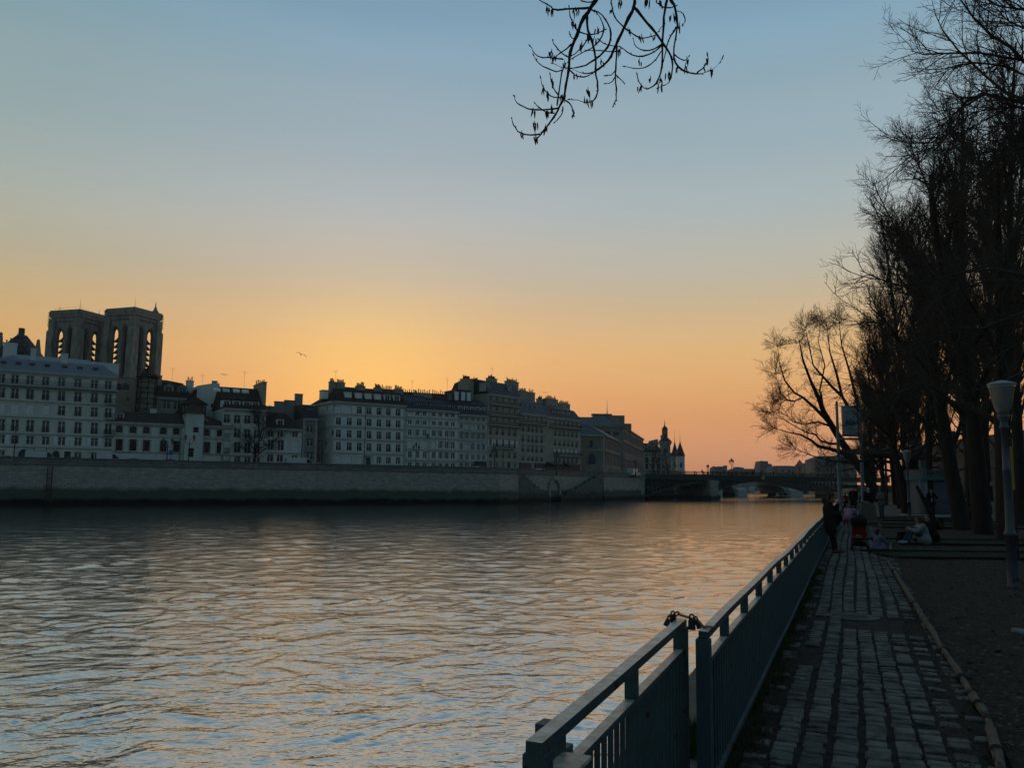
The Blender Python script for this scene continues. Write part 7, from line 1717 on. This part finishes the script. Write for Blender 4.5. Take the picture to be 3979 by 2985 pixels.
def person(label, loc_, rz, J, top, bottom, shoe, hair, hs='short', s=1.0, bulk=1.0, coat=0.0, vox=.010, hood=None, fwd=(0, 1, 0), group=None, legw=1.0, extra=None, handdir=None):
    """J: joints in body space (y forward, z up): pel, ch, nk, hd, shL elL wrL shR elR wrR, hiL knL anL toL hiR knR anR toR"""
    J = {k: Vector(v)*s for k, v in J.items()}
    root = empty('person', loc_, rz); tag(root, label, 'person', group)
    b = MB(); hb = MB(); up = (J['hd']-J['nk'])
    b.cap(J['pel'], J['pel'].lerp(J['ch'], .5), .125*s, .115*s, 12); b.cap(J['pel'].lerp(J['ch'], .5), J['ch'], .115*s, .135*s, 12); b.cap(J['ch'], J['nk'], .12*s, .06*s, 12); b.cap(J['nk'], J['hd']-up*.2, .052*s, .052*s, 10)
    b.cap(J['shL'], J['shR'], .065*s, .065*s, 10); b.cap(J['hiL'], J['hiR'], .10*s, .10*s, 10)
    for k in 'LR':
        b.cap(J['sh'+k], J['el'+k], .052*s, .042*s, 9); b.cap(J['el'+k], J['wr'+k], .042*s, .027*s, 9)
        b.cap(J['hi'+k], J['kn'+k], .085*s, .058*s, 10); b.cap(J['kn'+k], J['an'+k], .056*s, .038*s, 10); b.cap(J['an'+k], J['to'+k], .038*s, .03*s, 8)
        hand(b, J['wr'+k], J['wr'+k]-J['el'+k], (handdir or {}).get(k, (0, 0, 1)), s)
    head(b, hb, J['hd'], fwd, up, s, hair, hs)
    o = b.build('body', skin_m, root); remesh(o, vox if vox < .012 else vox, 3)
    if hair is not None: remesh(hb.build('hair', hair, root), .014, 4)
    t = MB(); g_ = .022*bulk*s
    t.cap(J['pel'], J['pel'].lerp(J['ch'], .5), .14*s+g_, .125*s+g_, 12); t.cap(J['pel'].lerp(J['ch'], .5), J['ch'], .125*s+g_, .145*s+g_, 12); t.cap(J['ch'], J['nk']-(J['nk']-J['ch'])*.18, .13*s+g_, .07*s+g_*.6, 12); t.cap(J['shL'], J['shR'], .072*s+g_, .072*s+g_, 10); t.cap(J['hiL'], J['hiR'], .105*s+g_*.6, .105*s+g_*.6, 10)
    for k in 'LR': t.cap(J['sh'+k], J['el'+k], .058*s+g_, .050*s+g_, 9); t.cap(J['el'+k], J['wr'+k], .050*s+g_, .036*s+g_*.6, 9)
    if coat:
        for k in 'LR': t.cap(J['hi'+k], J['hi'+k].lerp(J['kn'+k], coat), .125*s+g_, .135*s+g_, 12)
        t.cap(J['pel'], J['hiL'].lerp(J['hiR'], .5).lerp(J['knL'].lerp(J['knR'], .5), coat), .13*s+g_, .12*s+g_, 12)
    if hood: 
        n = J['nk']; t.cap(n+Vector((-.07, -.09, .0))*s, n+Vector((.07, -.09, .0))*s, .085*s, .085*s, 10); t.ell(n+Vector((0, -.13, .03))*s, (.12*s, .085*s, .10*s), 12)
    remesh(t.build('jacket', top, root), .014, 5)
    q = MB()
    q.cap(J['hiL'], J['hiR'], .108*s, .108*s, 10)
    for k in 'LR': q.cap(J['hi'+k], J['kn'+k], .094*s*legw, .066*s*legw, 10); q.cap(J['kn'+k], J['an'+k].lerp(J['kn'+k], .06), .066*s*legw, .050*s*legw, 10)
    remesh(q.build('trousers', bottom, root), .014, 4)
    for k in 'LR':
        w_ = MB(); a, e = J['an'+k], J['to'+k]; d = (e-a).normalized(); w_.cap(a+(a-J['kn'+k]).normalized()*.02*s, e, .050*s, .040*s, 10); w_.ell(a+(a-J['kn'+k]).normalized()*.035*s-d*.03*s, (.045*s, .05*s, .035*s), 8); remesh(w_.build('shoe', shoe, root), .014, 3)
    if extra: extra(root, J, s)
    return root
def stand(lean=0.0, armL=None, armR=None, step=.10, headfwd=.02):
    J = dict(pel=(0, 0, .93), ch=(0, lean*.5, 1.26), nk=(0, lean, 1.46), hd=(0, lean+headfwd, 1.60), hiL=(-.09, 0, .90), hiR=(.09, 0, .90), knL=(-.10, .02+step*.6, .49), knR=(.10, .02-step*.3, .49), anL=(-.11, step*.5, .085), anR=(.11, -step*.5, .085), toL=(-.13, step*.5+.15, .04), toR=(.13, -step*.5+.15, .04), shL=(-.175, lean*.95, 1.40), shR=(.175, lean*.95, 1.40))
    aL = armL or [(-.23, lean*.6-.02, 1.12), (-.22, lean*.5+.08, .88)]; aR = armR or [(.23, lean*.6-.02, 1.12), (.22, lean*.5+.08, .88)]
    J.update(elL=aL[0], wrL=aL[1], elR=aR[0], wrR=aR[1]); return J
def sit_ground(knee=.46, lean=.12, arms=None, spread=.10):
    J = dict(pel=(0, 0, .12), ch=(0, lean*.6, .44), nk=(0, lean, .63), hd=(0, lean+.05, .77), hiL=(-.10, .02, .12), hiR=(.10, .02, .12), knL=(-spread, .38, knee), knR=(spread, .40, knee), anL=(-spread, .62, .09), anR=(spread, .66, .09), toL=(-spread-.02, .77, .045), toR=(spread+.02, .81, .045), shL=(-.17, lean*.9, .57), shR=(.17, lean*.9, .57))
    a = arms or [(-.20, lean+.18, .42), (-.05, lean+.34, .47), (.20, lean+.18, .42), (.06, lean+.34, .50)]
    J.update(elL=a[0], wrL=a[1], elR=a[2], wrR=a[3]); return J
def sit_high(h=.45, lean=.1, arms=None):
    J = dict(pel=(0, 0, h+.10), ch=(0, lean*.5, h+.44), nk=(0, lean, h+.63), hd=(0, lean+.05, h+.77), hiL=(-.10, .02, h+.08), hiR=(.10, .02, h+.08), knL=(-.12, .42, h+.06), knR=(.12, .42, h+.06), anL=(-.13, .46, .085), anR=(.13, .40, .085), toL=(-.14, .61, .04), toR=(.14, .55, .04), shL=(-.175, lean*.9, h+.57), shR=(.175, lean*.9, h+.57))
    a = arms or [(-.22, lean+.12, h+.32), (-.10, lean+.32, h+.22), (.22, lean+.12, h+.32), (.10, lean+.32, h+.22)]
    J.update(elL=a[0], wrL=a[1], elR=a[2], wrR=a[3]); return J
RZ_RIGHT = -PI/2-PAZ                 # facing across the path, away from the river
# woman leaning back on the fence
J = dict(pel=(0, -.02, .90), ch=(0, -.02, 1.22), nk=(0, .0, 1.42), hd=(0, .07, 1.545), hiL=(-.085, -.02, .87), hiR=(.085, -.02, .87), knL=(-.07, .08, .48), knR=(.09, .05, .47), anL=(-.06, .15, .085), anR=(.10, .09, .085), toL=(-.06, .32, .045), toR=(.11, .25, .045), shL=(-.17, .0, 1.35), shR=(.17, .0, 1.35),
         elL=(-.20, .17, 1.13), wrL=(-.03, .22, 1.36), elR=(.21, .08, 1.10), wrR=(.04, .26, 1.10))
pw = gr(3190, 2150); uu, vv = to_uv(pw)
person('woman with a dark bun and hooded parka leaning back on the blue fence', uv(uu, -.63, .01), RZ_RIGHT, J, C_['olive'], C_['black'], C_['tan'], C_['hair'], 'bun', 1.0, 1.35, .55, .008, True, (0, .98, -.14), handdir={'L': (0, -1, 0), 'R': (0, 0, 1)}, legw=1.0)
# toddler on the setts
J = dict(pel=(0, 0, .17), ch=(0, .05, .55), nk=(0, .09, .77), hd=(0, .13, .96), hiL=(-.13, .04, .15), hiR=(.13, .04, .15), knL=(-.22, .35, .22), knR=(.22, .35, .22), anL=(-.24, .62, .09), anR=(.24, .62, .09), toL=(-.28, .72, .10), toR=(.28, .72, .10), shL=(-.17, .08, .69), shR=(.17, .08, .69), elL=(-.24, .30, .48), wrL=(-.18, .58, .34), elR=(.24, .32, .48), wrR=(.20, .62, .36))
def bow(root, J, s):
    b = MB(); p = J['hd']+Vector((0, 0, .12*s)); b.ell(p+Vector((-.03*s, 0, 0)), (.035*s, .02*s, .025*s), 8); b.ell(p+Vector((.03*s, 0, 0)), (.035*s, .02*s, .025*s), 8); b.ell(p, (.015*s, .015*s, .02*s), 6); b.build('hair_bow', C_['yellow'], root)
pt_ = gr(3408, 2146); person('toddler in a lavender jacket with a yellow bow sitting beside the red pushchair', pt_, -PI/2+.55, J, C_['lav'], C_['lav'], C_['white'], C_['hair'], 'bob', .62, 1.5, .3, .008, extra=bow, fwd=(0, 1, -.25))
# seated woman and her companion
ps = gr(3600, 2124); ps.z = .06
person('woman in a pale grey jacket hugging her knees on the turf step', ps, PI/2-.12, sit_ground(.50, .16), C_['grey'], C_['denim'], C_['white'], C_['brown'], 'long', 1.0, 1.4, .15, .010, fwd=(0, 1, -.2))
pc = gr(3628, 2112); pc.z = .06
person('companion in black mostly hidden behind the seated woman in pale grey', pc, PI/2+.5, sit_ground(.48, .22), C_['black'], C_['black'], C_['black'], C_['hair'], 'short', 1.0, 1.5, .2, .012)
# people by the concrete block and the fence further on
pk_ = gr(3300, 2068); Jb = dict(pel=(0, -.10, .62), ch=(0, .16, .82), nk=(0, .34, .92), hd=(0, .46, .98), hiL=(-.09, -.08, .60), hiR=(.09, -.08, .60), knL=(-.12, .16, .36), knR=(.12, .14, .36), anL=(-.12, .0, .085), anR=(.12, -.06, .085), toL=(-.13, .15, .04), toR=(.13, .09, .04), shL=(-.17, .30, .88), shR=(.17, .30, .88), elL=(-.20, .46, .66), wrL=(-.12, .62, .46), elR=(.20, .46, .66), wrR=(.12, .62, .48))
person('crouching figure in a pink quilted jacket bending forward on the path', pk_, -.6, Jb, C_['pink'], C_['pink'], C_['white'], C_['hair'], 'long', .98, 1.6, .2, .012, fwd=(0, .8, -.6))
pq = gr(3240, 2046); person('figure in black seated on the ground against the fence behind the leaning woman', pq, RZ_RIGHT+.5, sit_ground(.46, .05), C_['black'], C_['black'], C_['white'], C_['hair'], 'short', 1.0, 1.6, .2, .012)
pq = gr(3262, 2040); person('second seated figure in black facing the river beside the first', pq, RZ_RIGHT+2.2, sit_ground(.48, .15), C_['black'], C_['navy'], C_['black'], C_['hair'], 'long', 1.0, 1.4, .2, .012)
b = MB(); p = gr(3247, 2046); b.box(-.32, .32, -.2, .2, .02, .20); b.box(-.30, .30, -.18, .18, .20, .22); o = b.build('cool_box', C_['white'], None, p, -.1); tag(o, 'low white box on the ground before the seated figures in black', 'box')
pf = at(3316, 1925, 58); pf.z = 0; person('bald man in a black coat standing behind the left banner pole', pf, PI-.5, stand(.02), C_['black'], C_['black'], C_['black'], None, 'bald', 1.05, 1.3, .5, .014)
pf = gr(3378, 2014); person('person with a pale hood and black vest walking away by the right banner pole', pf, -.4, stand(.0, step=.22), C_['black'], C_['pale'], C_['black'], C_['white'], 'bob', 1.05, 1.4, .1, .012)
pf = gr(3428, 2018); person('long haired person in a checked shirt and wide jeans standing on the gravel', pf, PI/2+.4, stand(.03, armL=[(-.22, .08, 1.14), (-.06, .26, 1.16)], armR=[(.22, .08, 1.14), (.06, .26, 1.20)]), C_['plaid'], C_['denim'], C_['black'], C_['hair'], 'long', 1.04, 1.2, .1, .012, legw=1.3)
pf = gr(3622, 2012); person('man in an open black jacket and pale shirt standing at the kiosk', pf, PI-.25, stand(.0, armL=[(-.30, .10, 1.20), (-.12, .10, 1.50)], armR=[(.25, .02, 1.12), (.22, .10, .90)]), C_['black'], C_['black'], C_['white'], C_['hair'], 'short', 1.02, 1.3, .1, .012,
    extra=lambda root, J, s: remesh((lambda m_: (m_.cap(J['pel']+Vector((0, .15, .05)), J['nk']+Vector((0, .10, -.04)), .05, .045, 8), m_)[1])(MB()).build('shirt', C_['white'], root), .014, 3))
bs = MB(); pb_ = gr(3722, 2052); bs.box(-.9, .5, -.22, .22, .38, .45); bs.box(-.8, -.7, -.2, .2, 0, .38); bs.box(.3, .4, -.2, .2, 0, .38); o = bs.build('bench', tim, None, pb_, -.15); tag(o, 'low dark bench carrying the hunched figure by the trunk', 'bench')
person('large hunched figure in a dark coat sitting on the low bench by the thick trunk', pb_, -PI/2-.35, sit_high(.44, .22), cloth('grey brown coat', (.045, .042, .04)), C_['black'], C_['black'], C_['hair'], 'short', 1.12, 2.4, .3, .012, fwd=(0, 1, -.3))
for (px, py, rz, top, lab) in ((3290, 1972, 2.0, 'red', 'small seated figure in dull red between the two banner poles'), (3345, 1972, -2.0, 'navy', 'small seated figure in navy left of the concrete block'), (3303, 1968, 1.0, 'grey', 'small seated figure in grey near the left banner pole')):
    pf = gr(px, py); person(lab, pf, rz, sit_high(.40, .08), C_[top] if top != 'red' else cloth('dull red jumper', (.09, .02, .02)), C_['black'], C_['black'], C_['hair'], 'short', 1.0, 1.3, 0, .016)
pf = gr(3353, 2032); person('person in a blue and white top seated against the concrete block', pf, 2.6, sit_ground(.44, .08), cloth('blue and white knit', (.12, .16, .24)), C_['navy'], C_['white'], C_['hair'], 'short', .95, 1.2, 0, .014)
b = MB(); p = gr(3376, 2036); b.prism([(-.35, 0), (.35, 0), (.35, .9), (.1, 1.05), (-.35, 1.15)], 'y', -.4, 1.9); o = b.build('concrete_block', mat('rough concrete', (.13, .12, .11), .9, .2, .2, 3, bump=.3), None, p, -PAZ); tag(o, 'sloping grey concrete block at the end of the setts', 'block')
# foot of someone lying beyond the right edge
pf = gr(4015, 2495); Jl = dict(pel=(0, -.95, .12), ch=(0, -1.28, .14), nk=(0, -1.48, .15), hd=(0, -1.63, .16), hiL=(-.09, -.93, .11), hiR=(.09, -.93, .11), knL=(-.10, -.5, .14), knR=(.10, -.5, .13), anL=(-.12, -.10, .08), anR=(.12, -.06, .07), toL=(-.16, .02, .17), toR=(.2, .10, .10), shL=(-.17, -1.42, .14), shR=(.17, -1.42, .14), elL=(-.28, -1.2, .07), wrL=(-.24, -.96, .05), elR=(.28, -1.2, .07), wrR=(.24, -.96, .05))
person('person stretched out on the mulch with only a white shoe and dark legs showing', pf, PI/2+.05, Jl, C_['black'], C_['black'], C_['white'], C_['hair'], 'short', 1.0, 1.2, 0, .012, fwd=(0, 0, 1))
# pushchair
pr = gr(3342, 2140); root = empty('pushchair', pr, 2.75); tag(root, 'red pushchair with black wheels standing on the setts', 'pushchair')
b = MB(); b.prism([(-.10, .36), (.16, .30), (.20, .36), (-.04, .42)], 'x', -.20, .20); b.add([(-.2, -.08, .40), (.2, -.08, .40), (.19, -.24, .92), (-.19, -.24, .92), (-.2, -.13, .40), (.2, -.13, .40), (.19, -.29, .92), (-.19, -.29, .92)], [(0, 1, 2, 3), (5, 4, 7, 6), (0, 4, 5, 1), (2, 6, 7, 3), (1, 5, 6, 2), (3, 7, 4, 0)]); b.build('seat', C_['red'], root)
b = MB(); V = []; 
for i in range(7):
    a = rad(-10+i*22); 
    for x in (-.22, 0, .22): V.append((x, -.24+.22*math.sin(a)*.9, .86+.17*math.cos(a)*(.9 if x else 1.05)-.05))
F = []
for i in range(6):
    for j in range(2): F.append((i*3+j, i*3+j+1, i*3+j+4, i*3+j+3))
b.add(V, F); b.build('hood', C_['black'], root)
for sx_ in (-.22, .22):
    b = MB(); b.tube([(sx_, -.46, 1.02), (sx_, -.30, .94), (sx_, .05, .42), (sx_, .34, .12)], .013, 6); b.tube([(sx_, -.12, .66), (sx_, -.22, .4), (sx_, -.34, .1)], .013, 6); b.build('frame', M['iron'], root)
    for (yy) in (.34, -.34):
        w_ = MB(); w_.tube([(sx_-.03, yy, .09), (sx_+.03, yy, .09)], .09, 14); w_.build('wheel', tyre_m, root)
b = MB(); b.tube([(-.22, -.46, 1.02), (.22, -.46, 1.02)], .018, 8); b.build('handle', M['iron'], root)
b = MB(); b.box(-.18, .18, -.30, .05, .12, .26); b.build('basket', C_['black'], root)
b = MB(); b.ell((.02, .12, .30), (.12, .14, .12), 10); b.ell((-.1, .2, .22), (.09, .1, .09), 8); o = b.build('bag', C_['green'], None, pr+Vector((-.05, -.12, .05))); tag(o, 'crumpled green bag lying over the pushchair footrest', 'bag')
b = MB(); p = gr(3510, 2118); p.z = .06; b.frustum((-.20, .20, -.12, .12, 0), (-.16, .16, -.08, .08, .36)); b.tube([(-.08, 0, .36), (-.07, 0, .46), (.07, 0, .46), (.08, 0, .36)], .012, 6); o = remesh(b.build('bag', C_['black'], None, p, .3), .02, 3); tag(o, 'black shoulder bag standing by the sneakers of the seated woman', 'bag')

# folk crossing the iron bridge, a river boat and gulls
bp_ = [(2728, 2, 'walker in a long coat on the iron bridge, left of the small lamps'), (2770, 14, 'walker on the iron bridge above the stone pier'), (2812, 3, 'walker on the iron bridge just left of the tall three lantern lamp'), (2924, 4, 'walker on the iron bridge right of the tall lamp'), (2956, 3, 'person standing at the bridge railing above the yellow sign'), (3006, 5, 'walker on the iron bridge right of the yellow sign'), (3080, 4, 'walker on the iron bridge near its right lamp')]
first = None
for (px, yy, lab) in bp_:
    l0 = BL.off(yy); p = l0.P(l0.X(px, 1835)); p.z = DK
    if first is None: first = person(lab, p, BL.ang-PI/2, stand(.02, step=.25), C_['black'], C_['black'], C_['black'], C_['hair'], 'short', 1.05, 1.5, .4, .02, group='people crossing the iron bridge')
    else: c = copy_tree(first); c.location = p; c.rotation_euler = (0, 0, BL.ang+(PI/2 if px % 4 else -PI/2)); c['label'] = lab
p = gr(3033, 1936, WATER); root = empty('river_boat', p, .35); tag(root, 'small river boat with a cabin heading through the stone arches', 'boat')
b = MB(); st_ = [(-3.4, 1.0, .5), (-1, 1.3, .55), (1.5, 1.2, .65), (3.4, .05, .95)]; V = []
for (x, w_, z) in st_: V += [(x, -w_, z), (x, w_, z), (x*.92, w_*.6, -.3), (x*.92, -w_*.6, -.3)]
F = [(0, 3, 2, 1), (12, 13, 14, 15)]
for i in range(3):
    for k in range(4): F.append((i*4+k, i*4+(k+1) % 4, i*4+4+(k+1) % 4, i*4+4+k))
b.add(V, F); b.build('hull', M['slate'], root); b = MB(); b.frustum((-1.6, 1.2, -.9, .9, .6), (-1.3, .7, -.75, .75, 1.7)); b.box(-1.6, .9, -.95, .95, 1.71, 1.8); o = b.build('cabin', M['trim'], root); b = MB(); b.box(-1.2, .6, -.95, -.86, 1.05, 1.5); b.build('window', M['glass'], o); b = MB(); b.tube([(-.4, 0, 1.8), (-.4, 0, 3.0)], .04, 5); b.box(-.4, .2, -.01, .01, 2.6, 3.0); b.build('mast', M['iron'], root)
for (px, py, Y, sz, lab) in ((1170, 1378, 90, .75, 'large gull gliding left of the sunset glow'), (871, 1457, 120, .7, 'small gull above the tiled house roof'), (2120, 1526, 120, .55, 'small gull above the mansard roofs')):
    p = at(px, py, Y); b = MB(); b.ell((0, 0, 0), (.22*sz, .07*sz, .07*sz), 8)
    for k in (-1, 1):
        W_ = [(0, 0), (.45, .16), (1.0, -.02)]; V = []
        for (y, z) in W_: V += [(.10*sz, k*y*sz, z*sz), (-.10*sz*(1-y*.6), k*y*sz, z*sz), (-.10*sz*(1-y*.6), k*y*sz, z*sz+.02), (.10*sz, k*y*sz, z*sz+.02)]
        b.add(V, [(q*4+i, q*4+(i+1) % 4, q*4+4+(i+1) % 4, q*4+4+i) for q in range(2) for i in range(4)])
    o = b.build('gull', C_['black'], None, p); o.rotation_euler = (rad(22 if py < 1400 else 6), 0, rad(70)); tag(o, lab, 'bird', 'birds in the evening sky')

# ------------------------------------------------------------------ evening haze
hz_b = MB(); hz_b.box(-620, 560, -30, 1000, WATER-2, 95); o = hz_b.build('haze', [bpy.data.materials.new('evening haze')]); struct(o, 'stuff')
hm = o.data.materials[0]; hm.use_nodes = True; nt = hm.node_tree; nt.nodes.remove(nt.nodes['Principled BSDF'])
pv = nd(nt, 'ShaderNodeVolumePrincipled'); pv.inputs['Color'].default_value = (.85, .85, .88, 1); pv.inputs['Density'].default_value = .00014; pv.inputs['Anisotropy'].default_value = .3
nt.links.new(pv.outputs['Volume'], nt.nodes['Material Output'].inputs['Volume'])
# gateway and river labels, short ones
